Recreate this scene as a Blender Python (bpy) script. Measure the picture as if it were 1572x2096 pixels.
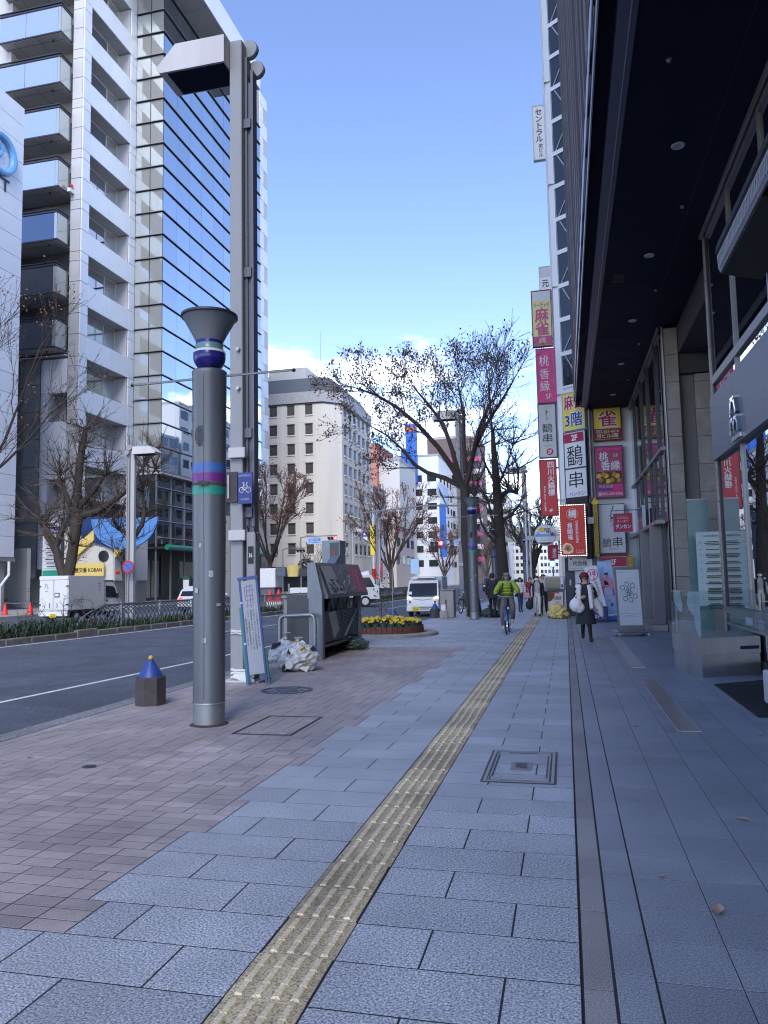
import bpy, math, random
import numpy as np
from mathutils import Vector, Matrix, noise
for o in list(bpy.data.objects): bpy.data.objects.remove(o, do_unlink=True)
scene = bpy.context.scene
COL = scene.collection
rad = math.radians
PI = math.pi
rng = random.Random(7)

# ------------------------------------------------------------------ camera
cd = bpy.data.cameras.new("camera"); cam = bpy.data.objects.new("camera", cd); COL.objects.link(cam)
cd.sensor_fit = 'AUTO'; cd.sensor_width = 36.0; cd.lens = 1550.0 / 2096.0 * 36.0
cd.clip_start = 0.05; cd.clip_end = 3000.0
Rm = Matrix(((0.97238294, 0.03968692, 0.22999212), (0.23257687, -0.08252728, -0.9690703), (-0.01947879, 0.99579827, -0.08947838)))
cam.matrix_world = Matrix.Translation((0, 0, 1.55)) @ Rm.to_4x4()
scene.camera = cam
# ------------------------------------------------------------------ sky and sun
SUN_EL, SUN_AZ = rad(42), rad(166)          # azimuth from +Y (along the street) towards +X
w = bpy.data.worlds.new("World"); scene.world = w; w.use_nodes = True
nt = w.node_tree; nt.nodes.clear()
def N(t, **k):
    n = nt.nodes.new(t)
    for a, b in k.items(): setattr(n, a, b)
    return n
L = nt.links.new
out = N('ShaderNodeOutputWorld'); bg = N('ShaderNodeBackground')
sky = N('ShaderNodeTexSky', sky_type='NISHITA', sun_disc=False, sun_elevation=SUN_EL, sun_rotation=SUN_AZ)
sky.air_density = 0.85; sky.dust_density = 0.3; sky.ozone_density = 2.3; sky.altitude = 600
geo = N('ShaderNodeTexCoord'); sep = N('ShaderNodeSeparateXYZ'); L(geo.outputs['Generated'], sep.inputs[0])
add = N('ShaderNodeMath', operation='ADD'); add.inputs[1].default_value = 0.12; L(sep.outputs['Z'], add.inputs[0])
mx = N('ShaderNodeMath', operation='MAXIMUM'); mx.inputs[1].default_value = 0.05; L(add.outputs[0], mx.inputs[0])
dv = N('ShaderNodeVectorMath', operation='DIVIDE'); L(geo.outputs['Generated'], dv.inputs[0])
cmb = N('ShaderNodeCombineXYZ')
for i in range(3): L(mx.outputs[0], cmb.inputs[i])
L(cmb.outputs[0], dv.inputs[1])
ofs = N('ShaderNodeVectorMath', operation='ADD'); ofs.inputs[1].default_value = (2.1, 0.65, 0); L(dv.outputs[0], ofs.inputs[0])
nz = N('ShaderNodeTexNoise'); nz.inputs['Scale'].default_value = 1.0; nz.inputs['Detail'].default_value = 9; nz.inputs['Roughness'].default_value = 0.58
L(ofs.outputs[0], nz.inputs['Vector'])
cov = N('ShaderNodeMapRange'); cov.inputs['From Min'].default_value = 0.05; cov.inputs['From Max'].default_value = 0.55
cov.inputs['To Min'].default_value = 0.06; cov.inputs['To Max'].default_value = -0.22; L(sep.outputs['Z'], cov.inputs['Value'])
ad2 = N('ShaderNodeMath', operation='ADD'); L(nz.outputs['Fac'], ad2.inputs[0]); L(cov.outputs[0], ad2.inputs[1])
rp = N('ShaderNodeMapRange', interpolation_type='SMOOTHSTEP'); rp.inputs['From Min'].default_value = 0.49; rp.inputs['From Max'].default_value = 0.66
L(ad2.outputs[0], rp.inputs['Value'])
sc = N('ShaderNodeVectorMath', operation='SCALE'); sc.inputs['Scale'].default_value = 1.0
tint = N('ShaderNodeMix', data_type='RGBA', blend_type='MULTIPLY'); tint.inputs[0].default_value = 1.0
tint.inputs['B'].default_value = (1.0, 0.945, 1.03, 1)
L(sky.outputs[0], tint.inputs['A'])
mixn = N('ShaderNodeMix', data_type='RGBA'); L(rp.outputs[0], mixn.inputs[0]); L(tint.outputs['Result'], mixn.inputs['A'])
mixn.inputs['B'].default_value = (11, 11.4, 12, 1)
L(mixn.outputs['Result'], bg.inputs['Color']); bg.inputs['Strength'].default_value = 0.1
L(bg.outputs[0], out.inputs[0])
sd = bpy.data.lights.new("sun", 'SUN'); sun = bpy.data.objects.new("sun", sd); COL.objects.link(sun)
sd.energy = 0.9; sd.angle = rad(32); sd.color = (1.0, 0.965, 0.92)
dirv = Vector((math.sin(SUN_AZ) * math.cos(SUN_EL), math.cos(SUN_AZ) * math.cos(SUN_EL), math.sin(SUN_EL)))
sun.rotation_euler = dirv.to_track_quat('Z', 'Y').to_euler(); sun.location = (30, 0, 60)
vs = scene.view_settings; vs.view_transform = 'Standard'; vs.look = 'None'; vs.gamma = 1.0; vs.use_curve_mapping = False
vs.exposure = 1.95
scene.cycles.max_bounces = 7; scene.cycles.glossy_bounces = 4; scene.cycles.transparent_max_bounces = 12
scene.cycles.transmission_bounces = 4; scene.cycles.caustics_reflective = False; scene.cycles.caustics_refractive = False
scene.cycles.filter_width = 1.15

# ------------------------------------------------------------------ materials
def newmat(name):
    m = bpy.data.materials.new(name); m.use_nodes = True
    t = m.node_tree; b = t.nodes['Principled BSDF']; return m, t, b
def c4(c): return (c[0], c[1], c[2], 1)
def M(name, col, rough=.55, metal=0., var=.12, scale=6., bump=0., pos=False, rnd=0., spec=.5, emit=None, streak=False, ior=None):
    m, t, b = newmat(name); n = t.nodes; l = t.links.new
    b.inputs['Roughness'].default_value = rough; b.inputs['Metallic'].default_value = metal
    b.inputs['Specular IOR Level'].default_value = spec
    if ior: b.inputs['IOR'].default_value = ior
    if pos:
        g = n.new('ShaderNodeNewGeometry'); vec = g.outputs['Position']
    else:
        g = n.new('ShaderNodeTexCoord'); vec = g.outputs['Object']
    if streak:
        mp = n.new('ShaderNodeMapping'); mp.inputs['Scale'].default_value = (1, 1, .12); l(vec, mp.inputs['Vector']); vec = mp.outputs[0]
    nz = n.new('ShaderNodeTexNoise'); nz.inputs['Scale'].default_value = scale; nz.inputs['Detail'].default_value = 6; nz.inputs['Roughness'].default_value = .62
    l(vec, nz.inputs['Vector'])
    mr = n.new('ShaderNodeMapRange'); mr.inputs['From Min'].default_value = .3; mr.inputs['From Max'].default_value = .7
    mr.inputs['To Min'].default_value = 1 - var; mr.inputs['To Max'].default_value = 1 + var * .6
    l(nz.outputs['Fac'], mr.inputs['Value']); fac = mr.outputs[0]
    if rnd:
        oi = n.new('ShaderNodeObjectInfo'); m2 = n.new('ShaderNodeMapRange'); m2.inputs['To Min'].default_value = 1 - rnd; m2.inputs['To Max'].default_value = 1 + rnd
        l(oi.outputs['Random'], m2.inputs['Value']); mu = n.new('ShaderNodeMath'); mu.operation = 'MULTIPLY'; l(fac, mu.inputs[0]); l(m2.outputs[0], mu.inputs[1]); fac = mu.outputs[0]
    sc = n.new('ShaderNodeVectorMath'); sc.operation = 'SCALE'; sc.inputs[0].default_value = col; l(fac, sc.inputs['Scale'])
    l(sc.outputs[0], b.inputs['Base Color'])
    if metal < .5:
        r2 = n.new('ShaderNodeMapRange'); r2.inputs['To Min'].default_value = max(.02, rough - .1); r2.inputs['To Max'].default_value = min(1, rough + .12)
        l(nz.outputs['Fac'], r2.inputs['Value']); l(r2.outputs[0], b.inputs['Roughness'])
    if bump:
        bp = n.new('ShaderNodeBump'); bp.inputs['Strength'].default_value = bump; bp.inputs['Distance'].default_value = .02
        l(nz.outputs['Fac'], bp.inputs['Height']); l(bp.outputs[0], b.inputs['Normal'])
    if emit:
        b.inputs['Emission Color'].default_value = c4(emit[0]); b.inputs['Emission Strength'].default_value = emit[1]
    return m
def granite(name, cols, scale=190., rough=.6, rnd=.08, bump=.25, big=.12):
    m, t, b = newmat(name); n = t.nodes; l = t.links.new
    g = n.new('ShaderNodeNewGeometry')
    v = n.new('ShaderNodeTexNoise'); v.inputs['Scale'].default_value = scale; v.inputs['Detail'].default_value = 2.5; v.inputs['Roughness'].default_value = .75
    l(g.outputs['Position'], v.inputs['Vector'])
    cr = n.new('ShaderNodeValToRGB'); e = cr.color_ramp.elements
    e[0].position = .36; e[0].color = c4(cols[0]); e[1].position = .66; e[1].color = c4(cols[2])
    k = cr.color_ramp.elements.new(.49); k.color = c4(cols[1]); l(v.outputs['Fac'], cr.inputs[0])
    bgn = n.new('ShaderNodeTexNoise'); bgn.inputs['Scale'].default_value = 1.3; bgn.inputs['Detail'].default_value = 6; bgn.inputs['Roughness'].default_value = .65; l(g.outputs['Position'], bgn.inputs['Vector'])
    mr = n.new('ShaderNodeMapRange'); mr.inputs['From Min'].default_value = .3; mr.inputs['From Max'].default_value = .7; mr.inputs['To Min'].default_value = 1 - big; mr.inputs['To Max'].default_value = 1 + big
    l(bgn.outputs['Fac'], mr.inputs['Value'])
    oi = n.new('ShaderNodeObjectInfo'); m2 = n.new('ShaderNodeMapRange'); m2.inputs['To Min'].default_value = 1 - rnd; m2.inputs['To Max'].default_value = 1 + rnd
    l(oi.outputs['Random'], m2.inputs['Value'])
    mu = n.new('ShaderNodeMath'); mu.operation = 'MULTIPLY'; l(mr.outputs[0], mu.inputs[0]); l(m2.outputs[0], mu.inputs[1])
    vo = n.new('ShaderNodeTexVoronoi'); vo.inputs['Scale'].default_value = 2.6; l(g.outputs['Position'], vo.inputs['Vector'])
    sp = n.new('ShaderNodeSeparateColor'); l(vo.outputs['Color'], sp.inputs[0])
    th = n.new('ShaderNodeMath'); th.operation = 'MULTIPLY'; th.inputs[1].default_value = .055; l(sp.outputs[0], th.inputs[0])
    lt = n.new('ShaderNodeMapRange'); lt.inputs['From Min'].default_value = -.012; lt.inputs['From Max'].default_value = .006; lt.inputs['To Min'].default_value = .72; lt.inputs['To Max'].default_value = 1.0
    sb = n.new('ShaderNodeMath'); sb.operation = 'SUBTRACT'; l(vo.outputs['Distance'], sb.inputs[0]); l(th.outputs[0], sb.inputs[1]); l(sb.outputs[0], lt.inputs['Value'])
    st = n.new('ShaderNodeTexNoise'); st.inputs['Scale'].default_value = .55; st.inputs['Detail'].default_value = 8; st.inputs['Roughness'].default_value = .72; st.inputs['Distortion'].default_value = .6; l(g.outputs['Position'], st.inputs['Vector'])
    sm = n.new('ShaderNodeMapRange'); sm.inputs['From Min'].default_value = .42; sm.inputs['From Max'].default_value = .62; sm.inputs['To Min'].default_value = 1 - big * 1.2; sm.inputs['To Max'].default_value = 1.04; l(st.outputs['Fac'], sm.inputs['Value'])
    m3 = n.new('ShaderNodeMath'); m3.operation = 'MULTIPLY'; l(mu.outputs[0], m3.inputs[0]); l(lt.outputs[0], m3.inputs[1]); m4 = n.new('ShaderNodeMath'); m4.operation = 'MULTIPLY'; l(m3.outputs[0], m4.inputs[0]); l(sm.outputs[0], m4.inputs[1]); mu = m4
    sc = n.new('ShaderNodeVectorMath'); sc.operation = 'SCALE'; l(cr.outputs[0], sc.inputs[0]); l(mu.outputs[0], sc.inputs['Scale'])
    l(sc.outputs[0], b.inputs['Base Color'])
    rr = n.new('ShaderNodeMapRange'); rr.inputs['To Min'].default_value = rough - .12; rr.inputs['To Max'].default_value = rough + .15; l(bgn.outputs['Fac'], rr.inputs['Value']); l(rr.outputs[0], b.inputs['Roughness'])
    bp = n.new('ShaderNodeBump'); bp.inputs['Strength'].default_value = bump; bp.inputs['Distance'].default_value = .004; l(v.outputs['Fac'], bp.inputs['Height']); l(bp.outputs[0], b.inputs['Normal'])
    return m
def glassmat(name, tint, refl=.35, rough=.02):
    # clear pane: fresnel-weighted mirror over a tinted transparent body
    m, t, b = newmat(name); n = t.nodes; l = t.links.new; n.remove(b)
    o = n['Material Output']; tr = n.new('ShaderNodeBsdfTransparent'); tr.inputs[0].default_value = c4(tint)
    gl = n.new('ShaderNodeBsdfGlossy'); gl.inputs['Roughness'].default_value = rough; gl.inputs[0].default_value = (.95, .97, 1, 1)
    lw = n.new('ShaderNodeLayerWeight'); lw.inputs[0].default_value = refl; mi = n.new('ShaderNodeMixShader')
    l(lw.outputs['Facing'], mi.inputs[0]); l(tr.outputs[0], mi.inputs[1]); l(gl.outputs[0], mi.inputs[2]); l(mi.outputs[0], o.inputs[0])
    return m
def mirrorglass(name, col, base, refl=.5, rough=.015, wob=.0, mxr=1.0):
    # coated facade glass: dark body with a strong coloured reflection and slight pane distortion
    m, t, b = newmat(name); n = t.nodes; l = t.links.new; n.remove(b)
    o = n['Material Output']; df = n.new('ShaderNodeBsdfDiffuse'); df.inputs[0].default_value = c4(base)
    gl = n.new('ShaderNodeBsdfGlossy'); gl.inputs['Roughness'].default_value = rough
    oi = n.new('ShaderNodeObjectInfo'); m2 = n.new('ShaderNodeMapRange'); m2.inputs['To Min'].default_value = .9; m2.inputs['To Max'].default_value = 1.05; l(oi.outputs['Random'], m2.inputs['Value'])
    sc = n.new('ShaderNodeVectorMath'); sc.operation = 'SCALE'; sc.inputs[0].default_value = col; l(m2.outputs[0], sc.inputs['Scale']); l(sc.outputs[0], gl.inputs[0])
    lw = n.new('ShaderNodeLayerWeight'); lw.inputs[0].default_value = .35
    mr = n.new('ShaderNodeMapRange'); mr.inputs['To Min'].default_value = refl; mr.inputs['To Max'].default_value = mxr; l(lw.outputs['Facing'], mr.inputs['Value'])
    mi = n.new('ShaderNodeMixShader'); l(mr.outputs[0], mi.inputs[0]); l(df.outputs[0], mi.inputs[1]); l(gl.outputs[0], mi.inputs[2]); l(mi.outputs[0], o.inputs[0])
    if wob:
        g = n.new('ShaderNodeNewGeometry'); nz = n.new('ShaderNodeTexNoise'); nz.inputs['Scale'].default_value = .6; nz.inputs['Detail'].default_value = 1; l(g.outputs['Position'], nz.inputs['Vector'])
        bp = n.new('ShaderNodeBump'); bp.inputs['Strength'].default_value = wob; bp.inputs['Distance'].default_value = .05; l(nz.outputs['Fac'], bp.inputs['Height']); l(bp.outputs[0], gl.inputs['Normal'])
    return m

MT = {}
def mk(k, *a, **kw): MT[k] = M(k, *a, **kw)
MT['granite_grey'] = granite('granite_grey', [(.08, .095, .13), (.33, .358, .41), (.70, .72, .76)], 95, .55, .12)
MT['granite_dark'] = granite('granite_dark', [(.09, .108, .14), (.215, .238, .28), (.40, .425, .47)], 130, .42, .09, .15)
MT['granite_brown'] = granite('granite_brown', [(.11, .108, .112), (.25, .245, .25), (.40, .39, .395)], 170, .7, .12)
MT['brick_paver'] = granite('brick_paver', [(.20, .165, .17), (.37, .318, .325), (.53, .475, .475)], 140, .62, .15, .2, .2)
MT['gutter_conc'] = granite('gutter_conc', [(.05, .053, .06), (.17, .175, .19), (.40, .40, .41)], 42, .8, .1, .5)
MT['asphalt'] = granite('asphalt', [(.028, .032, .05), (.072, .082, .115), (.165, .18, .22)], 48, .78, 0, .5, .22)
MT['tactile'] = granite('tactile', [(.14, .115, .08), (.54, .45, .285), (.69, .59, .41)], 90, .7, .16, .4, .35)
MT['tactile_bar'] = granite('tactile_bar', [(.42, .35, .23), (.68, .565, .375), (.80, .69, .49)], 90, .6, .12, .3, .2)
MT['stone_beige'] = granite('stone_beige', [(.22, .19, .165), (.36, .32, .28), (.46, .42, .375)], 60, .5, .09, .1, .18)
mk('joint', (.014, .016, .023), .9, pos=True); mk('soil', (.05, .04, .03), .95, pos=True, bump=.5, scale=20)
mk('white_line', (.62, .63, .64), .7, var=.3, scale=14, pos=True)
mk('conc', (.30, .295, .28), .85, var=.3, scale=3, bump=.3, pos=True); mk('kerb_conc', (.17, .17, .16), .85, var=.4, scale=4, bump=.3, pos=True, rnd=.15)
mk('white_panel', (.70, .725, .76), .38, var=.05, scale=.7, rnd=.035); mk('white_shade_grey', (.46, .46, .47), .4, var=.08, scale=.8, rnd=.04)  # second white is greyer: shade of the tower's camera-facing sides put into it
mk('grey_soffit', (.44, .44, .445), .6, var=.08, rnd=.06); mk('white_paint', (.78, .78, .77), .4, var=.06, scale=3)
mk('car_white', (.64, .645, .65), .22, var=.06, scale=2, spec=.5); mk('offwhite', (.66, .65, .62), .5, var=.08)
mk('black', (.012, .012, .014), .45); mk('rubber', (.02, .02, .022), .85); mk('dark_metal', (.05, .055, .07), .42, metal=.5)
mk('steel', (.56, .565, .58), .36, metal=1., var=.15, scale=4, streak=True); mk('steel_mirror', (.55, .56, .58), .09, metal=1., var=.06)
mk('funnel_grey', (.17, .185, .205), .5, var=.15, scale=3, streak=True); mk('pylon_metal', (.15, .163, .185), .38, metal=.5, var=.22, scale=3, streak=True); mk('galv', (.30, .315, .325), .45, metal=.8, var=.12)
mk('lamp_grey', (.28, .285, .30), .5, var=.1, scale=2, streak=True); mk('lamp_dark', (.115, .125, .16), .5, var=.1, scale=2, streak=True)
mk('lamp_mid', (.40, .41, .425), .5, var=.1, scale=2, streak=True); mk('sticker', (.40, .41, .42), .7, var=.4, scale=60); mk('lamp_pale', (.55, .53, .53), .45, var=.12, scale=2, streak=True)
mk('blue_band', (.05, .13, .40), .4, var=.15); mk('purple_band', (.15, .02, .21), .4, var=.2); mk('green_band', (.02, .26, .20), .4, var=.15); mk('navy', (.014, .012, .16), .22, var=.1)
mk('blue_paint', (.025, .06, .25), .4, var=.25, scale=12); mk('gold', (.55, .36, .06), .35, var=.2); mk('bollard_brown', (.055, .047, .048), .65, var=.35, scale=9, bump=.2)
mk('bark', (.052, .040, .034), .9, var=.55, scale=14, bump=.8, pos=True); mk('bark_pale', (.105, .085, .072), .9, var=.5, scale=12, bump=.8, pos=True); mk('moss_bark', (.10, .115, .035), .95, var=.5, scale=8, bump=.6, pos=True)
mk('twig', (.085, .063, .055), .9, var=.4, scale=8, pos=True); mk('twig_red', (.13, .075, .06), .9, var=.4, scale=8, pos=True)
mk('leaf_brown', (.14, .085, .055), .8, var=.6, scale=3, pos=True); mk('leaf_red', (.21, .105, .075), .8, var=.5, scale=3, pos=True); mk('leaf_green', (.035, .062, .03), .55, var=.6, scale=5, pos=True); mk('leaf_dark', (.02, .04, .022), .6, var=.5, scale=4, pos=True)
mk('petal', (.72, .50, .03), .6, var=.25, scale=20, pos=True); mk('terracotta', (.16, .06, .045), .8, var=.3); mk('pot_green', (.03, .09, .06), .5)
mk('hotel_front', (.68, .63, .55), .75, var=.1, scale=.6, pos=True, streak=True); mk('hotel_trim', (.74, .72, .68), .6, var=.08); mk('slate', (.10, .11, .125), .6, var=.15, scale=2); mk('cornice', (.40, .40, .40), .7, var=.15, scale=3)
mk('curtain_int', (.17, .145, .125), .35, var=.3, scale=3, spec=.7); mk('win_frame', (.06, .05, .045), .5)
mk('marble', (.20, .205, .205), .35, var=.35, scale=1.2, rnd=.15)
mk('salmon', (.52, .23, .17), .7, var=.1, pos=True, scale=.3); mk('lilac_wall', (.64, .64, .69), .6, var=.06); mk('pinkish', (.58, .50, .47), .7, var=.08); mk('pale_wall', (.60, .59, .57), .7, var=.08, rnd=.1); mk('mid_wall', (.38, .38, .38), .7, var=.1, rnd=.1); mk('brown_wall', (.14, .10, .095), .7, var=.15)
mk('blue_sign', (.03, .13, .50), .4, var=.1); mk('sky_sign', (.32, .48, .75), .4); mk('yellow_sign', (.75, .50, .03), .4, var=.15); mk('yellow_bright', (.80, .62, .05), .4, var=.1)
mk('koban_yellow', (.72, .55, .18), .45, var=.06); mk('koban_blue', (.10, .26, .62), .4, var=.08); mk('koban_navy', (.02, .055, .18), .4, var=.1); mk('koban_wall', (.56, .55, .53), .55, var=.08, rnd=.05)
mk('red', (.50, .012, .02), .4, var=.08); mk('red_bright', (.55, .018, .012), .4, var=.06); mk('crimson', (.38, .008, .055), .4, var=.08); mk('maroon', (.17, .008, .025), .45, var=.1); mk('magenta', (.62, .025, .20), .4, var=.06); mk('pink', (.72, .28, .42), .4); mk('dull_pink', (.42, .06, .17), .45, var=.08)
mk('sign_white', (.70, .71, .72), .42, var=.04); mk('sign_grey', (.50, .52, .54), .45, var=.06); mk('sign_black', (.008, .008, .01), .5); mk('sign_navy', (.015, .03, .20), .4); mk('cream', (.70, .62, .42), .5); mk('faded_yellow', (.62, .55, .26), .5, var=.15); mk('orange', (.78, .16, .02), .45); mk('sign_green', (.02, .30, .20), .4); mk('copin_blue', (.05, .05, .36), .4); mk('sky_blue', (.16, .38, .70), .4); mk('food', (.48, .24, .05), .5, var=.5, scale=14); mk('food_dark', (.10, .04, .02), .6, var=.4)
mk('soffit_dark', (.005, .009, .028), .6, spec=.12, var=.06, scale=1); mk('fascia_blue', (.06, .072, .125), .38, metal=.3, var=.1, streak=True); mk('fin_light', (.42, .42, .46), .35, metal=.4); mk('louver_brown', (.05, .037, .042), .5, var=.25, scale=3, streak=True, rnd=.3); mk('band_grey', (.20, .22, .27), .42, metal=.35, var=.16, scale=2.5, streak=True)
mk('frame_grey', (.30, .29, .29), .4, metal=.5, var=.1); mk('frame_dark', (.045, .045, .05), .4, metal=.4); mk('column_taupe', (.20, .19, .19), .5, var=.08); mk('teal_panel', (.10, .20, .20), .3, var=.12, spec=.7); mk('pale_teal', (.46, .56, .54), .4, var=.04); mk('recess_dark', (.05, .046, .05), .6, var=.2)
mk('mat_black', (.012, .015, .022), .95, bump=.8, scale=120, pos=True); mk('plate_steel', (.50, .50, .52), .3, metal=.85, var=.12, scale=3)
mk('canopy_green', (.01, .20, .13), .4, var=.1); mk('lobby_dark', (.03, .033, .04), .4); mk('cone_red', (.75, .03, .04), .5)
mk('box_beige', (.29, .262, .245), .5, var=.08, scale=3, streak=True); mk('kiosk_metal', (.20, .225, .255), .42, metal=.5, var=.12); mk('kiosk_dark', (.05, .055, .065), .35, var=.2); mk('mesh_dark', (.055, .055, .062), .6, var=.3, scale=30); mk('map_grey', (.34, .37, .39), .3, var=.25, scale=4); mk('map_blue', (.07, .095, .15), .3, var=.5, scale=9); mk('map_red', (.34, .03, .10), .3, var=.15)
mk('skin', (.50, .31, .22), .5, var=.05); mk('hair_black', (.012, .010, .010), .5); mk('hair_grey', (.22, .20, .19), .6, var=.3, scale=30); mk('coat_navy', (.014, .017, .030), .75, bump=.3, scale=20); mk('coat_black', (.012, .012, .014), .75, bump=.3, scale=18); mk('lime', (.25, .36, .02), .55, bump=.35, scale=12, var=.15); mk('grey_hood', (.33, .33, .35), .9, var=.2, scale=30); mk('trouser_grey', (.13, .125, .12), .85, bump=.3, scale=14); mk('trouser_cream', (.62, .58, .53), .8, bump=.2); mk('denim', (.03, .055, .13), .8, var=.25, scale=20); mk('puffer_white', (.74, .71, .70), .6, bump=.3, scale=9); mk('skirt_dark', (.025, .025, .030), .85, bump=.3, scale=10); mk('hat_red', (.20, .012, .03), .95, bump=.6, scale=60); mk('bag_white', (.74, .74, .75), .55, bump=.5, scale=10); mk('shoe_black', (.012, .012, .012), .6); mk('shoe_grey', (.45, .44, .42), .7); mk('mask_white', (.8, .8, .8), .8); mk('bag_pink', (.60, .30, .32), .7); mk('sweater', (.42, .41, .40), .9, bump=.4, scale=40); mk('coat_red', (.32, .015, .03), .7)
mk('bike_blue', (.03, .08, .22), .35); mk('chrome', (.6, .6, .62), .15, metal=1.)
mk('headlight', (.75, .75, .72), .12, spec=.8); mk('lit_lamp', (.9, .6, .25), .3, emit=((1., .62, .22), 5.)); mk('tail_red', (.55, .01, .01), .25, emit=((1., .05, .03), 1.2)); mk('signal_red', (.8, .02, .02), .3, emit=((1., .03, .03), 6.)); mk('signal_green', (.1, .8, .5), .3, emit=((.1, 1., .6), 5.)); mk('bulb', (1., .95, .85), .4, emit=((1., .93, .8), 1.1)); mk('plate_yellow', (.75, .52, .03), .45); mk('screen', (.02, .028, .03), .12, spec=.7)
mk('car_glass', (.016, .022, .032), .06, spec=.35); mk('trash_yellow', (.62, .50, .16), .4, var=.35, scale=9, bump=.4); mk('trash_white', (.55, .57, .59), .28, var=.55, scale=11, bump=.6); mk('trash_dark', (.05, .08, .06), .35, var=.5, scale=10, bump=.5); mk('cloth_white', (.66, .65, .63), .8, var=.1, bump=.3, scale=10); mk('purple_ink', (.22, .09, .26), .6); mk('board_grey', (.33, .35, .39), .5, var=.08, scale=4); mk('leaf_fallen', (.38, .27, .20), .7, var=.3, scale=30)
mk('downlight', (.60, .60, .62), .35); mk('vending', (.55, .03, .04), .4); mk('overpass', (.20, .235, .22), .6, var=.1)
mk('awning_edge', (.21, .21, .25), .5, var=.2, scale=8)
MT['glass_clear'] = glassmat('glass_clear', (.90, .94, .94), .08)
MT['plastic_clear'] = glassmat('plastic_clear', (.86, .88, .90), .3, .12)
MT['glass_frost'] = M('glass_frost', (.50, .57, .60), .3, var=.25, scale=1.5, spec=.7)
MT['curtain_glass'] = mirrorglass('curtain_glass', (.84, .90, .97), (.05, .07, .09), .62, .012, .05)
MT['bay_glass'] = mirrorglass('bay_glass', (.72, .80, .80), (.36, .37, .35), .25, .03, .05)
MT['balcony_glass'] = mirrorglass('balcony_glass', (.85, .88, .90), (.30, .32, .33), .45, .06, .1)
MT['balcony_dark'] = mirrorglass('balcony_dark', (.35, .42, .55), (.03, .04, .06), .25, .05)
MT['store_glass'] = mirrorglass('store_glass', (.86, .90, .95), (.010, .013, .018), .28, .008, .015)
MT['lobby_glass'] = mirrorglass('lobby_glass', (.40, .44, .46), (.03, .034, .04), .15, .02, .1)
MT['dark_pane'] = mirrorglass('dark_pane', (.34, .38, .43), (.03, .034, .04), .10, .03, .1, .4)

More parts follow.
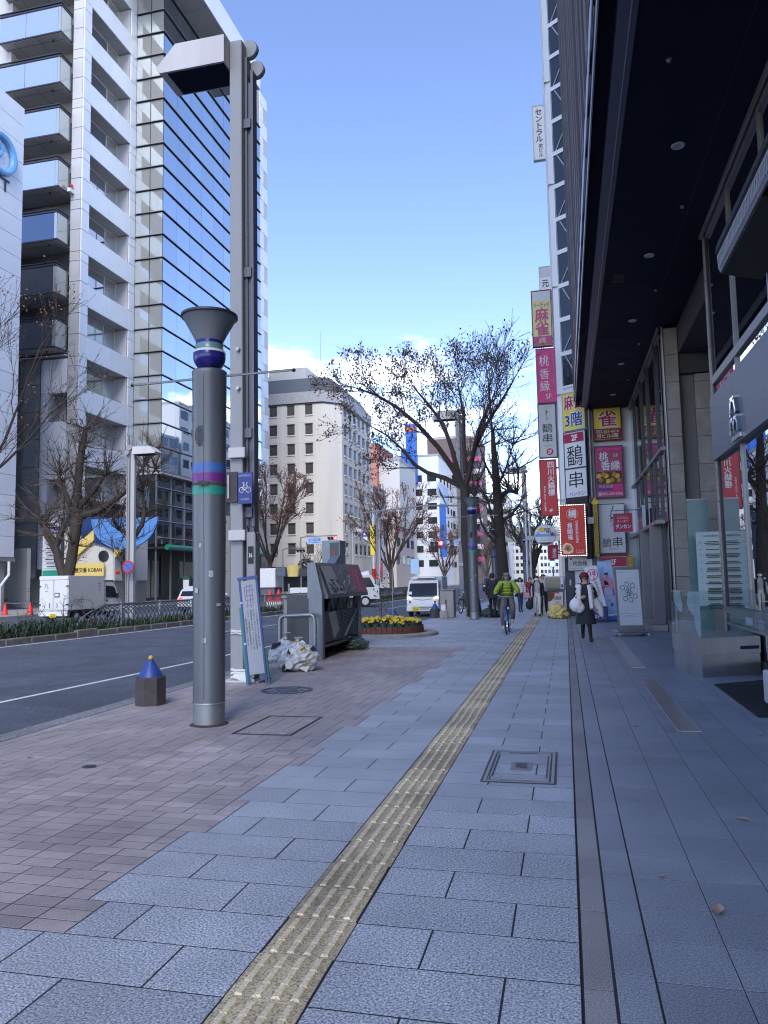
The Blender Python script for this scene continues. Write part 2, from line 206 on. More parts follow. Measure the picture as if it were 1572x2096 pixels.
# ------------------------------------------------------------------ mesh builder
class MB:
    def __init__(s, o=(0, 0, 0)): s.v = []; s.f = []; s.m = []; s.o = Vector(o)
    def add(s, vs, fs, m=0):
        b = len(s.v); s.v += [tuple(v) for v in vs]; s.f += [tuple(i + b for i in f) for f in fs]; s.m += [m] * len(fs); return s
    def box(s, x0, x1, y0, y1, z0, z1, m=0, bottom=True):
        fs = [(4, 5, 6, 7), (0, 1, 5, 4), (1, 2, 6, 5), (2, 3, 7, 6), (3, 0, 4, 7)]
        if bottom: fs.append((3, 2, 1, 0))
        return s.add([(x0, y0, z0), (x1, y0, z0), (x1, y1, z0), (x0, y1, z0), (x0, y0, z1), (x1, y0, z1), (x1, y1, z1), (x0, y1, z1)], fs, m)
    def bbox(s, x0, x1, y0, y1, z0, z1, b=.02, m=0):
        # box with chamfered vertical and top edges
        def ring(i, z): return [(x0 + i + b, y0 + i, z), (x1 - i - b, y0 + i, z), (x1 - i, y0 + i + b, z), (x1 - i, y1 - i - b, z), (x1 - i - b, y1 - i, z), (x0 + i + b, y1 - i, z), (x0 + i, y1 - i - b, z), (x0 + i, y0 + i + b, z)]
        vs = ring(b, z0) + ring(0, z0 + b) + ring(0, z1 - b) + ring(b, z1); fs = []
        for k in range(3):
            for i in range(8): fs.append((k * 8 + i, k * 8 + (i + 1) % 8, k * 8 + 8 + (i + 1) % 8, k * 8 + 8 + i))
        fs += [tuple(range(24, 32)), tuple(range(7, -1, -1))]
        return s.add(vs, fs, m)
    def ob(s, c, ax, ay, az, m=0):
        c = Vector(c); ax = Vector(ax); ay = Vector(ay); az = Vector(az); vs = []
        for k in (-1, 1):
            for i, j in ((-1, -1), (1, -1), (1, 1), (-1, 1)): vs.append(c + ax * i + ay * j + az * k)
        return s.add(vs, [(4, 5, 6, 7), (0, 1, 5, 4), (1, 2, 6, 5), (2, 3, 7, 6), (3, 0, 4, 7), (3, 2, 1, 0)], m)
    def bar(s, a, b, w, h=None, m=0, up=(0, 0, 1)):
        a = Vector(a); b = Vector(b); d = (b - a); n = d.normalized(); u = Vector(up)
        if abs(n.dot(u)) > .95: u = Vector((0, 1, 0))
        x = n.cross(u).normalized(); y = x.cross(n).normalized(); h = h or w
        return s.ob((a + b) / 2, x * w / 2, d / 2, y * h / 2, m)
    def prism(s, pts, axis, a, b, m=0):
        # polygon pts (2d) extruded along axis from a to b
        def P(p, t): return {'z': (p[0], p[1], t), 'y': (p[0], t, p[1]), 'x': (t, p[0], p[1])}[axis]
        n = len(pts); vs = [P(p, a) for p in pts] + [P(p, b) for p in pts]
        fs = [(i, (i + 1) % n, n + (i + 1) % n, n + i) for i in range(n)] + [tuple(range(n - 1, -1, -1)), tuple(range(n, 2 * n))]
        return s.add(vs, fs, m)
    def tube(s, pts, r, n=8, m=0, cap=True):
        pts = [Vector(p) for p in pts]; k = len(pts)
        rs = r if isinstance(r, (list, tuple)) else [r] * k
        u = None; vs = []; fs = []
        for i, p in enumerate(pts):
            d = (pts[min(i + 1, k - 1)] - pts[max(i - 1, 0)])
            d = d.normalized() if d.length > 1e-9 else Vector((0, 0, 1))
            if u is None:
                u = d.orthogonal().normalized()
            u = (u - d * u.dot(d)); u = u.normalized() if u.length > 1e-6 else d.orthogonal().normalized()
            v = d.cross(u)
            for j in range(n):
                a = 2 * PI * j / n; vs.append(p + (u * math.cos(a) + v * math.sin(a)) * rs[i])
        for i in range(k - 1):
            for j in range(n): fs.append((i * n + j, i * n + (j + 1) % n, (i + 1) * n + (j + 1) % n, (i + 1) * n + j))
        if cap: fs += [tuple(range(n - 1, -1, -1)), tuple(range((k - 1) * n, k * n))]
        return s.add(vs, fs, m)
    def lathe(s, prof, c=(0, 0, 0), n=24, m=0, axis='z', ang=(0, 2 * PI)):
        full = abs(ang[1] - ang[0] - 2 * PI) < 1e-6; nn = n if full else n + 1; vs = []; fs = []
        for r, z in prof:
            for j in range(nn):
                a = ang[0] + (ang[1] - ang[0]) * j / n; x, y = r * math.cos(a), r * math.sin(a)
                p = {'z': (x, y, z), 'x': (z, x, y), 'y': (x, z, y)}[axis]; vs.append((p[0] + c[0], p[1] + c[1], p[2] + c[2]))
        for i in range(len(prof) - 1):
            for j in range(n if full else n):
                fs.append((i * nn + j, i * nn + (j + 1) % nn, (i + 1) * nn + (j + 1) % nn, (i + 1) * nn + j))
        return s.add(vs, fs, m)
    def ball(s, c, r, n=12, m=0):
        rx, ry, rz = r if isinstance(r, (tuple, list)) else (r, r, r); vs = []; fs = []; h = max(4, n // 2)
        for i in range(h + 1):
            t = PI * i / h
            for j in range(n): a = 2 * PI * j / n; vs.append((c[0] + rx * math.sin(t) * math.cos(a), c[1] + ry * math.sin(t) * math.sin(a), c[2] - rz * math.cos(t)))
        for i in range(h):
            for j in range(n): fs.append((i * n + j, i * n + (j + 1) % n, (i + 1) * n + (j + 1) % n, (i + 1) * n + j))
        return s.add(vs, fs, m)
    def quad(s, a, b, c, d, m=0): return s.add([a, b, c, d], [(0, 1, 2, 3)], m)
    def mesh(s, name, mats, smooth=False):
        me = bpy.data.meshes.new(name)
        me.from_pydata([(v[0] - s.o[0], v[1] - s.o[1], v[2] - s.o[2]) for v in s.v], [], s.f)
        for k in (mats if isinstance(mats, (list, tuple)) else [mats]): me.materials.append(MT[k] if isinstance(k, str) else k)
        if any(s.m): me.polygons.foreach_set('material_index', s.m)
        if smooth:
            me.polygons.foreach_set('use_smooth', [True] * len(me.polygons))
            try: me.set_sharp_from_angle(angle=rad(40))
            except Exception: pass
        me.update(); return me
    def make(s, name, mats, parent=None, smooth=False):
        o = bpy.data.objects.new(name, s.mesh(name, mats, smooth)); COL.objects.link(o)
        if parent is not None: o.parent = parent
        return o
def tag(o, label=None, cat=None, group=None, kind=None):
    if label: o['label'] = label
    if cat: o['category'] = cat
    if group: o['group'] = group
    if kind: o['kind'] = kind
    return o
def thing(name, label, cat, loc=(0, 0, 0), rz=0., group=None):
    o = bpy.data.objects.new(name, None); COL.objects.link(o); o.location = loc; o.rotation_euler = (0, 0, rz); o.empty_display_size = .2
    return tag(o, label, cat, group)
def inst(src, parent=None, loc=None, rz=None, name=None):
    o = src.copy(); COL.objects.link(o)
    if parent is not None: o.parent = parent
    if loc is not None: o.location = loc
    if rz is not None: o.rotation_euler = (0, 0, rz)
    return o
def copy_tree(o, parent=None):
    c = o.copy(); COL.objects.link(c)
    if parent is not None: c.parent = parent
    for ch in list(o.children): copy_tree(ch, c)
    return c
# ------------------------------------------------------------------ lettering
_tc = {}
def text_geo(s, bold=0.):
    if any(ord(ch) > 0x2E80 for ch in s): bold = 0.     # offset outlines break up in dense kanji
    k = (s, bold)
    if k not in _tc:
        cu = bpy.data.curves.new('t', 'FONT'); cu.body = s; cu.resolution_u = 2; cu.align_x = 'CENTER'; cu.offset = bold; cu.space_line = .95
        ob = bpy.data.objects.new('t', cu); COL.objects.link(ob)
        dg = bpy.context.evaluated_depsgraph_get(); me = ob.evaluated_get(dg).to_mesh()
        vs = [tuple(v.co) for v in me.vertices]; fs = [tuple(p.vertices) for p in me.polygons]
        ob.evaluated_get(dg).to_mesh_clear(); bpy.data.objects.remove(ob); bpy.data.curves.remove(cu)
        if vs:
            a = np.array(vs); lo = a.min(0); hi = a.max(0)
            vs = [((x - (lo[0] + hi[0]) / 2) / max(hi[0] - lo[0], 1e-6), (y - (lo[1] + hi[1]) / 2) / max(hi[1] - lo[1], 1e-6)) for x, y, z in vs]
            asp = (hi[0] - lo[0]) / max(hi[1] - lo[1], 1e-6)
        else: asp = 1
        _tc[k] = (vs, fs, asp)
    return _tc[k]
FACE = {'S': ((1, 0, 0), (0, -1, 0)), 'E': ((0, 1, 0), (1, 0, 0)), 'W': ((0, -1, 0), (-1, 0, 0)), 'N': ((-1, 0, 0), (0, 1, 0))}
def basis(face):
    if isinstance(face, str): r, n = FACE[face]; return Vector(r), Vector((0, 0, 1)), Vector(n)
    r, u = Vector(face[0]).normalized(), Vector(face[1]).normalized(); return r, u, r.cross(u)
def lettering(parent, s, mat, c, face, w, h=None, bold=.012, off=.004, name='lettering', rot90=False, o=(0, 0, 0)):
    vs, fs, asp = text_geo(s, bold)
    r, u, n = basis(face); c = Vector(c) + n * off
    if rot90: r, u = -u, r
    h = h or w / asp; b = MB(o)
    b.add([c + r * (x * w) + u * (y * h) for x, y in vs] , fs, 0)
    if bold > .02 and any(ord(ch) > 0x2E80 for ch in s):      # heavier strokes: shifted copies a hair behind the first
        e = min(w, h) * .022 * (bold / .035)
        for i, (dx, dy) in enumerate(((e, 0), (-e, 0), (0, e), (0, -e))):
            q = c + r * dx + u * dy - n * (.0003 * (i + 1)); b.add([q + r * (x * w) + u * (y * h) for x, y in vs], fs, 0)
    return b.make(name, mat, parent)
def sign(name, label, cat, c, face, w, h, d=.1, panel='sign_white', frame=None, items=(), grp=None, fw=.03, mounts=None, back=True):
    """flat sign: c = centre of its front face; items are drawn in fractions of w, h from the centre"""
    r, u, n = basis(face); c = Vector(c); root = c - u * h / 2 - n * d / 2
    t = thing(name, label, cat, root, 0, grp)
    b = MB(root); b.ob(c - n * d / 2, r * w / 2, u * h / 2, n * d / 2); b.make('panel', panel, t)
    if frame:
        b = MB(root); f = fw
        for sx in (-1, 1): b.ob(c + r * sx * (w / 2 + f / 2) - n * (d / 2 - .008), r * f / 2, u * (h / 2 + f), n * (d / 2 + .012))
        for sy in (-1, 1): b.ob(c + u * sy * (h / 2 + f / 2) - n * (d / 2 - .008), r * (w / 2 - .001), u * f / 2, n * (d / 2 + .012))
        b.make('frame', frame, t)
    lay = .004
    for it in items:
        k = it[0]
        if k == 't':
            _, s, uc, vc, wf, hf, mat = it[:7]; kw = it[7] if len(it) > 7 else {}
            lay += .0006
            lettering(t, s, mat, c + r * uc * w + u * vc * h, face, wf * w if not kw.get('rot90') else hf * h, (hf * h if hf and not kw.get('rot90') else (wf * w if kw.get('rot90') else None)), off=lay + .003, o=root, **kw)
        elif k == 'b':
            _, uc, vc, wf, hf, mat = it; lay += .0016
            b = MB(root); b.ob(c + r * uc * w + u * vc * h + n * lay / 2, r * wf * w / 2, u * hf * h / 2, n * lay / 2); b.make('colour_field', mat, t)
        elif k == 'p':
            _, pts, mat = it; lay += .0016
            b = MB(root); m_ = len(pts); q = [c + r * x * w + u * y * h for x, y in pts]
            b.add([p + n * .001 for p in q] + [p + n * (lay) for p in q], [tuple(range(m_, 2 * m_))] + [(i, (i + 1) % m_, m_ + (i + 1) % m_, m_ + i) for i in range(m_)]); b.make('emblem', mat, t)
        elif k == 'l':
            _, lines, wd, mat = it; lay += .001; b = MB(root)
            for pts in lines: b.tube([c + r * x * w + u * y * h + n * lay for x, y in pts], wd / 2, 4)
            b.make('drawing', mat, t)
        elif k == 'd':
            _, uc, vc, rr, mat = it; lay += .0016; b = MB(root); cc = c + r * uc * w + u * vc * h
            q = [cc + (r * math.cos(a) + u * math.sin(a)) * rr + n * lay for a in [2 * PI * i / 28 for i in range(28)]]
            b.add(q, [tuple(range(28))]); b.make('colour_field', mat, t)
    if mounts:
        b = MB(root)
        for a0, b0, r0 in mounts: b.tube([a0, b0], r0, 6)
        b.make('bracket', 'lamp_dark', t)
    return t
def arc(cx, cy, r, a0, a1, n=16, ry=None):
    ry = ry or r
    return [(cx + r * math.cos(a0 + (a1 - a0) * i / n), cy + ry * math.sin(a0 + (a1 - a0) * i / n)) for i in range(n + 1)]
# ================================================================== GROUND AND PAVING
def interp(pts, y):
    if y <= pts[0][0]: return pts[0][1]
    for (a, x0), (b, x1) in zip(pts, pts[1:]):
        if y <= b: return x0 + (x1 - x0) * (y - a) / (b - a)
    return pts[-1][1]
KX = [(18, -5.62), (31, -5.12), (60, -5.1)]                 # pavement edge
MX = [(10, -16.7), (17, -16.0), (28, -15.15), (40, -14.5), (60, -13.8), (90, -13.3)]   # near kerb of the planted median
def strip(b, fl, fr, y0, y1, z, step=4., m=0):
    n = max(1, int((y1 - y0) / step))
    for i in range(n):
        a = y0 + (y1 - y0) * i / n; c = y0 + (y1 - y0) * (i + 1) / n
        b.quad((fl(a), a, z), (fr(a), a, z), (fr(c), c, z), (fl(c), c, z), m)
b = MB(); b.quad((-500, -120, -.15), (500, -120, -.15), (500, 900, -.15), (-500, 900, -.15)); tag(b.make('ground', 'asphalt'), kind='structure')
rd = MB(); strip(rd, lambda y: interp(MX, y), lambda y: interp(KX, y) - .66, -30, 98, -.12, 4); road = tag(rd.make('road', 'asphalt'), kind='structure')
b = MB()
EL = [(5, -8.2), (9, -8.12), (17, -7.72), (28, -6.97), (33, -6.62), (60, -6.5)]
strip(b, lambda y: interp(EL, y) - .055, lambda y: interp(EL, y) + .055, -6, 62, -.116, 3)
b.make('edge_line', 'white_line', road)
b = MB(); strip(b, lambda y: interp(MX, y) + .42, lambda y: interp(MX, y) + .56, 8, 88, -.116, 3); b.make('edge_line', 'white_line', road)
DL = [(10, -12.4), (23.9, -11.6), (36, -10.4), (60, -9.6)]
for y0 in (23.7, 33.6, 43.4, 53.2, 63):
    b = MB(); strip(b, lambda y: interp(DL, y) - .06, lambda y: interp(DL, y) + .06, y0, y0 + 4.6, -.116, 2.4); b.make('lane_dash', 'white_line', road)
# gutter of rough concrete blocks along the pavement edge
gt = MB(); strip(gt, lambda y: interp(KX, y) - .68, lambda y: interp(KX, y) + .02, -12, 96, -.1135, 3); gut = tag(gt.make('gutter', 'joint'), kind='structure')
yy = -.5; far = MB()
while yy < 94:
    x1 = interp(KX, yy + .3) - .004; x0 = x1 - .64
    if yy < 40:
        c = MB((0, 0, 0)); c.add([(x0, yy, -.116), (x1, yy, -.116), (x1, yy + .59, -.116), (x0, yy + .59, -.116), (x0 + .02, yy + .006, -.098), (x1, yy + .006, -.02), (x1, yy + .584, -.02), (x0 + .02, yy + .584, -.098)], [(4, 5, 6, 7), (0, 1, 5, 4), (1, 2, 6, 5), (2, 3, 7, 6), (3, 0, 4, 7)])
        c.make('gutter_block', 'gutter_conc', gut)
    else: far.box(x0, x1, yy, yy + .59, -.116, -.06)
    yy += .6
tag(far.make('gutter_run', 'gutter_conc', gut), kind='stuff')
# pavement body
pv = MB(); strip(pv, lambda y: interp(KX, y), lambda y: 4.4, -12, 96, -.012, 4)
pave = tag(pv.make('pavement', 'joint'), kind='structure')
def slab_mesh(wx, wy, mat, name, g=.006, ch=.004, hz=.012):
    ch = min(ch, .0009)
    b = MB(); x0, x1, y0, y1 = g / 2, wx - g / 2, g / 2, wy - g / 2
    vs = [(x0, y0, -hz), (x1, y0, -hz), (x1, y1, -hz), (x0, y1, -hz), (x0, y0, -ch), (x1, y0, -ch), (x1, y1, -ch), (x0, y1, -ch), (x0 + ch, y0 + ch, 0), (x1 - ch, y0 + ch, 0), (x1 - ch, y1 - ch, 0), (x0 + ch, y1 - ch, 0)]
    fs = [(8, 9, 10, 11)]
    for k in (0, 4): fs += [(k + i, k + (i + 1) % 4, k + 4 + (i + 1) % 4, k + 4 + i) for i in range(4)]
    b.add(vs, fs); return b
class Paver:
    """lays pieces: the nearest become parts, the rest one stuff mesh"""
    def __init__(s, parent, name, mat, limit=300, g=.006, ch=.004): s.p = parent; s.n = name; s.mat = mat; s.L = []; s.lim = limit; s.g = g; s.ch = ch
    def put(s, x, y, wx, wy): 
        if wx > .03 and wy > .03: s.L.append((x, y, round(wx, 3), round(wy, 3)))
    def done(s):
        cache = {}; rr = random.Random(3)
        def key(q):
            cx, cy = q[0] + q[2] / 2, q[1] + q[3] / 2; d = max(cy, .3)
            inside = -d * .80 - .5 < cx < d * .32 + .4 and cy > 2.0
            return (0 if inside else 1, (cx * cx + cy * cy) / (q[2] * q[3]))
        s.L.sort(key=key); st = MB()
        for i, (x, y, wx, wy) in enumerate(s.L):
            dz = rr.uniform(-.0002, .0002)
            if i < s.lim:
                k = (wx, wy)
                if k not in cache: cache[k] = slab_mesh(wx, wy, s.mat, s.n, s.g, s.ch).mesh(s.n, s.mat)
                o = bpy.data.objects.new(s.n, cache[k]); COL.objects.link(o); o.parent = s.p; o.location = (x, y, dz); o.rotation_euler = (rr.uniform(-.0003, .0003), rr.uniform(-.0003, .0003), rr.uniform(-.0012, .0012))
            else: st.box(x + s.g / 2, x + wx - s.g / 2, y + s.g / 2, y + wy - s.g / 2, -.012, dz, 0, False)
        if st.v: tag(st.make(s.n + '_field', s.mat, s.p), kind='stuff')
RW = .345
def sheet(name, x0, x1, y0, y1, fx=None):
    b = MB(); strip(b, fx or (lambda y: x0), lambda y: x1, y0, y1, -.0010, 4) ; return tag(b.make(name, 'joint'), kind='structure')
# --- brown brick area and grey slabs (rows share the tactile tiles' pitch)
slabs = sheet('slab_paving', -2.4, -.004, -2, 95, lambda y: interp(KX, y) + .01); bricks = sheet('brick_paving', -5.62, -2.4, 3.12, 17.2, lambda y: interp(KX, y))
for o in (slabs, bricks): o.location.z = .0003 if o is bricks else .0
SP = Paver(slabs, 'paving_slab', 'granite_grey', 300, .009); BP = Paver(bricks, 'brick', 'brick_paver', 300, .0075, .003)
Y0 = 3.115 - RW * 12
nrow = 270; rs = random.Random(5)
edge = -2.37
for k in range(nrow):
    y = Y0 + k * RW; par = k % 2
    if 3.1 < y < 17: lim = edge + (.115 if k % 5 in (1, 2) else 0.)
    else: lim = interp(KX, y) + .02
    # left of the strip
    x = -1.315 - (.345 if par else .69) - (0 if y > 3.1 else 0)
    xr = -1.315
    while xr > lim + .02:
        xl = max(x, lim); xl = lim if xl - lim < .11 else xl; SP.put(xl, y, xr - xl, RW); xr = xl; x -= .69
    # right of the strip
    if par: SP.put(-.986, y, .696, RW); SP.put(-.29, y, .287, RW)
    else: SP.put(-.986, y, .351, RW); SP.put(-.635, y, .632, RW)
    if 3.1 < y < 17:
        xr = lim; q = .115 if par else .23
        first = True; xl = xr - q; xe = interp(KX, y) + .16
        while xr > xe + .03:
            xl = max(xl, xe)
            for j in range(3): BP.put(xl, y + j * RW / 3, xr - xl, RW / 3)
            xr = xl; xl -= .23
        for j in range(1): BP.put(xe - .14, y, .138, RW)
SP.done(); BP.done()
# --- tactile strip
tb = MB(); tb.box(-1.312, -.985, Y0, 92, -.012, -.0009, 0, False); tac = tag(tb.make('tactile_paving', 'joint'), kind='structure')
def tac_tile(bars=True):
    b = MB(); wv, g = .325, .004
    for v in slab_mesh(wv, RW, '', '', .005, .003).v: b.v.append((v[0], v[1], v[2] + .003))
    sm = slab_mesh(wv, RW, '', '', .005, .003); b.f = list(sm.f); b.m = [0] * len(sm.f)
    for i in range(4):
        xc = .05 + i * .075
        for a, c in ((.018, .108), (.111, .228), (.231, .327)):
            h0, h1 = .0185, .013; y0, y1 = a, c; z0, z1 = .003, .0115
            b.add([(xc - h0, y0, z0), (xc + h0, y0, z0), (xc + h0, y1, z0), (xc - h0, y1, z0), (xc - h1, y0 + .003, z1), (xc + h1, y0 + .003, z1), (xc + h1, y1 - .003, z1), (xc - h1, y1 - .003, z1)], [(4, 5, 6, 7), (0, 1, 5, 4), (1, 2, 6, 5), (2, 3, 7, 6), (3, 0, 4, 7)], 1)
    return b
tm = tac_tile().mesh('tactile_tile', ['tactile', 'tactile_bar'])
rt = random.Random(11); st = MB(); base = tac_tile()
for k in range(9, 250):
    y = Y0 + k * RW
    if k < 75:
        o = bpy.data.objects.new('tactile_tile', tm); COL.objects.link(o); o.parent = tac; o.location = (-1.311 + rt.uniform(-.004, .004), y, rt.uniform(-.002, .002)); o.rotation_euler = (0, 0, rt.uniform(-.008, .008))
    else:
        st.add([(v[0] - 1.311, v[1] + y, v[2]) for v in base.v], base.f); st.m[-len(base.f):] = base.m
tag(st.make('tactile_run', ['tactile', 'tactile_bar'], tac), kind='stuff')
# --- brown granite kerb line, narrow grey course and arcade tiles
kb = sheet('boundary_kerb', 0, .275, -2, 95); kb.location.z = .0002
KP = Paver(kb, 'kerb_stone', 'granite_brown', 60, .004, .004); CP = Paver(kb, 'course_stone', 'granite_dark', 90, .004, .003)
for k in range(0, 135): KP.put(.004, Y0 + k * .69 - .02, .112, .69)
for k in range(0, 270): CP.put(.124, Y0 + k * RW + .12, .148, RW)
KP.done(); CP.done()
ar = sheet('arcade_floor', .276, 4.4, -2, 31); ar.location.z = .0004
AP = Paver(ar, 'floor_tile', 'granite_dark', 300, .0045, .002)
for k in range(0, 99):
    for j in range(13): AP.put(.277 + j * .31, Y0 + k * RW + .08, .31, RW)
AP.done()
# far pavement, side street pavement and kerbs
b = MB(); b.box(-80, -29.5, -30, 92, -.15, -.02); fp = tag(b.make('far_pavement', 'conc'), kind='structure')
b = MB(); b.box(-80, -26, 104, 400, -.15, -.02); tag(b.make('far_pavement', 'conc'), kind='structure')
b = MB(); b.box(-6, 30, 104, 400, -.15, -.005); tag(b.make('pavement', 'conc'), kind='structure')
# planted median
mb = MB(); strip(mb, lambda y: interp(MX, y) - 1.55, lambda y: interp(MX, y) - .12, 4, 92, -.02, 4); med = tag(mb.make('planted_median', 'soil'), kind='structure')
yy = 6.; rk = random.Random(2); fk = MB()
while yy < 92:
    for sgn, x in ((1, interp(MX, yy + .5)), (-1, interp(MX, yy + .5) - 1.7)):
        x1 = interp(MX, yy + 1) - (0 if sgn > 0 else 1.7); h = .055 + rk.uniform(-.006, .006)
        if sgn > 0 and 21.4 < yy < 22.7: h += .06
        c = MB(); dx = .17
        c.add([(x - dx, yy, -.15), (x, yy, -.15), (x1, yy + .99, -.15), (x1 - dx, yy + .99, -.15), (x - dx, yy, h), (x - .02, yy, h), (x1 - .02, yy + .99, h), (x1 - dx, yy + .99, h), (x, yy, h - .025), (x1, yy + .99, h - .025)],
              [(4, 5, 6, 7), (5, 8, 9, 6), (1, 2, 9, 8), (3, 0, 4, 7), (0, 1, 8, 5, 4), (2, 3, 7, 6, 9)])
        if sgn > 0 and yy < 60: c.make('kerb_stone', 'kerb_conc', med)
        else: fk.v, fk.f, fk.m = fk.v + c.v, fk.f + [tuple(i + len(fk.v) for i in f) for f in c.f], fk.m + c.m
    yy += 1.
tag(fk.make('kerb_run', 'kerb_conc', med), kind='stuff')
# liriope-like ground cover
g = MB(); rl = random.Random(21)
for i in range(6500):
    y = 8 + 60 * (rl.random() ** 1.5); x = interp(MX, y) - .12 - rl.random() * 1.35
    h = rl.uniform(.28, .72) if y < 22.8 else rl.uniform(.16, .46); a = rl.uniform(0, 2 * PI); d = Vector((math.cos(a), math.sin(a), 0)); p = Vector((x, y, -.02)); wv = Vector((-d.y, d.x, 0)) * rl.uniform(.014, .026)
    q = [p, p + d * h * .3 + Vector((0, 0, h * .75)), p + d * h * .85 + Vector((0, 0, h * .72 * rl.uniform(.6, 1.1)))]
    g.add([q[0] - wv, q[0] + wv, q[1] + wv, q[1] - wv, q[2]], [(0, 1, 2, 3), (3, 2, 4)], 0 if rl.random() < .7 else 1)
tag(g.make('ground_cover', ['leaf_green', 'leaf_dark']), 'strappy dark green ground cover growing along the median', 'ground cover', kind='stuff')
# wall of arcs: median fence
fence = thing('median_fence', 'grey metal railing of crossing arcs along the planted median', 'fence', (interp(MX, 24) - .75, 24, 0))
fo = Vector(fence.location)
def fx(y): return interp(MX, y) - .75
ys = [22.9 + 2.42 * i for i in range(23)]
for i, y in enumerate(ys):
    if i: 
        b = MB(fo); b.bbox(fx(y) - .035, fx(y) + .035, y - .035, y + .035, -.05, .93, .01); b.make('post', 'galv', fence)
for i, (a, c) in enumerate(zip(ys, ys[1:])):
    b = MB(fo); A = Vector((fx(a), a, 0)); D = Vector((fx(c) - fx(a), c - a, 0)); H = .82
    def P(t, z): return A + D * t + Vector((0, 0, z))
    if i: b.tube([P(0, H + .05), P(1, H + .05)], .028, 5)
    b.tube([P(0 if i else .12, .1), P(1, .1)], .016, 4)
    for k in range(-4, 10):
        for mir in (0, 1):
            pts = []
            for j in range(8):
                th = PI / 2 * j / 7; t = k / 9 + .5 * (1 - math.cos(th)); z = .08 + (H - .03) * math.sin(th)
                if 0 <= t <= 1 and not (i == 0 and z > .1 + H * 1.02 * math.sqrt(max(0, 1 - (1 - (t if not mir else 1 - t)) ** 2))): pts.append(P(1 - t if mir else t, z))
            if len(pts) > 1: b.tube(pts, .019, 4, cap=False)
    if i == 0: b.tube([P(1 - math.cos(PI / 2 * j / 8), .08 + (H - .03) * math.sin(PI / 2 * j / 8)) for j in range(9)], .03, 5)
    b.make('panel', 'kiosk_metal', fence)
# ================================================================== COVERS AND PLATES IN THE PAVING
def cover(label, x0, x1, y0, y1, ring, inner=None):
    t = thing('manhole_cover', label, 'manhole cover', ((x0 + x1) / 2, (y0 + y1) / 2, 0)); o = t.location
    for ins, wd, h, mt in ring:
        b = MB(o); a0, a1, b0, b1 = x0 + ins, x1 - ins, y0 + ins, y1 - ins
        for q in ((a0, a1, b0, b0 + wd), (a0, a1, b1 - wd, b1), (a0, a0 + wd, b0 + wd, b1 - wd), (a1 - wd, a1, b0 + wd, b1 - wd)): b.box(q[0], q[1], q[2], q[3], .002, h, 0, False)
        b.make('rim', mt, t)
    return t
t = cover('square paving-filled access cover with double steel rim in the grey slabs', -.70, -.13, 5.95, 7.02, [(0, .018, .0045, 'black'), (.020, .020, .006, 'frame_grey'), (.042, .014, .0045, 'black'), (.058, .010, .0052, 'frame_grey'), (.07, .012, .0045, 'black')])
o = t.location; b = MB(o)
for x, y in ((-.60, 6.06), (-.25, 6.06), (-.60, 6.91), (-.25, 6.91)): b.box(x - .05, x + .05, y - .045, y + .045, .002, .0052); b.lathe([(.018, .0054), (.018, .007), (0, .007)], (x, y, 0), 8)
b.make('lifting_lug', 'frame_grey', t)
b = MB(o)
for d, h in ((.085, .0046), (.072, .0052)): b.box(-.415 - d, -.415 + d, 6.48 - d * 1.6, 6.48 + d * 1.6, .002, h)
b.make('centre_plate', 'column_taupe', t); lettering(t, '電', 'sign_black', (-.415, 6.48, .0056), ((1, 0, 0), (0, 1, 0)), .11, .17, o=o, off=.001)
t = cover('dark square access cover filled with brown bricks near the pylon', -3.42, -2.76, 7.38, 8.44, [(0, .012, .0045, 'black'), (.018, .014, .005, 'bollard_brown')])
o = t.location; b = MB(o)
for x in (-3.3, -2.88): b.box(x - .04, x + .04, 7.44, 7.5, .002, .005)
b.make('lifting_lug', 'plate_steel', t)
t = thing('manhole_cover', 'round dark iron manhole cover in front of the tall street lamp', 'manhole cover', (-3.96, 10.43, 0)); b = MB(t.location)
for r0, r1, h in ((.30, .375, .006), (.20, .225, .005), (.0, .17, .004)): b.lathe([(r0, .001), (r0, h), (r1, h), (r1, .001)], (-3.96, 10.43, 0), 36)
b.make('ring', 'dark_metal', t); b = MB(t.location)
for i in range(10):
    a = i * PI / 5; b.bar((-3.96 + .23 * math.cos(a), 10.43 + .23 * math.sin(a), .004), (-3.96 + .295 * math.cos(a), 10.43 + .295 * math.sin(a), .004), .02, .004)
b.make('rib', 'dark_metal', t)
t = thing('valve_cover', 'small round iron valve cover in the brown bricks', 'valve cover', (-4.05, 5.9, 0)); b = MB(t.location); b.lathe([(.06, .001), (.06, .005), (.045, .006), (.0, .004)], t.location, 16); b.make('lid', 'dark_metal', t)
for (y0, y1, lab) in ((8.13, 11.9, 'long pale steel strip plate let into the arcade floor beside the black mat'), (13.5, 20.35, 'long pale steel strip plate in the arcade floor beside the sandwich board')):
    t = thing('drain_plate', lab, 'drain plate', (1.13, y0, 0), 0, 'steel drain plates in the arcade floor'); n = 1; 
    b = MB(t.location); b.box(1.03, 1.235, y0, y1, .001, .0055); b.make('plate', 'plate_steel', t)
    b = MB(t.location); b.box(1.02, 1.029, y0, y1, .001, .007); b.box(1.236, 1.245, y0, y1, .001, .007); b.make('edging', 'fin_light', t)
t = thing('drain_grate', 'short row of white slots of a floor grate behind the long plate', 'drain grate', (.5, 15.8, 0)); 
b = MB(t.location)
for i in range(13): x = .2 + i * .05; b.box(x, x + .012, 15.55 + .02 * i, 15.55 + .02 * i + (.55 if i < 6 else .2), .001, .0055)
b.make('slot', 'fin_light', t)
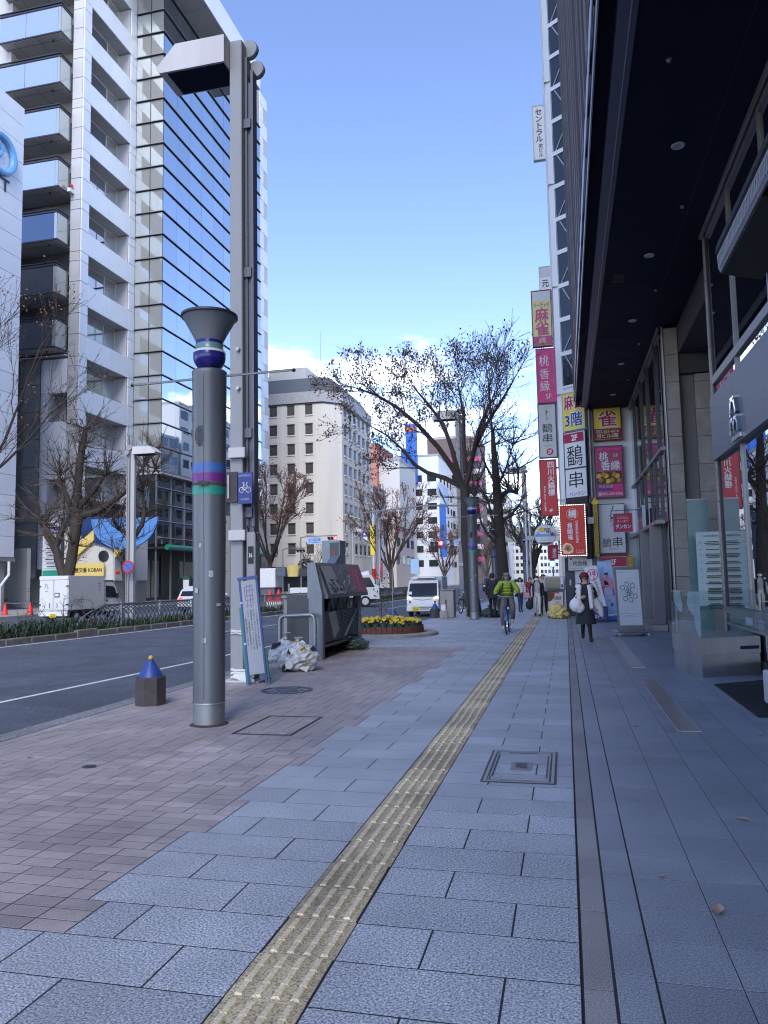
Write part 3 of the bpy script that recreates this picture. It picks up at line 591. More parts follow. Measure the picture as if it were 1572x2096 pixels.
t = thing('door_mat', 'black ribbed door mat lying at the shop entrance', 'door mat', (2.37, 10.5, 0)); b = MB(t.location); b.prism([(1.95, 9.0), (2.85, 9.0), (2.85, 12.14), (1.96, 11.53)], 'z', .001, .013); b.make('mat_pad', 'mat_black', t)
b = MB(t.location)
for i in range(40): y = 9.02 + i * .062; b.box(1.97, 2.84, y, y + .02, .013, .016, 0, False)
tag(b.make('ridge', 'mat_black', t), kind='stuff')
rl = random.Random(8)
for i, (x, y, s, lab) in enumerate(((.62, 3.88, .06, 'curled pale brown leaf lying nearest on the arcade tiles'), (1.02, 5.3, .045, 'small pink-brown dry leaf on the dark tiles at the right edge'), (.42, 4.25, .025, 'tiny white petal-like leaf on the arcade tiles near the kerb'), (.64, 8.3, .035, 'small pale dry leaf left of the near steel plate end'), (.72, 8.6, .025, 'tiny dry leaf fragment left of the near steel plate'), (1.55, 10.2, .04, 'greyish dry leaf between steel plate and black mat'), (1.75, 8.0, .03, 'tiny white scrap of leaf right of the steel plate end'), (-4.8, 6.1, .03, 'small dark leaf on the brown bricks by the road'))):
    t = thing('fallen_leaf', lab, 'leaf', (x, y, .004), rl.uniform(0, 6)); b = MB()
    n = 7; L1 = []; L2 = []
    for j in range(n):
        u = j / (n - 1); wv = s * .42 * math.sin(PI * u) ** .8; z = .004 + s * .35 * (abs(u - .5) ** 1.5) ; L1.append((s * (u * 2 - 1), -wv, z + wv * .5)); L2.append((s * (u * 2 - 1), wv, z + wv * .45))
    mid = [(s * (j / (n - 1) * 2 - 1), 0, .002 + s * .35 * abs(j / (n - 1) - .5) ** 1.5) for j in range(n)]
    b.add(L1 + mid + L2, [(j, j + 1, n + j + 1, n + j) for j in range(n - 1)] + [(n + j, n + j + 1, 2 * n + j + 1, 2 * n + j) for j in range(n - 1)])
    b.make('blade', 'leaf_fallen', t, True); b = MB(); b.tube([(s, 0, .008), (s * 1.5, s * .2, .006)], .0015, 4); b.make('stalk', 'leaf_fallen', t)
# ================================================================== RIGHT SIDE: DARK OFFICE BUILDING WITH OVERHANG
ZS = 8.15
ob = thing('office_building', 'dark office block whose deep navy overhang covers the arcade on the right', 'building', (4.5, 14, 0)); O = ob.location
def mkp(name, mat, f, parent=None, smooth=False, kind=None, o=None):
    b = MB(O if o is None else o); f(b); q = b.make(name, mat, parent or ob, smooth)
    if kind: q['kind'] = kind
    return q
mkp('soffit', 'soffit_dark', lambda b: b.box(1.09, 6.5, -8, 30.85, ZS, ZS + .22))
mkp('fascia', 'fascia_blue', lambda b: b.prism([(.86, ZS + .02), (1.07, ZS - .03), (1.085, ZS - .03), (1.085, ZS + .45), (.86, ZS + .45)], 'y', -8, 30.8))
mkp('fascia_lip', 'fin_light', lambda b: b.box(1.0, 1.012, -8, 30.79, ZS - .028, ZS - .012))
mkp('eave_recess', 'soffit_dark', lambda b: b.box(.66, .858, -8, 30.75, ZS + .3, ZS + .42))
mkp('eave_fin', 'fin_light', lambda b: (b.box(.625, .645, -8, 30.7, ZS + .1, ZS + .55), b.box(.58, .592, -8, 30.7, ZS + .3, ZS + .6)))
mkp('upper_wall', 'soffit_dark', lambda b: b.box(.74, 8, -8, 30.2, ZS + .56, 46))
for i in range(60):
    y = -6 + i * .6; 
    if y > 29.9: break
    mt = 'louver_brown'
    if i % 5 == 3:
        mkp('window_strip', 'dark_pane', lambda b: b.box(.70, .735, y, y + .58, ZS + .6, 45))
    else:
        q = mkp('louver', mt, lambda b: b.box(.62 - .05 * (i % 2), .738, y, y + (.36 if i % 3 else .5), ZS + .57, 45.5))
for k in range(11): mkp('soffit_joint', 'black', lambda b: b.box(1.1, 6.4, -5.5 + k * 3.3, -5.49 + k * 3.3, ZS - .003, ZS - .0005))
mkp('soffit_joint', 'black', lambda b: b.box(2.42, 2.43, -7.9, 20.9, ZS - .0035, ZS - .0008))
ring = [(0, 0), (.085, 0), (.095, -.012), (.075, -.02), (.06, -.004)]
for i in range(-1, 5):
    b = MB(O); c = (1.95, 11.93 + 4.13 * i, ZS); b.lathe([(.062, -.001), (.062, -.014), (.095, -.02), (.105, -.001)], c, 20); d = b.make('downlight', 'downlight', ob, True)
    b = MB(O); b.lathe([(.0, -.006), (.062, -.006)], c, 16); b.make('lens', 'sign_grey', d)
for y in (9.8, 14.0, 18.1, 22.3, 26.4):
    b = MB(O); b.lathe([(.0, -.045), (.025, -.045), (.03, -.03), (.012, -.025), (.012, -.008), (.04, -.006), (.04, -.001)], (1.55 if y % 2 > 1 else 2.3, y, ZS), 10); b.make('sprinkler', 'frame_grey', ob)
for y in (6.4, 16.9): mkp('vent_grille', 'frame_dark', lambda b: [b.box(1.3 + .03 * i, 1.315 + .03 * i, y, y + .5, ZS - .012, ZS - .001) for i in range(8)])['kind'] = 'stuff'
# far wall + recess between the two shop fronts
XS, XF = 2.9, 2.72
def stone_col(x0, x1, y0, y1, z0, z1, hblk=.735):
    z = z0
    while z < z1 - .05:
        zz = min(z + hblk, z1); b = MB(O); b.bbox(x0, x1, y0, y1, z + .004, zz - .004, .008); b.make('stone_block', 'stone_beige', ob); z = zz
mkp('core', 'recess_dark', lambda b: b.box(2.80, 3.12, 21.05, 21.4, .0, ZS - .01))
stone_col(2.77, 3.13, 20.95, 21.45, .02, ZS - .02)
mkp('corner_trim', 'frame_grey', lambda b: b.tube([(2.755, 20.95, 0), (2.755, 20.95, ZS - .005)], .03, 8))
mkp('recess_panel', 'column_taupe', lambda b: b.box(3.14, 3.52, 21.25, 21.4, 3.44, 7.2))
mkp('recess_head', 'recess_dark', lambda b: b.box(3.14, 3.52, 21.25, 21.4, 7.21, ZS))
mkp('glazed_panel', 'teal_panel', lambda b: b.box(3.14, 3.52, 21.25, 21.4, .02, 3.43))
stone_col(3.53, 4.35, 21.1, 21.5, .02, ZS - 1.3)
mkp('recess_beam', 'recess_dark', lambda b: (b.box(3.14, 4.4, 15.6, 21.0, 7.4, ZS - .004), b.box(2.95, 4.4, 21.02, 21.6, ZS - 1.28, ZS - .004)))
mkp('recess_side', 'recess_dark', lambda b: b.box(4.36, 4.6, 15.0, 21.4, 0, ZS - .006))
mkp('recess_return', 'recess_dark', lambda b: b.box(3.0, 4.6, 15.1, 15.36, 0, ZS - .008))
# near shop front on x = 2.9
for z0, z1 in ((.01, 1.4), (1.41, 2.9), (2.91, 4.4), (4.41, 5.9), (5.91, 7.2), (7.21, ZS - .002)):
    mkp('jamb_block', 'stone_beige' if z0 < 6 else 'column_taupe', lambda b: b.bbox(2.86, 3.0, 15.28, 15.44, z0, z1, .006))
mkp('jamb_cap', 'frame_dark', lambda b: b.box(2.88, 2.99, 15.2, 15.275, .02, ZS - .004))
def mull(y, z0, z1, wd=.06, x=XS): mkp('mullion', 'frame_grey', lambda b: b.box(x - .035, x + .05, y - wd / 2, y + wd / 2, z0, z1))
for y in (13.3, 11.1, 8.9, 6.7, 4.5, 2.3, .1, -2.1):
    mull(y, .96, 3.68); mull(y, 4.86, ZS - .005)
mkp('head_frame', 'frame_grey', lambda b: (b.box(XS - .10, XS - .05, -5, 15.4, ZS - .07, ZS - .003), b.box(XS - .02, XS + .03, -5, 15.2, ZS - .14, ZS - .004)))
mkp('transom', 'frame_grey', lambda b: b.box(XS - .05, XS + .06, -5, 15.19, 5.12, 5.27))
mkp('sill', 'frame_grey', lambda b: (b.box(XS - .09, XS + .06, -5, 15.19, .84, .95), b.box(XS - .05, XS + .06, -5, 15.19, .62, .66)))
mkp('kick_base', 'frame_dark', lambda b: b.box(XS - .03, XS + .06, -5, 15.19, .0, .2))
ys_ = [15.19, 13.3, 11.1, 8.9, 6.7, 4.5, 2.3, .1, -2.1, -5]
for a, c in zip(ys_, ys_[1:]):
    for z0, z1 in ((.955, 3.66), (4.86, 5.115), (5.275, ZS - .15)):
        mkp('glass_pane', 'store_glass', lambda b: b.box(XS + .004, XS + .02, c + .032, a - .032, z0, z1))
    mkp('kick_pane', 'store_glass', lambda b: (b.box(XS, XS + .02, c + .01, a - .01, .205, .615), b.box(XS, XS + .02, c + .01, a - .01, .665, .835)))
    mkp('fascia_panel', 'band_grey', lambda b: b.box(XS - .10, XS + .06, c + .003 if c > -4 else c, a - (.003 if a < 15 else -.07), 3.67, 4.85))
mkp('backing', 'black', lambda b: b.box(XS + .07, XS + .12, -5, 15.19, .0, ZS - .01))
# metal emblem on the grey band: stacked A over m
def wp(y, z): return (y, z)
em = thing('shop_emblem', 'polished metal letter A stacked over m on the grey shop band', 'sign', (2.8, 13.1, 3.7))
eo = em.location
def emb(strokes, wd, nm):
    b = MB(eo)
    for a, c in strokes: b.bar((2.77, a[0], a[1]), (2.77, c[0], c[1]), wd, .07, 0, (1, 0, 0))
    b.make(nm, 'steel_mirror', em)
emb([((13.3, 4.11), (13.22, 4.38)), ((13.25, 4.37), (12.98, 4.37)), ((13.02, 4.38), (12.9, 4.11))], .07, 'letter')
emb([((13.36, 3.81), (13.3, 4.05)), ((13.31, 4.04), (13.12, 4.04)), ((13.15, 4.04), (13.1, 3.83)), ((13.1, 3.83), (13.05, 4.04)), ((13.06, 4.04), (12.88, 4.04)), ((12.89, 4.04), (12.82, 3.81))], .06, 'letter')
b = MB(eo); b.box(2.755, 2.795, 12.8, 13.38, 3.705, 3.77); b.make('base_strip', 'steel', em)
# folded awning housing with red lining
aw = thing('shop_awning', 'half-folded awning with ribbed pale edge and deep red lining over the shop', 'awning', (2.55, 7, 5.7)); ao = aw.location
def aws(nm, mt, f): b = MB(ao); f(b); return b.make(nm, mt, aw)
aws('valance', 'awning_edge', lambda b: b.prism([(2.24, 5.98), (2.27, 5.74), (2.30, 5.74), (2.28, 5.99)], 'y', 3.0, 11.1))
aws('front_rail', 'frame_dark', lambda b: b.prism([(2.22, 6.02), (2.27, 6.0), (2.30, 6.12), (2.25, 6.16)], 'y', 3.0, 11.1))
aws('top_sheet', 'black', lambda b: b.prism([(2.28, 6.12), (2.28, 6.08), (2.89, 6.6), (2.89, 6.64)], 'y', 3.0, 11.1))
aws('underside', 'rubber', lambda b: b.prism([(2.30, 5.75), (2.30, 5.72), (2.80, 5.58), (2.80, 5.62)], 'y', 8.9, 11.1))
aws('lining', 'maroon', lambda b: b.prism([(2.42, 5.93), (2.42, 5.9), (2.88, 6.3), (2.88, 6.34)], 'y', 3.0, 10.0))
b = MB(ao)
for i in range(110): y = 3.05 + i * .073; b.box(2.236, 2.242, y, y + .03, 5.77, 5.95, 0, False)
tag(b.make('rib', 'lamp_grey', aw), kind='stuff')
# far shop front on x = 2.72
for y in (22.32, 24.69, 26.53, 29.2):
    mkp('mullion', 'frame_dark', lambda b: b.box(XF - .06, XF + .04, y - .035, y + .035, 5.0, ZS - .006))
for y in (22.32, 23.6, 24.69, 26.53, 27.9, 29.2):
    mkp('mullion', 'frame_dark', lambda b: b.box(XF - .05, XF + .04, y - .03, y + .03, .2, 4.9))
mkp('head_frame', 'frame_grey', lambda b: (b.box(XF - .09, XF - .04, 20.96, 30.84, ZS - .08, ZS - .002), b.box(XF - .02, XF + .03, 21.46, 30.84, ZS - .16, ZS - .005)))
mkp('transom', 'frame_grey', lambda b: b.box(XF - .08, XF + .05, 21.46, 30.85, 4.91, 5.0))
mkp('transom', 'frame_grey', lambda b: b.box(XF - .30, XF - .07, 21.46, 30.4, 2.92, 3.02))
for a, c in zip((21.46, 22.32, 24.69, 26.53, 29.2), (22.32, 24.69, 26.53, 29.2, 30.84)):
    mkp('glass_pane', 'store_glass', lambda b: b.box(XF, XF + .02, a + .036, c - .036, 5.002, ZS - .17))
for a, c in zip((21.46, 22.32, 23.6, 24.69, 26.53, 27.9, 29.2), (22.32, 23.6, 24.69, 26.53, 27.9, 29.2, 30.84)):
    mkp('glass_pane', 'store_glass', lambda b: b.box(XF, XF + .02, a + .032, c - .032, .3, 4.905))
    mkp('kick_base', 'frame_grey', lambda b: b.box(XF - .04, XF + .04, a + .033, c - .033, .0, .295))
mkp('backing', 'black', lambda b: b.box(XF + .05, XF + .1, 21.5, 30.84, 0, ZS - .012))
for (x0, x1, y0, y1) in ((2.36, 2.66, 25.3, 25.62), (2.36, 2.66, 22.35, 22.67)):
    mkp('entrance_column', 'column_taupe', lambda b: b.bbox(x0, x1, y0, y1, .18, 2.915, .01))
mkp('plinth', 'frame_grey', lambda b: b.bbox(2.14, 2.66, 22.05, 23.3, .0, .178, .008)); mkp('plinth', 'frame_grey', lambda b: b.bbox(2.2, 2.66, 25.1, 25.9, .0, .178, .008))
# directory board, teal screen
FL = ((11, 3), (10, 1), (9, 3), (8, 2), (7, 3), (6, 2), (5, 2), (4, 4), (3, 2), (2, 4))
items = [('t', 'KDX名古屋栄ビル', .12, .445, .66, .03, 'sign_black')]
v = .365
for fl, n in FL:
    items.append(('t', str(fl), -.36, v - .012 * (n - 1) * .5, .06 if fl > 9 else .035, .02, 'sign_black'))
    for j in range(n): items.append(('b', .12 - .03 * (j % 2), v - j * .021, .58 - .12 * ((j * 7 + fl) % 3) / 2, .011, 'frame_dark'))
    v -= .021 * n + .042
sign('tenant_directory', 'pale green tenant directory board listing floors 11 to 2', 'sign', (2.68, 15.45, 1.645), 'S', .46, 1.40, .03, 'pale_teal', items=[(it[0], it[1], it[2], it[3], it[4], it[5], it[6]) if it[0] == 't' else it for it in items])
ts = thing('teal_screen', 'tall narrow teal glass panel behind the tenant directory', 'panel', (2.62, 16.2, 0)); b = MB(ts.location); b.box(2.42, 2.82, 16.15, 16.19, .02, 3.02); b.make('pane', 'teal_panel', ts); b = MB(ts.location); b.box(2.41, 2.83, 16.14, 16.2, 3.021, 3.05); b.make('cap', 'frame_grey', ts)
# steel enclosure with glass
en = thing('wind_screen', 'low brushed steel plinth with glass guard panels in the arcade', 'screen', (2.2, 13, 0)); eo = en.location
PA, PB, PC = (1.93, 12.3), (1.695, 13.57), (2.86, 12.76)
def off(p, k): c = (2.4, 13.1); return (p[0] + (c[0] - p[0]) * k, p[1] + (c[1] - p[1]) * k)
poly = [PA, PC, (2.86, 13.9), PB]
b = MB(eo); b.prism([off(p, .02) for p in poly], 'z', .002, .33); b.make('lower_plinth', 'steel', en)
b = MB(eo); b.prism([off(p, -.006) for p in poly], 'z', .334, .585); b.make('upper_plinth', 'steel', en)
b = MB(eo); A, C = Vector((PA[0], PA[1], .42)), Vector((PC[0], PC[1], .42)); b.bar(A.lerp(C, .66) - Vector((0, .012, 0)), A.lerp(C, .97) - Vector((0, .012, 0)), .01, .05); b.make('slot', 'black', en)
def pane(a, c, z0, z1, mt, nm='guard_pane', th=.012):
    a = Vector((a[0], a[1], 0)); c = Vector((c[0], c[1], 0)); b = MB(eo); d = c - a; nrm = Vector((d.y, -d.x, 0)).normalized() * th / 2
    b.ob((a + c) / 2 + Vector((0, 0, (z0 + z1) / 2)), d / 2, nrm, Vector((0, 0, (z1 - z0) / 2))); return b.make(nm, mt, en)
pane(off(PB, .02), off(PA, .02), .587, 1.29, 'glass_clear'); pane(off(PA, .025), off(PC, .02), .587, 1.29, 'glass_clear')
b = MB(eo)
A3, B3 = Vector((*off(PA, .04), 0)), Vector((*off(PB, .04), 0))
def onp(t, z): p = B3.lerp(A3, t); return (p.x + .012, p.y, z)
pl = [onp(.98, .6), onp(.98, 1.28), onp(.60, 1.28), onp(.52, 1.1), onp(.60, .98), onp(.75, .9), onp(.8, .72), onp(.9, .6)]
b.add(pl, [tuple(range(8))]); b.add([onp(t, z) for t, z in ((.02, 1.28), (.28, 1.28), (.36, 1.05), (.3, .93), (.2, .95), (.02, 1.1))], [tuple(range(6))]); b.make('torn_film', 'glass_frost', en)
gp = thing('glass_stand', 'glass guard pane on a white base at the right edge', 'screen', (2.55, 9.9, 0)); b = MB(gp.location); b.bbox(2.24, 2.86, 9.72, 9.98, .014, .40, .015); b.make('base_block', 'white_shade_grey', gp); b = MB(gp.location); b.box(2.25, 2.85, 9.84, 9.856, .401, 1.2); b.make('guard_pane', 'glass_clear', gp); b = MB(gp.location); b.box(2.245, 2.86, 9.835, 9.861, 1.201, 1.215); b.make('edge_trim', 'frame_grey', gp)
# ================================================================== WHITE SIGN BUILDING
wb = thing('tenant_building', 'narrow white building covered in restaurant signs beyond the overhang', 'building', (1.5, 38, 0)); O2 = wb.location
H = 30.
plan = [(-.05, 46), (-.05, 31.1), (.2, 31.0), (1.02, 30.42), (1.22, 30.98), (2.8, 30.98), (9, 31.05), (9, 46)]
b = MB(O2); b.prism(plan[::1], 'z', 0, H); b.make('wall', 'white_panel', wb)
def pn(t, z, d=0):   # point on the bay face
    a, c = Vector((.2, 31.0, 0)), Vector((1.02, 30.42, 0)); n = Vector((-.58, -.82, 0)); p = a.lerp(c, t) + n * d; return Vector((p.x, p.y, z))
for k in range(14):
    z0 = 9.12 + k * 1.42; b = MB(O2)
    for za, zb in ((z0, z0 + .09), (z0 + 1.33, z0 + 1.42)): b.add([pn(.0, za), pn(1, za), pn(1, za, .05), pn(0, za, .05), pn(0, zb), pn(1, zb), pn(1, zb, .05), pn(0, zb, .05)], [(4, 5, 6, 7), (0, 1, 5, 4), (1, 2, 6, 5), (2, 3, 7, 6), (3, 0, 4, 7), (3, 2, 1, 0)])
    b.f += [(0 + 4, 3 + 4, 11, 8), (1 + 4, 2 + 4, 10, 9)]; b.m += [0, 0]
    fr = b.make('window', 'white_panel', wb)
    b = MB(O2); b.add([pn(.02, z0 + .09, .01), pn(.98, z0 + .09, .01), pn(.98, z0 + 1.33, .01), pn(.02, z0 + 1.33, .01)], [(0, 1, 2, 3)]); b.make('pane', 'dark_pane', fr)
    b = MB(O2); s1 = (.15, .9) if k % 2 else (.85, .2); b.bar(pn(s1[0], z0 + .1, .025), pn(s1[1], z0 + 1.3, .025), .05, .03); b.make('brace', 'sign_grey', fr)
b = MB(O2)
for z in (4.6, 8.9, 13.4, 17.8, 22.3, 26.8): b.box(-.065, .21, 30.985, 36, z, z + .02)
b.make('joint_line', 'frame_grey', wb)
b = MB(O2); b.tube([(-.075, 31.35, 0), (-.075, 31.35, H)], .05, 8); b.make('drain_pipe', 'sign_grey', wb)
b = MB(O2); b.tube([(1.13, 30.55, 4.6), (1.13, 30.55, 9.2)], .035, 6); b.make('drain_pipe', 'sign_grey', wb)
b = MB(O2); b.box(-.02, .75, 30.93, 30.975, .0, 2.3); dr = b.make('door', 'black', wb)
b = MB(O2); b.box(.02, .36, 30.88, 30.925, .02, 1.75); b.box(.40, .72, 30.88, 30.925, .02, 1.75); b.make('door_leaf', 'dark_metal', dr)
b = MB(O2); b.box(.14, .20, 30.86, 30.878, 1.2, 1.42); b.make('notice', 'sign_grey', dr)
b = MB(O2); b.box(.46, .66, 30.855, 30.878, 1.1, 1.5); b.make('notice', 'yellow_bright', dr)
b = MB(O2); b.box(2.42, 2.78, 30.9, 30.975, 0, 3.2); b.make('side_panel', 'sign_grey', wb)
BAY = (Vector((.82, -.58, 0)), Vector((0, 0, 1)))
BN = Vector((-.58, -.82, 0)).normalized()
def bayc(z, t=.5, d=.06): p = pn(t, z, d); return p
RUN = [[(-.02, .30), (.0, .45), (.03, .47), (.05, .45), (.04, .30)]]
def runner(cx, cy, s, asp):
    # leaping figure holding a skewer, as line work: head, body, legs, arm and skewer beads
    q = lambda pts: [(cx + x * s, cy + y * s * asp) for x, y in pts]
    lines = [q([(0, .12), (.04, -.05), (.08, -.16)]), q([(.08, -.16), (.0, -.24), (-.08, -.36), (-.16, -.38)]), q([(.08, -.16), (.16, -.22), (.10, -.33), (.12, -.36)]), q([(.0, .1), (-.10, .02), (-.14, .05)]), q([(0, .1), (.03, .22), (-.02, .3)]), q([(-.12, -.02), (-.02, .72)])]
    out = [('l', lines, .035 * s, 'sign_black')]
    return out
M2 = {'bold': .035}
# signs on the bay
sign('wall_sign', 'yellow mahjong sign with red kanji over blue 3階', 'sign', bayc(8.12, .5, .1), BAY, .98, 1.5, .12, 'yellow_bright', 'sign_grey', [('t', '麻雀', 0, .24, .86, .42, 'sign_white', {'bold': .09}), ('t', '麻雀', 0, .24, .84, .40, 'crimson', M2), ('t', '3階', 0, -.24, .84, .40, 'sign_white', {'bold': .09}), ('t', '3階', 0, -.24, .82, .38, 'sign_navy', M2)], 'signs on the white tenant building')
sign('wall_sign', 'white sign with crimson 2F strip above one large black kanji', 'sign', bayc(6.55, .5, .1), BAY, .98, 1.42, .12, 'sign_white', 'frame_dark', [('b', -.03, .34, .92, .26, 'crimson'), ('t', '2F', .0, .34, .28, .17, 'sign_white', M2), ('t', '鷭', -.02, -.17, .74, .58, 'sign_black', {'bold': .0})], 'signs on the white tenant building')
sign('wall_sign', 'white sign with black skewer kanji 串 over katakana', 'sign', bayc(5.22, .5, .1), BAY, .98, 1.12, .12, 'sign_white', 'frame_dark', [('t', '串', 0, .12, .66, .58, 'sign_black', {'bold': 0}), ('t', 'バンクシ', .02, -.38, .72, .14, 'sign_black')], 'signs on the white tenant building')
b = MB(O2); b.ob(bayc(4.5, .5, .08), BAY[0] * .5, BN * .06, Vector((0, 0, .14))); b.make('sign_valance', 'black', wb)
sign('wall_sign', 'maroon framed yellow sign with half hidden red kanji under the eave', 'sign', (1.83, 30.72, 7.7), 'S', 1.0, 1.6, .2, 'yellow_bright', 'maroon', [('t', '雀', 0, .02, .74, .42, 'sign_white', {'bold': .08}), ('t', '雀', 0, .02, .70, .40, 'crimson', {'bold': .03}), ('b', 0, -.36, 1.0, .26, 'maroon'), ('t', '052-261-6616', 0, -.30, .86, .085, 'cream'), ('t', '当ビル3階', 0, -.41, .80, .11, 'cream', M2), ('t', '麻', 0, .46, .7, .36, 'crimson', {'bold': .03})], 'signs on the white tenant building', .045)
FOODP = [('b', 0, -.115, .96, .25, 'food_dark')] + [('p', [(x + dx * .09, y + dy * .05) for dx, dy in ((-1, -.6), (-.2, -1), (.9, -.5), (1, .5), (.1, 1), (-.8, .7))], m) for x, y, m in ((-.33, -.16, 'food'), (-.12, -.08, 'yellow_sign'), (.10, -.17, 'food'), (.30, -.09, 'yellow_sign'), (-.22, -.05, 'food'), (.18, -.06, 'food'), (.36, -.18, 'food'), (-.05, -.19, 'yellow_sign'), (-.4, -.08, 'yellow_sign'))]
sign('wall_sign', 'magenta relaxation spa sign with white kanji, photo and phone number', 'sign', (1.82, 30.72, 5.61), 'S', 1.0, 1.98, .18, 'magenta', 'dark_metal', [('b', 0, .2, .86, .42, 'dull_pink'), ('t', '中国式リラクゼーション', 0, .455, .8, .04, 'pink'), ('t', '桃', -.19, .31, .33, .18, 'sign_white', M2), ('t', '5F', .27, .32, .18, .07, 'cream'), ('t', '香縁', .06, .125, .72, .18, 'sign_white', M2), ('t', '全身整体・ストレス・肩こり・足裏', 0, .02, .86, .03, 'pink')] + FOODP + [('b', -.2, -.315, .55, .12, 'purple_band'), ('t', '完全個室', -.15, -.29, .55, .06, 'cream'), ('t', '☎052-238-2586', 0, -.44, .94, .075, 'sign_white')], 'signs on the white tenant building', .04)
t = sign('wall_sign', 'large white sign with running skewer figure and 鷭串 kanji', 'sign', (1.82, 30.62, 3.37), 'S', .95, 1.88, .2, 'sign_white', 'frame_dark', runner(.0, .13, .42, .6) + [('d', -.02 + .03, .22, .045, 'sign_black'), ('t', '鷭', -.22, -.29, .34, .19, 'sign_black', {'bold': 0}), ('t', '串', .2, -.28, .36, .2, 'sign_black', {'bold': 0}), ('t', 'バンクシ', .02, -.42, .32, .04, 'sign_black')] + [('d', -.04 + .028 * i, .27 + .045 * i, .03, 'sign_black') for i in range(5)], 'signs on the white tenant building')
sign('wall_sign', 'low crimson sign board reading 2F under the running figure sign', 'sign', (1.82, 30.6, 2.08), 'S', .98, .36, .16, 'crimson', 'sign_grey', [('t', '2F', .0, 0, .2, .6, 'sign_white', M2)], 'signs on the white tenant building', .025)
b = MB(O2); b.box(1.33, 2.32, 30.55, 30.75, 2.29, 2.41); b.make('sign_valance', 'maroon', wb)
# yellow arrow column with black ticks
t = thing('arrow_sign', 'narrow yellow upward arrow sign bordered by black ticks', 'sign', (1.21, 30.3, 2.3)); to = t.location
b = MB(to); b.prism([(1.13, 2.3), (1.29, 2.3), (1.29, 4.32), (1.37, 4.32), (1.21, 4.6), (1.05, 4.32), (1.13, 4.32)], 'y', 30.24, 30.34); b.make('panel', 'yellow_sign', t)
b = MB(to)
for i in range(26): z = 2.34 + i * .077; b.bar((1.15, 30.235, z), (1.27, 30.235, z + .035), .008, .022)
tag(b.make('tick', 'sign_black', t), kind='stuff')
t = thing('arrow_sign', 'short yellow and black ticked strip right of the low 2F board', 'sign', (2.42, 30.4, 1.8)); to = t.location
b = MB(to); b.box(2.36, 2.50, 30.36, 30.5, 1.8, 2.32); b.box(1.36, 2.35, 30.42, 30.5, 1.76, 1.86); b.make('panel', 'yellow_sign', t)
b = MB(to)
for i in range(7): z = 1.83 + i * .07; b.bar((2.38, 30.352, z), (2.48, 30.352, z + .03), .008, .022)
tag(b.make('tick', 'sign_black', t), kind='stuff')
# red bulb-edged sign
yo = Vector((.33, 29.5, 3.29))
t = sign('lightbox_sign', 'bright red noodle shop sign edged with white bulbs', 'sign', yo, 'S', .88, 1.86, .22, 'red_bright', 'sign_black', [('d', 0, .33, .215, 'cream'), ('d', 0, .33, .205, 'red_bright'), ('t', '楊', 0, .335, .34, .16, 'sign_white', M2), ('t', '楊', -.12, .10, .2, .105, 'sign_white', M2), ('t', '國', -.12, -.02, .2, .105, 'sign_white', M2), ('t', '福', -.12, -.14, .2, .105, 'sign_white', M2), ('t', 'YANGGUOFU', .17, -.03, .11, .46, 'sign_white', {'rot90': True, 'bold': .02}), ('p', [(-.47, -.4), (-.44, -.3), (-.3, -.25), (-.1, -.28), (.0, -.36), (-.02, -.45), (-.2, -.48), (-.42, -.47)], 'cream'), ('p', [(-.42, -.39), (-.3, -.29), (-.12, -.31), (-.06, -.39), (-.2, -.44)], 'food'), ('p', [(-.34, -.37), (-.24, -.33), (-.15, -.38), (-.25, -.41)], 'red'), ('t', 'マーラータン', .27, -.41, .36, .035, 'sign_white'), ('t', '名古屋栄店', .27, -.455, .32, .032, 'sign_white')], 'signs on the white tenant building', .06)
b = MB(t.location)
for i in range(15):
    u = -.47 + .94 * i / 14
    for z in (4.25, 2.33): b.ball((.33 + u, 29.47, z), .016, 6)
for i in range(1, 29):
    z = 2.33 + 1.92 * i / 29
    for x in (-.14, .80): b.ball((x, 29.47, z), .016, 6)
tag(b.make('bulb', 'bulb', t), kind='stuff')
b = MB(t.location); b.tube([(.1, 29.6, 4.1), (.1, 30.95, 4.1)], .02, 6); b.tube([(.6, 29.6, 2.5), (.6, 30.75, 2.5)], .02, 6); b.make('bracket', 'lamp_dark', t)
t = thing('vent_duct', 'black round duct on the wall right of the red bulb sign', 'duct', (.95, 30.15, 2.4)); b = MB(t.location); b.tube([(.95, 30.2, 2.2), (.95, 30.2, 4.35)], .13, 12); b.make('duct', 'black', t, True); b = MB(t.location); b.box(.90, 1.13, 30.0, 30.06, 3.55, 3.8); b.make('notice', 'sign_white', t); b = MB(t.location); b.ball((.2, 30.35, 4.42), (.12, .12, .05), 10); b.make('spot_lamp', 'black', t)
sign('wall_sign', 'small white 5F spa sign above the dark entrance door', 'sign', (.50, 30.55, 2.05), 'S', .78, .54, .1, 'sign_white', 'frame_dark', [('t', '5F', -.38, -.08, .14, .3, 'sign_grey'), ('t', '桃香縁', .07, .0, .68, .36, 'sign_black'), ('t', 'リラクゼーション', .12, .36, .5, .1, 'sign_navy'), ('d', -.36, .34, .05, 'crimson'), ('b', .0, -.36, .8, .05, 'sign_grey')], 'signs on the white tenant building', .02)
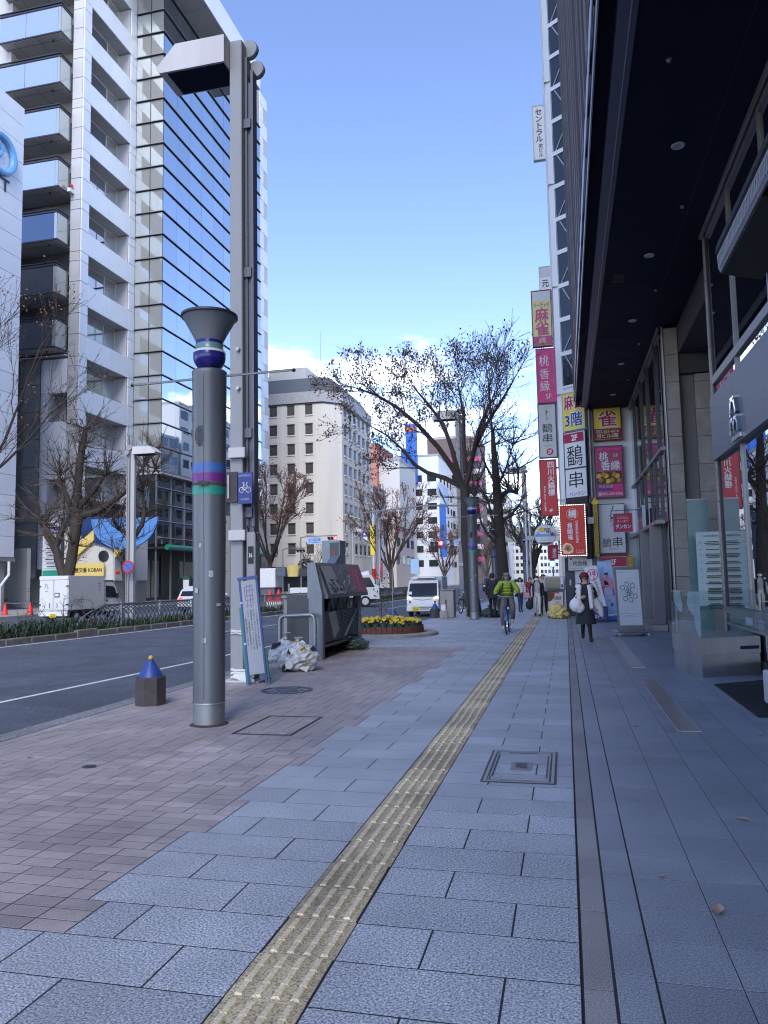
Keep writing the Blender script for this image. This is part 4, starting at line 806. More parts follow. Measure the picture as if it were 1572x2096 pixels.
# projecting signs over the pavement
PG = 'signs projecting over the pavement'
def proj(name, label, cx, y, z0, z1, wd, panel, frame, items, fw=.04):
    t = sign(name, label, 'sign', (cx, y, (z0 + z1) / 2), 'S', wd, z1 - z0, .18, panel, frame, items, PG, fw)
    b = MB(t.location)
    for z in (z0 + .3, z1 - .3): b.tube([(cx + wd / 2 - .05, y + .09, z), (.02, y + .25, z)], .035, 6)
    b.make('bracket', 'frame_dark', t); return t
proj('projecting_sign', 'tall pale building name sign セントラル highest on the white wall', -.35, 31.5, 19.25, 21.62, .48, 'sign_white', 'sign_grey', [('t', 'セ\nン\nト\nラ\nル', 0, .13, .6, .62, 'dark_metal', {'bold': .05}), ('t', '栄\nビ\nル', .08, -.34, .36, .25, 'dark_metal', {'bold': .03})])
t = sign('projecting_sign', 'small white sign with kanji 元 under a blank grey one', 'sign', (-.35, 31.5, 14.0), 'S', .46, 1.0, .14, 'sign_white', 'sign_grey', [('b', 0, .27, 1.0, .44, 'sign_grey'), ('t', '元', 0, -.22, .6, .3, 'sign_black', M2)], PG, .02, [((-.15, 31.6, 14.3), (.0, 31.6, 14.3), .03)])
proj('projecting_sign', 'dull yellow and red mahjong sign 麻雀 above the pavement', -.54, 31.2, 11.05, 13.36, .74, 'faded_yellow', 'maroon', [('b', 0, .41, 1, .18, 'sign_grey'), ('t', 'マーチャオ', 0, .24, .86, .1, 'dark_metal'), ('t', '麻', 0, .06, .72, .26, 'dull_pink', {'bold': .05}), ('t', '雀', 0, -.19, .72, .24, 'dull_pink', {'bold': .05}), ('b', 0, -.41, 1, .16, 'dull_pink'), ('t', '3階', 0, -.41, .4, .11, 'cream')])
proj('projecting_sign', 'magenta vertical spa sign 桃香縁 5F above the pavement', -.43, 31.2, 8.68, 10.88, .76, 'magenta', 'dull_pink', [('b', .34, .1, .22, .7, 'dull_pink'), ('t', '桃', -.12, .28, .5, .2, 'sign_white', {'bold': .02}), ('t', '香', -.12, .03, .5, .2, 'sign_white', {'bold': .02}), ('t', '縁', -.12, -.2, .5, .2, 'sign_white', {'bold': .02}), ('t', '5F', .06, -.4, .28, .1, 'cream'), ('t', 'リラクゼーション', .36, .1, .08, .6, 'pink', {'rot90': True})])
proj('projecting_sign', 'pale grey vertical sign with running figure and 鷭串 2F', -.49, 31.2, 6.4, 8.57, .66, 'sign_grey', 'dark_metal', runner(-.02, .3, .4, .62) + [('d', -.0, .36, .035, 'sign_black'), ('t', '鷭', 0, .05, .62, .17, 'sign_black', {'bold': 0}), ('t', '串', 0, -.14, .56, .17, 'sign_black', {'bold': 0}), ('t', 'バンクシ', 0, -.28, .5, .04, 'sign_black'), ('d', .1, -.4, .14, 'crimson'), ('t', '2F', .1, -.4, .24, .07, 'sign_white')])
proj('projecting_sign', 'deep red vertical hot pot sign with white kanji, 4F', -.53, 31.2, 4.04, 6.26, .62, 'red', 'maroon', [('t', '四\n川\n火\n鍋\n樓', .18, .16, .42, .62, 'sign_white', {'bold': .03}), ('t', '052-251-4288', -.25, -.2, .1, .46, 'sign_white', {'rot90': True}), ('t', '4F', .1, -.42, .24, .06, 'sign_white')])
# round gym sign
t = thing('round_sign', 'round white gym sign with big 9 projecting over the pavement', 'sign', (-.9, 38, 3.05), 0, PG); to = t.location; cc = Vector((-.9, 38, 3.6))
def disc(r, y, mt, nm, z0=-9, z1=9):
    b = MB(to); pts = []
    for i in range(40):
        a = 2 * PI * i / 40; pts.append((cc.x + r * math.cos(a), cc.z + max(z0, min(z1, r * math.sin(a)))))
    b.prism(pts, 'y', y, y + .05); return b.make(nm, mt, t)
disc(.53, 38.05, 'sign_grey', 'rim'); disc(.49, 38.0, 'sign_white', 'panel'); disc(.485, 37.99, 'sky_blue', 'colour_field', -.08, .05); disc(.48, 37.985, 'dark_metal', 'colour_field', -9, -.36)
lettering(t, '9', 'sky_blue', (cc.x - .33, 37.96, cc.z + .03), 'S', .16, .26, .03, o=to); lettering(t, 'ICK', 'sign_black', (cc.x + .12, 37.96, cc.z + .28), 'S', .30, .12, .03, o=to); lettering(t, 'FIT', 'sign_black', (cc.x + .18, 37.96, cc.z + .14), 'S', .24, .11, .03, o=to)
b = MB(to); b.prism([(cc.x - .33, cc.z + .26), (cc.x - .2, cc.z + .4), (cc.x - .08, cc.z + .34), (cc.x - .05, cc.z + .18), (cc.x - .2, cc.z + .15)], 'y', 37.96, 37.97); b.make('emblem', 'yellow_sign', t); b = MB(to); b.prism([(cc.x + .34 + .09 * math.cos(i), cc.z + .03 + .09 * math.sin(i)) for i in [j * PI / 6 for j in range(12)]], 'y', 37.955, 37.965); b.make('emblem', 'crimson', t)
for z in (-.2, -.28): lettering(t, 'ホットヨガ' if z > -.25 else 'ピラティス', 'dark_metal', (cc.x, 37.96, cc.z + z), 'S', .5, .05, 0, o=to)
b = MB(to); b.tube([(-.4, 38.08, 3.6), (.0, 38.08, 3.6)], .04, 8); b.make('bracket', 'sign_grey', t)
proj('projecting_sign', 'small maroon sign with white 渡辺 below the round gym sign', -.62, 42, 2.5, 3.25, .52, 'crimson', 'maroon', [('t', '渡', .15, .12, .38, .3, 'sign_white', M2), ('t', '辺', .15, -.24, .38, .3, 'sign_white', M2)], .02)
sign('hanging_sign', 'crimson square tailor sign ダンカン hung from an arm', 'sign', (1.90, 26, 3.28), 'S', .57, .58, .06, 'crimson', 'dull_pink', [('t', 'カスタム', 0, .28, .62, .15, 'sign_white'), ('t', 'オーダー', 0, .08, .62, .15, 'sign_white'), ('t', 'ダンカン', 0, -.22, .84, .24, 'sign_white', {'bold': .04})], None, .015, [((1.6, 26.03, 3.68), (2.7, 26.03, 3.7), .014), ((1.7, 26.03, 3.58), (1.7, 26.03, 3.69), .008), ((2.1, 26.03, 3.58), (2.1, 26.03, 3.69), .008)])
sign('wall_sign', 'narrow tilted crimson and navy ダンカン sign against the far shop front', 'sign', (2.48, 26.3, 3.38), 'W', 1.7, .74, .08, 'crimson', 'sign_grey', [('b', 0, .34, 1, .3, 'sign_navy'), ('t', 'ダンカン', .0, -.14, .84, .5, 'sign_white', {'bold': .04})], None, .03)
# ================================================================== FURTHER RIGHT BUILDINGS
def plain_block(name, label, x0, x1, y0, y1, h, wall, rows, cols, face, win=(1.4, 1.5), z0=4.5, fh=3.4, roof='mid_wall', extra=None):
    t = thing(name, label, 'building', ((x0 + x1) / 2, (y0 + y1) / 2, 0)); o = t.location
    b = MB(o); b.box(x0, x1, y0, y1, 0, h); b.make('wall', wall, t)
    b = MB(o); b.box(x0 - .1, x1 + .1, y0 - .1, y1 + .1, h + .002, h + .5); b.make('parapet', roof, t)
    wm = None
    for f in face:
        L0, L1 = (x0, x1) if f in 'SN' else (y0, y1); nc = cols[f]
        for r in range(rows):
            for c in range(nc):
                u = L0 + (c + .5) * (L1 - L0) / nc; z = z0 + r * fh
                if z + win[1] > h: continue
                b = MB(); wd, hh = win
                if f == 'S': b.box(-wd / 2, wd / 2, -.04, .05, 0, hh); loc = (u, y0, z)
                elif f == 'E': b.box(-.05, .04, -wd / 2, wd / 2, 0, hh); loc = (x1, u, z)
                else: b.box(-.04, .05, -wd / 2, wd / 2, 0, hh); loc = (x0, u, z)
                key = (name, f, wd, hh)
                if key not in _wm:
                    _wm[key] = (b.mesh('window', 'dark_pane'),)
                q = bpy.data.objects.new('window', _wm[key][0]); COL.objects.link(q); q.parent = t; q.location = Vector(loc) - o
                if (r * 7 + c * 3) % 4 == 0 and f == 'S': pass
    return t
_wm = {}
plain_block('shop_building', 'grey shop building next along the right pavement past the white one', .3, 12, 46.4, 70, 26, 'mid_wall', 7, {'W': 6}, 'W')
plain_block('shop_building', 'pale shop building far along the right pavement', .2, 12, 70.4, 98, 34, 'pale_wall', 9, {'W': 7}, 'W')
plain_block('shop_building', 'grey office building past the crossing on the right pavement', .5, 14, 106, 136, 30, 'mid_wall', 8, {'W': 9}, 'W', win=(2.4, 1.7))
plain_block('shop_building', 'tall pale office building past the crossing on the right side', .5, 14, 137, 178, 38, 'pale_wall', 10, {'W': 10}, 'W', win=(2.8, 1.7))
# ================================================================== LEFT SIDE: WHITE TOWER WITH GLASS BAY
tw = thing('office_tower', 'tall white panelled office tower with glass curtain wall bay across the road', 'building', (-42, 70, 0)); T = tw.location
def tp(name, mat, f, parent=None, smooth=False):
    b = MB(T); f(b); return b.make(name, mat, parent or tw, smooth)
XW, YA, YB, XC, YE = -40., 56., 64.5, -37., 89.
TOP = 68.
tp('core', 'grey_soffit', lambda b: (b.box(-75, XW - 1.6, YA + 1.6, 90, 0, TOP), b.box(-75, -47.2, YA - .5, YA + 1.59, 0, TOP)))
PM = {}
def panel(x0, x1, y0, y1, z0, z1, mt='white_panel', g=.018, nm='panel'):
    wx, wy, wz = round(x1 - x0, 3), round(y1 - y0, 3), round(z1 - z0, 3); k = (wx, wy, wz, mt, nm)
    if k not in PM:
        b = MB(); gx = g if wx > .5 else 0; gy = g if wy > .5 else 0; b.bbox(gx, wx - gx, gy, wy - gy, g, wz - g, .012); PM[k] = b.mesh(nm, mt)
    o = bpy.data.objects.new(nm, PM[k]); COL.objects.link(o); o.parent = tw; o.location = Vector((x0, y0, z0)) - T; return o
FP = 4.7
# street face (x = -40): two piers, windows between, spandrels
tp('pier_back', 'frame_grey', lambda b: (b.box(XW - .5, XW - .12, YA + .12, 57.1, 2.4, TOP), b.box(XW - 1.2, XW - .12, 63.45, YB, 2.4, TOP)))
for k in range(-3, 10):
    zb, zt = 18.6 + FP * k, 21.3 + FP * k       # window opening
    if zb < 2: 
        if zt < 4: continue
    z2 = zb + FP
    for z0, z1 in ((zb, (zb + zt) / 2 + .5), ((zb + zt) / 2 + .5, zt), (zt, z2)):
        panel(XW - .12, XW, YA, 57.1, z0, z1); panel(XW - .12, XW, 63.45, YB, z0, z1)
        panel(XW - 1.15, XW - .13, YA, YA + .12, z0, z1, 'white_shade_grey')
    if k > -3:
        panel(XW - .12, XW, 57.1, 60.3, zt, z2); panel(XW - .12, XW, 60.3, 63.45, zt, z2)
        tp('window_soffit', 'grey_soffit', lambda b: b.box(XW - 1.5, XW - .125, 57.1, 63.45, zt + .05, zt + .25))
        panel(XW - 1.5, XW - .13, 63.36, 63.45, zb, zt, 'white_shade_grey', nm='jamb_panel'); 
        wn = tp('window', 'lamp_pale', lambda b: (b.box(XW - 1.42, XW - 1.34, 57.1, 63.35, zb - .02, zb + .1), b.box(XW - 1.42, XW - 1.34, 57.1, 63.35, zt - .1, zt + .04), b.box(XW - 1.42, XW - 1.34, 61.4, 61.52, zb + .1, zt - .1), b.box(XW - 1.42, XW - 1.34, 63.2, 63.35, zb + .1, zt - .1)))
        tp('pane', 'bay_glass' if k < 2 else 'curtain_glass', lambda b: (b.box(XW - 1.40, XW - 1.37, 57.1, 61.39, zb + .1, zt - .1)), wn)
        tp('pane', 'bay_glass', lambda b: (b.box(XW - 1.40, XW - 1.37, 61.53, 63.19, zb + .1, zt - .1)), wn)
        tp('window_rail', 'galv', lambda b: b.tube([(XW - .6, 57.1, zb + .32), (XW - .6, 63.34, zb + .32)], .035, 5), wn)
        tp('spandrel_cap', 'white_panel', lambda b: b.box(XW - 1.5, XW - .125, 57.1, 63.35, zb - .14, zb - .03), wn)
# -y face: pier + balconies
for k in range(0, 12):
    zt = 24.2 + 4.74 * k - 4.74; z0 = zt - 2.38
    if zt < 21: continue
    low = zt < 37
    fl = tp('balcony', 'grey_soffit', lambda b: (b.box(-47.6, -41.3, 54.55, YA + 1.5, z0 - .12, z0 + .06)))
    tp('edge_rail', 'dark_metal', lambda b: (b.box(-47.6, -41.22, 54.40, 54.52, zt - .03, zt + .1), b.box(-41.36, -41.22, 54.53, YA, zt - .03, zt + .1), b.box(-47.6, -41.24, 54.44, 54.54, z0 - .1, z0 + .02), b.box(-41.34, -41.24, 54.55, YA, z0 - .1, z0 + .02), b.box(-47.6, -41.2, 54.34, 54.5, zt + .2, zt + .28), b.box(-41.32, -41.2, 54.51, YA, zt + .2, zt + .28)), fl)
    tp('guard_pane', 'balcony_dark' if low else 'balcony_glass', lambda b: (b.box(-47.6, -44.9, 54.47, 54.50, z0 + .04, zt - .04), b.box(-44.86, -41.6, 54.47, 54.50, z0 + .04, zt - .04)), fl)
    tp('guard_pane', 'bay_glass', lambda b: (b.box(-41.58, -41.32, 54.47, 54.50, z0 + .04, zt - .04), b.box(-41.31, -41.28, 54.52, YA, z0 + .04, zt - .04)), fl)
    tp('soffit_lamp', 'black', lambda b: b.ball((-42.6, 55.2, z0 - .16), .12, 8), fl)
    tp('soffit_joint', 'black', lambda b: (b.box(-47.6, -41.4, 55.3, 55.33, z0 - .125, z0 - .118), b.box(-43.9, -43.87, 54.6, YA + 1, z0 - .126, z0 - .119), b.box(-46.2, -46.17, 54.6, YA + 1, z0 - .126, z0 - .119)), fl)
tp('recess_wall', 'column_taupe', lambda b: b.box(-47.2, -41.17, YA + 1.1, YA + 1.55, 21.0, TOP))
for k in range(10): z = 22.2 + 4.74 * k; tp('recess_window', 'dark_pane', lambda b: (b.box(-47.1, -44.6, YA + 1.02, YA + 1.08, z + .2, z + 2.2), b.box(-44.5, -41.6, YA + 1.02, YA + 1.08, z + .2, z + 2.2)))
# lower block below the balconies
for z0, z1 in ((3.0, 5.5), (5.5, 8.05), (10.7, 13.2), (13.2, 15.7), (18.2, 21.2)):
    panel(-43.75, -42.95, YA - .02, YA + .1, z0, z1); panel(-42.95, -41.15, YA - .02, YA + .1, z0, z1)
for z0, z1 in ((8.05, 10.7), (15.7, 18.2)):
    panel(-43.75, -42.95, YA - .02, YA + .1, z0, z1); panel(-42.95, -42.8, YA - .0, YA + 1.2, z0, z1, 'white_shade_grey')
    tp('loggia_back', 'grey_soffit', lambda b: (b.box(-42.8, -41.2, YA + 1.25, YA + 1.4, z0, z1), b.box(-42.8, -41.2, YA, YA + 1.24, z1 - .03, z1 + .02)))
    tp('pane', 'dark_pane', lambda b: b.box(-42.1, -41.3, YA + 1.2, YA + 1.24, z0 + .1, z1 - .3))
for i in range(8):
    z0 = 2.2 + 2.4 * i
    panel(-47.2, -45.3, YA + .35, YA + .5, z0, z0 + 2.4, 'marble'); panel(-45.3, -43.76, YA - .15, YA + .0, z0, z0 + 2.4, 'marble')
tp('parapet_cap', 'white_panel', lambda b: b.box(-47.2, -41.2, YA - .2, YA + 1.0, 21.41, 21.5))
# security camera lamp on the pier
tp('security_lamp', 'red_bright', lambda b: b.ball((-40.9, YA - .25, 36.6), .16, 8)); tp('security_camera', 'sign_white', lambda b: b.ob((-40.9, YA - .3, 36.1), (.14, 0, 0), (0, .3, 0), (0, 0, .16)))
# glass bay
BZ = [12.28 + 2.34 * k for k in range(22)]
ny = 9; dy = (YE - YB) / ny
pm = {}
b = MB(); b.box(-.03, 0, .012, dy - .012, .10, 2.24); pmesh = b.mesh('pane', 'curtain_glass')
for k, z in enumerate(BZ[:-1]):
    for j in range(ny):
        o = bpy.data.objects.new('pane', pmesh); COL.objects.link(o); o.parent = tw; o.location = Vector((XC, YB + j * dy, z)) - T; o.rotation_euler = (0, rng.uniform(-.0025, .0025), rng.uniform(-.0025, .0025))
    tp('bay_pane', 'bay_glass', lambda b: b.box(-39.98, -38.45, YB, YB + .03, z + .1, z + 2.24)); tp('bay_pane', 'bay_glass', lambda b: b.box(-38.38, -37.03, YB, YB + .03, z + .1, z + 2.24))
    if k % 2 == 0: tp('ceiling_line', 'lobby_dark', lambda b: b.box(-38.4, -37.1, YB + .05, YB + 1.5, z + .11, z + .8))
for k, z in enumerate(BZ):
    tp('sun_shade', 'dark_metal', lambda b: (b.box(XC - .02, XC + .13, YB - .14, YE, z - .025, z + .025), b.box(-39.95, XC - .021, YB - .14, YB + .02, z - .03, z + .03)))
    tp('shade_edge', 'frame_grey', lambda b: (b.box(XC + .133, XC + .155, YB - .165, YE, z - .03, z + .035), b.box(-39.95, XC + .155, YB - .19, YB - .167, z - .03, z + .035)))
tp('bay_core', 'lobby_dark', lambda b: b.box(-39.9, XC - .05, YB + .06, YE, 12.2, 61.5))
tp('bay_mullion', 'frame_dark', lambda b: (b.box(-38.45, -38.38, YB - .03, YB + .02, 12.2, 61.4), b.box(XC - .03, XC + .01, YB - .02, YB + .03, 12.2, 61.4)))
tp('bay_underside', 'grey_soffit', lambda b: b.box(-39.6, XC + .2, YB - .2, YE, 12.0, 12.19))
# lobby glazing, green canopy
for j in range(9):
    y0 = YB + j * dy
    tp('lobby_pane', 'lobby_glass', lambda b: b.box(XC - .6, XC - .56, y0 + .03, y0 + dy - .03, 5.4, 12.0))
    tp('lobby_post', 'galv', lambda b: b.box(XC - .55, XC - .42, y0 - .07, y0 + .07, .0, 12.0))
for z in (6.0, 7.6, 9.2, 10.8): tp('lobby_rail', 'galv', lambda b: b.tube([(XC - .4, YB - .1, z), (XC - .4, YE, z)], .06, 5))
tp('lobby_side', 'lobby_glass', lambda b: b.box(-39.6, XC - .6, YB + .1, YB + .14, 5.4, 12.0))
tp('canopy_pipe', 'canopy_green', lambda b: b.tube([(XC + 1.0, YB - .6, 5.0), (XC + 1.0, YE + 2, 5.0)], .26, 12)); tp('canopy_deck', 'lobby_dark', lambda b: b.box(XC - 2.5, XC + .8, YB - .3, YE + 1.5, 4.9, 5.1))
tp('ground_wall', 'lobby_dark', lambda b: b.box(XC - 3, XC - 2.4, YB, YE, 0, 4.9))
for i, (y0, y1, mt) in enumerate(((64.8, 66.6, 'column_taupe'), (67, 68.2, 'marble'), (68.6, 72.0, 'black'), (72.4, 75.4, 'pale_wall'), (76, 79, 'frame_dark'), (80, 84, 'pale_wall'), (84.5, 88, 'column_taupe'))):
    tp('entrance_panel', mt, lambda b: b.box(XC - 2.4, XC - 2.3, y0, y1, .3 if i != 3 else 2.2, 3.9 if i != 2 else 4.5))
# white frame: roof slab and end pier
for i in range(8):
    y0 = 60 + i * 2.73; panel(XC - .0, -34.05, y0, y0 + 2.73, 61.45, 61.6, 'grey_soffit'); panel(-34.05, -33.9, y0, y0 + 2.73, 61.45, 64.3)
tp('roof_slab', 'white_shade_grey', lambda b: b.box(-45, -34.06, 60, 81.85, 61.62, 64.28))
tp('louvre_screen', 'mid_wall', lambda b: b.box(XC - .3, XC - .05, 81.9, YE, 61.6, 66.2))
for i in range(26):
    z = 10 + i * 2.2
    panel(XC - .1, XC + .02, YE + .02, YE + 1.2, z, min(z + 2.2, 66.6)); panel(XC - .1, XC + .02, YE + 1.2, YE + 2.5, z, min(z + 2.2, 66.6)) if i % 2 else panel(XC - .12, XC - .0, YE + 1.2, YE + 2.5, z, min(z + 2.2, 66.6), 'white_shade_grey')
tp('end_core', 'frame_grey', lambda b: b.box(-60, XC - .13, YE + .05, YE + 2.5, 0, 66))
# ================================================================== WHITE BUILDING AT THE LEFT EDGE
nb = thing('telecom_building', 'white panelled building with blue loop logo at the left edge', 'building', (-37, 40, 0)); NO = nb.location
b = MB(NO); b.box(-60, -37.12, 18, 45.0, 3.3, 36.2); b.make('core', 'frame_grey', nb)
pz = 3.6; first = True
pmn = {}
r_ = 0
while pz < 36:
    hz = 1.42
    for j in range(5):
        y1 = 45.0 - j * 3.6; y0 = y1 - 3.6
        if y1 < 29: continue
        k = 'p'
        if k not in pmn: b = MB(); b.bbox(0, .1, .012, 3.588, .012, hz - .012, .01); pmn[k] = b.mesh('panel', 'white_panel')
        o = bpy.data.objects.new('panel', pmn[k]); COL.objects.link(o); o.parent = nb; o.location = Vector((-37.1, y0, pz)) - NO
    pz += hz
b = MB(NO); b.box(-45, -37.4, 20, 44.6, 0, 3.5); b.make('base_wall', 'mid_wall', nb)
b = MB(NO); b.box(-45, -36.95, 20, 45.05, 3.3, 3.58); b.make('base_cornice', 'frame_grey', nb)
b = MB(NO); b.tube([(-36.9, 44.4, 3.3), (-36.9, 44.4, 2.4), (-36.9, 43.6, 1.6), (-36.9, 43.6, 0)], .09, 8); b.make('down_pipe', 'sign_white', nb)
b = MB(NO); b.box(-44, -37.2, 25, 44.8, 36.25, 36.4); b.make('roof', 'conc', nb)
b = MB(NO)
for i in range(7): b.bar((-37.4, 42.6 - i * 1.2, 36.4), (-37.4, 42.6 - i * 1.2, 38.4), .06)
for z in (37.2, 38.35): b.bar((-37.4, 42.6, z), (-37.4, 34, z), .06)
b.make('roof_rail', 'galv', nb)
lg = thing('logo_sign', 'blue loop emblem over dark letters NTT on the left white building', 'sign', (-36.95, 42, 29)); lo = lg.location
b = MB(lo); pts = []
yc, zc = 42.6, 31.5
loop = [(yc + 1.2 * math.cos(a), zc + 1.3 * math.sin(a)) for a in [rad(-150 + 300 * i / 30 + 0) for i in range(31)]]
b.tube([(-36.85, y, z) for y, z in loop] + [(-36.85, yc - 1.0, zc + .2), (-36.85, yc - .65, zc - .35), (-36.85, yc - .15, zc - .25), (-36.85, yc + .1, zc + .25), (-36.85, yc - .1, zc + .7)], [.12 + .16 * math.sin(PI * i / 35) for i in range(36)], 8); b.make('emblem', 'sky_blue', lg, True)
lettering(lg, 'NTT', 'dark_metal', (-36.95, 42.3, 29.5), 'E', 2.6, .95, .02, o=lo)
# ================================================================== POLICE BOX
kb_ = thing('police_box', 'pale police box with blue half disc and navy roof shells and yellow band', 'building', (-36.5, 53.5, 0)); KO = kb_.location
def kp(name, mat, f, smooth=False): b = MB(KO); f(b); return b.make(name, mat, kb_, smooth)
for i in range(5): kp('wall_panel', 'koban_wall', lambda b: b.box(-38.6 + i * 1.16, -38.6 + i * 1.16 + 1.14, 50.4, 50.55, 1.95, 6.6))
kp('core', 'frame_grey', lambda b: b.box(-38.7, -32.8, 50.56, 55, 0, 6.2))
kp('side_wall', 'koban_wall', lambda b: b.box(-32.79, -32.7, 50.4, 55, 1.9, 6.0))
kp('entrance_glass', 'lobby_glass', lambda b: b.box(-34.6, -32.9, 50.45, 50.54, .05, 1.9)); kp('lower_wall', 'koban_wall', lambda b: b.box(-38.6, -34.65, 50.42, 50.55, 0, 1.93))
hd = [(-30.9 - 2.75 + 2.75 * math.cos(a), 6.5 + 2.3 * math.sin(a)) for a in [PI + PI * i / 24 for i in range(25)]]
kp('half_disc', 'koban_blue', lambda b: b.prism([(-28.95 + (x + 30.9) * 1.0, z) for x, z in hd], 'y', 50.0, 50.2))
kp('roof_shell', 'koban_navy', lambda b: b.prism([(-37.4, 6.75), (-33.2, 6.7), (-32.3, 5.4), (-31.2, 4.4), (-33.0, 4.35), (-35.0, 5.0), (-36.4, 6.0)], 'y', 50.22, 50.38))
kp('band', 'koban_yellow', lambda b: b.prism([(-36.9, 2.9), (-36.3, 4.2), (-34.3, 5.75), (-34.3, 4.95), (-35.6, 3.9), (-36.1, 2.9)], 'y', 50.1, 50.385))
kp('band', 'koban_yellow', lambda b: b.prism([(-32.6, 4.5), (-31.7, 4.5), (-32.3, 3.7), (-32.55, 3.6)], 'y', 50.1, 50.388))
kp('porthole', 'dark_pane', lambda b: b.lathe([(0, -.02), (.42, -.02), (.42, .05)], (-33.6, 50.33, 3.75), 20, axis='y'))
kp('porthole', 'dark_pane', lambda b: b.lathe([(0, -.02), (.34, -.02), (.34, .05)], (-31.9, 50.33, 3.7), 20, axis='y'))
kp('red_lamp', 'red_bright', lambda b: b.ball((-32.3, 50.2, 2.5), .16, 10))
sign('building_sign', 'yellow sign board reading 久屋交番 KOBAN on the police box', 'sign', (-34.8, 50.0, 2.75), 'S', 2.9, .95, .12, 'koban_yellow', None, [('t', '久屋交番 KOBAN', 0, -.02, .9, .38, 'sign_black', M2)])
lw_ = thing('plinth_wall', 'pale grey panelled plinth wall beside the tenant sign and traffic cones', 'wall', (-40.2, 48.6, 0))
for i in range(2):
    for j, (z0, z1) in enumerate(((.0, 1.45), (1.46, 4.4))): b = MB(lw_.location); b.bbox(-41.9 + i * 1.62, -40.29 + i * 1.62, 48.4, 48.8, z0, z1, .012); b.make('stone_panel', 'koban_wall', lw_)
for i in range(4): b = MB(lw_.location); b.bbox(-41.9, -40.4, 47.2 + i * .3, 47.49 + i * .3, 0, .2 + i * .18, .01); b.make('step', 'conc', lw_)
# ================================================================== HOTEL
ht = thing('hotel', 'beige hotel with slate mansard roof and small square windows past the crossing', 'building', (-40, 115, 0)); HO = ht.location
def hp(name, mat, f, parent=None): b = MB(HO); f(b); return b.make(name, mat, parent or ht)
HX, HY, HT = -34.9, 108., 28.75
hp('wall', 'hotel_front', lambda b: b.prism([(-62, HY), (HX, HY), (-32.6, 110.3), (-32.6, 128), (-62, 128)], 'z', 0, HT))
hp('cornice', 'cornice', lambda b: b.prism([(-62, HY - .25), (HX + .1, HY - .25), (-32.35, 110.2), (-32.35, 128.2), (-62, 128.2)], 'z', HT + .004, HT + 1.7))
hp('cornice_shadow_line', 'frame_dark', lambda b: b.prism([(-62, HY - .18), (HX + .07, HY - .18), (-32.42, 110.23), (-32.42, 128.1), (-62, 128.1)], 'z', HT - .16, HT))
def mans(b):
    lo = [(-62, HY), (HX, HY), (-32.6, 110.3), (-32.6, 128)]; hi = [(-62, HY + 1.6), (HX - .9, HY + 1.6), (-34.4, 111.1), (-34.4, 128)]
    vs = [(x, y, HT + 1.71) for x, y in lo] + [(x, y, HT + 4.3) for x, y in hi]; b.add(vs, [(i, i + 1, i + 5, i + 4) for i in range(3)] + [(4, 5, 6, 7)])
rf = hp('roof', 'slate', mans)
hp('plant_room', 'pale_wall', lambda b: (b.box(-46, -39.5, 114, 120, HT + 4.3, HT + 7.4), b.box(-47.5, -45, 113, 118, HT + 4.3, HT + 6)), rf)
hp('aerial', 'galv', lambda b: b.tube([(-36.4, 112, HT + 4), (-36.4, 112, HT + 12.5)], .05, 5), rf)
hp('course', 'hotel_trim', lambda b: [b.box(-62, HX, HY - .03, HY, 7.6 + 3.03 * k, 7.68 + 3.03 * k) for k in range(7)])
hp('course', 'hotel_trim', lambda b: [b.box(-32.6, -32.57, 110.4, 128, 7.6 + 3.03 * k, 7.68 + 3.03 * k) for k in range(7)])
hp('pilaster_line', 'hotel_trim', lambda b: [b.box(x, x + .06, HY - .025, HY, 4, HT - .2) for x in (-44.3, -41.4, -38.55, -35.9)])
def hwin(face):
    b = MB(); wd, hh = 1.15, 1.55
    if face == 'S':
        b.box(-wd / 2, wd / 2, -.05, .02, 0, hh, 0); b.box(-wd / 2 + .1, wd / 2 - .1, -.06, -.045, .1, hh - .1, 1); b.box(-.02, .02, -.068, -.055, .1, hh - .1, 0); b.box(-wd / 2 - .08, wd / 2 + .08, -.14, .02, -.16, -.004, 2); b.box(-wd / 2 - .05, wd / 2 + .05, -.16, .02, hh + .004, hh + .14, 0)
        for i in range(6): x = -wd / 2 + .16 + i * .16; b.box(x, x + .06, -.066, -.058, .12, hh - .14, 3)
    else:
        b.box(-.02, .05, -wd / 2, wd / 2, 0, hh, 0); b.box(.045, .06, -wd / 2 + .1, wd / 2 - .1, .1, hh - .1, 1); b.box(-.02, .14, -wd / 2 - .08, wd / 2 + .08, -.16, -.004, 2); b.box(-.02, .16, -wd / 2 - .05, wd / 2 + .05, hh + .004, hh + .14, 0)
    return b.mesh('window', ['win_frame', 'dark_pane', 'hotel_trim', 'curtain_int'])
ws, we = hwin('S'), hwin('E')
for r in range(8):
    z = 26.9 - r * 3.03
    for x in (-60, -57.2, -54.3, -51.4, -48.5, -45.7, -42.85, -40.0, -37.1):
        o = bpy.data.objects.new('window', ws); COL.objects.link(o); o.parent = ht; o.location = Vector((x, HY, z)) - HO
    for i in range(6):
        o = bpy.data.objects.new('window', we); COL.objects.link(o); o.parent = ht; o.location = Vector((-32.6, 112 + i * 2.75, z)) - HO
hp('ground_awning', 'dark_metal', lambda b: b.box(-62, -33, 106.6, HY - .02, 3.2, 3.8)); hp('shop_front', 'lobby_glass', lambda b: b.box(-60, -36, HY - .04, HY - .01, .1, 3.0))
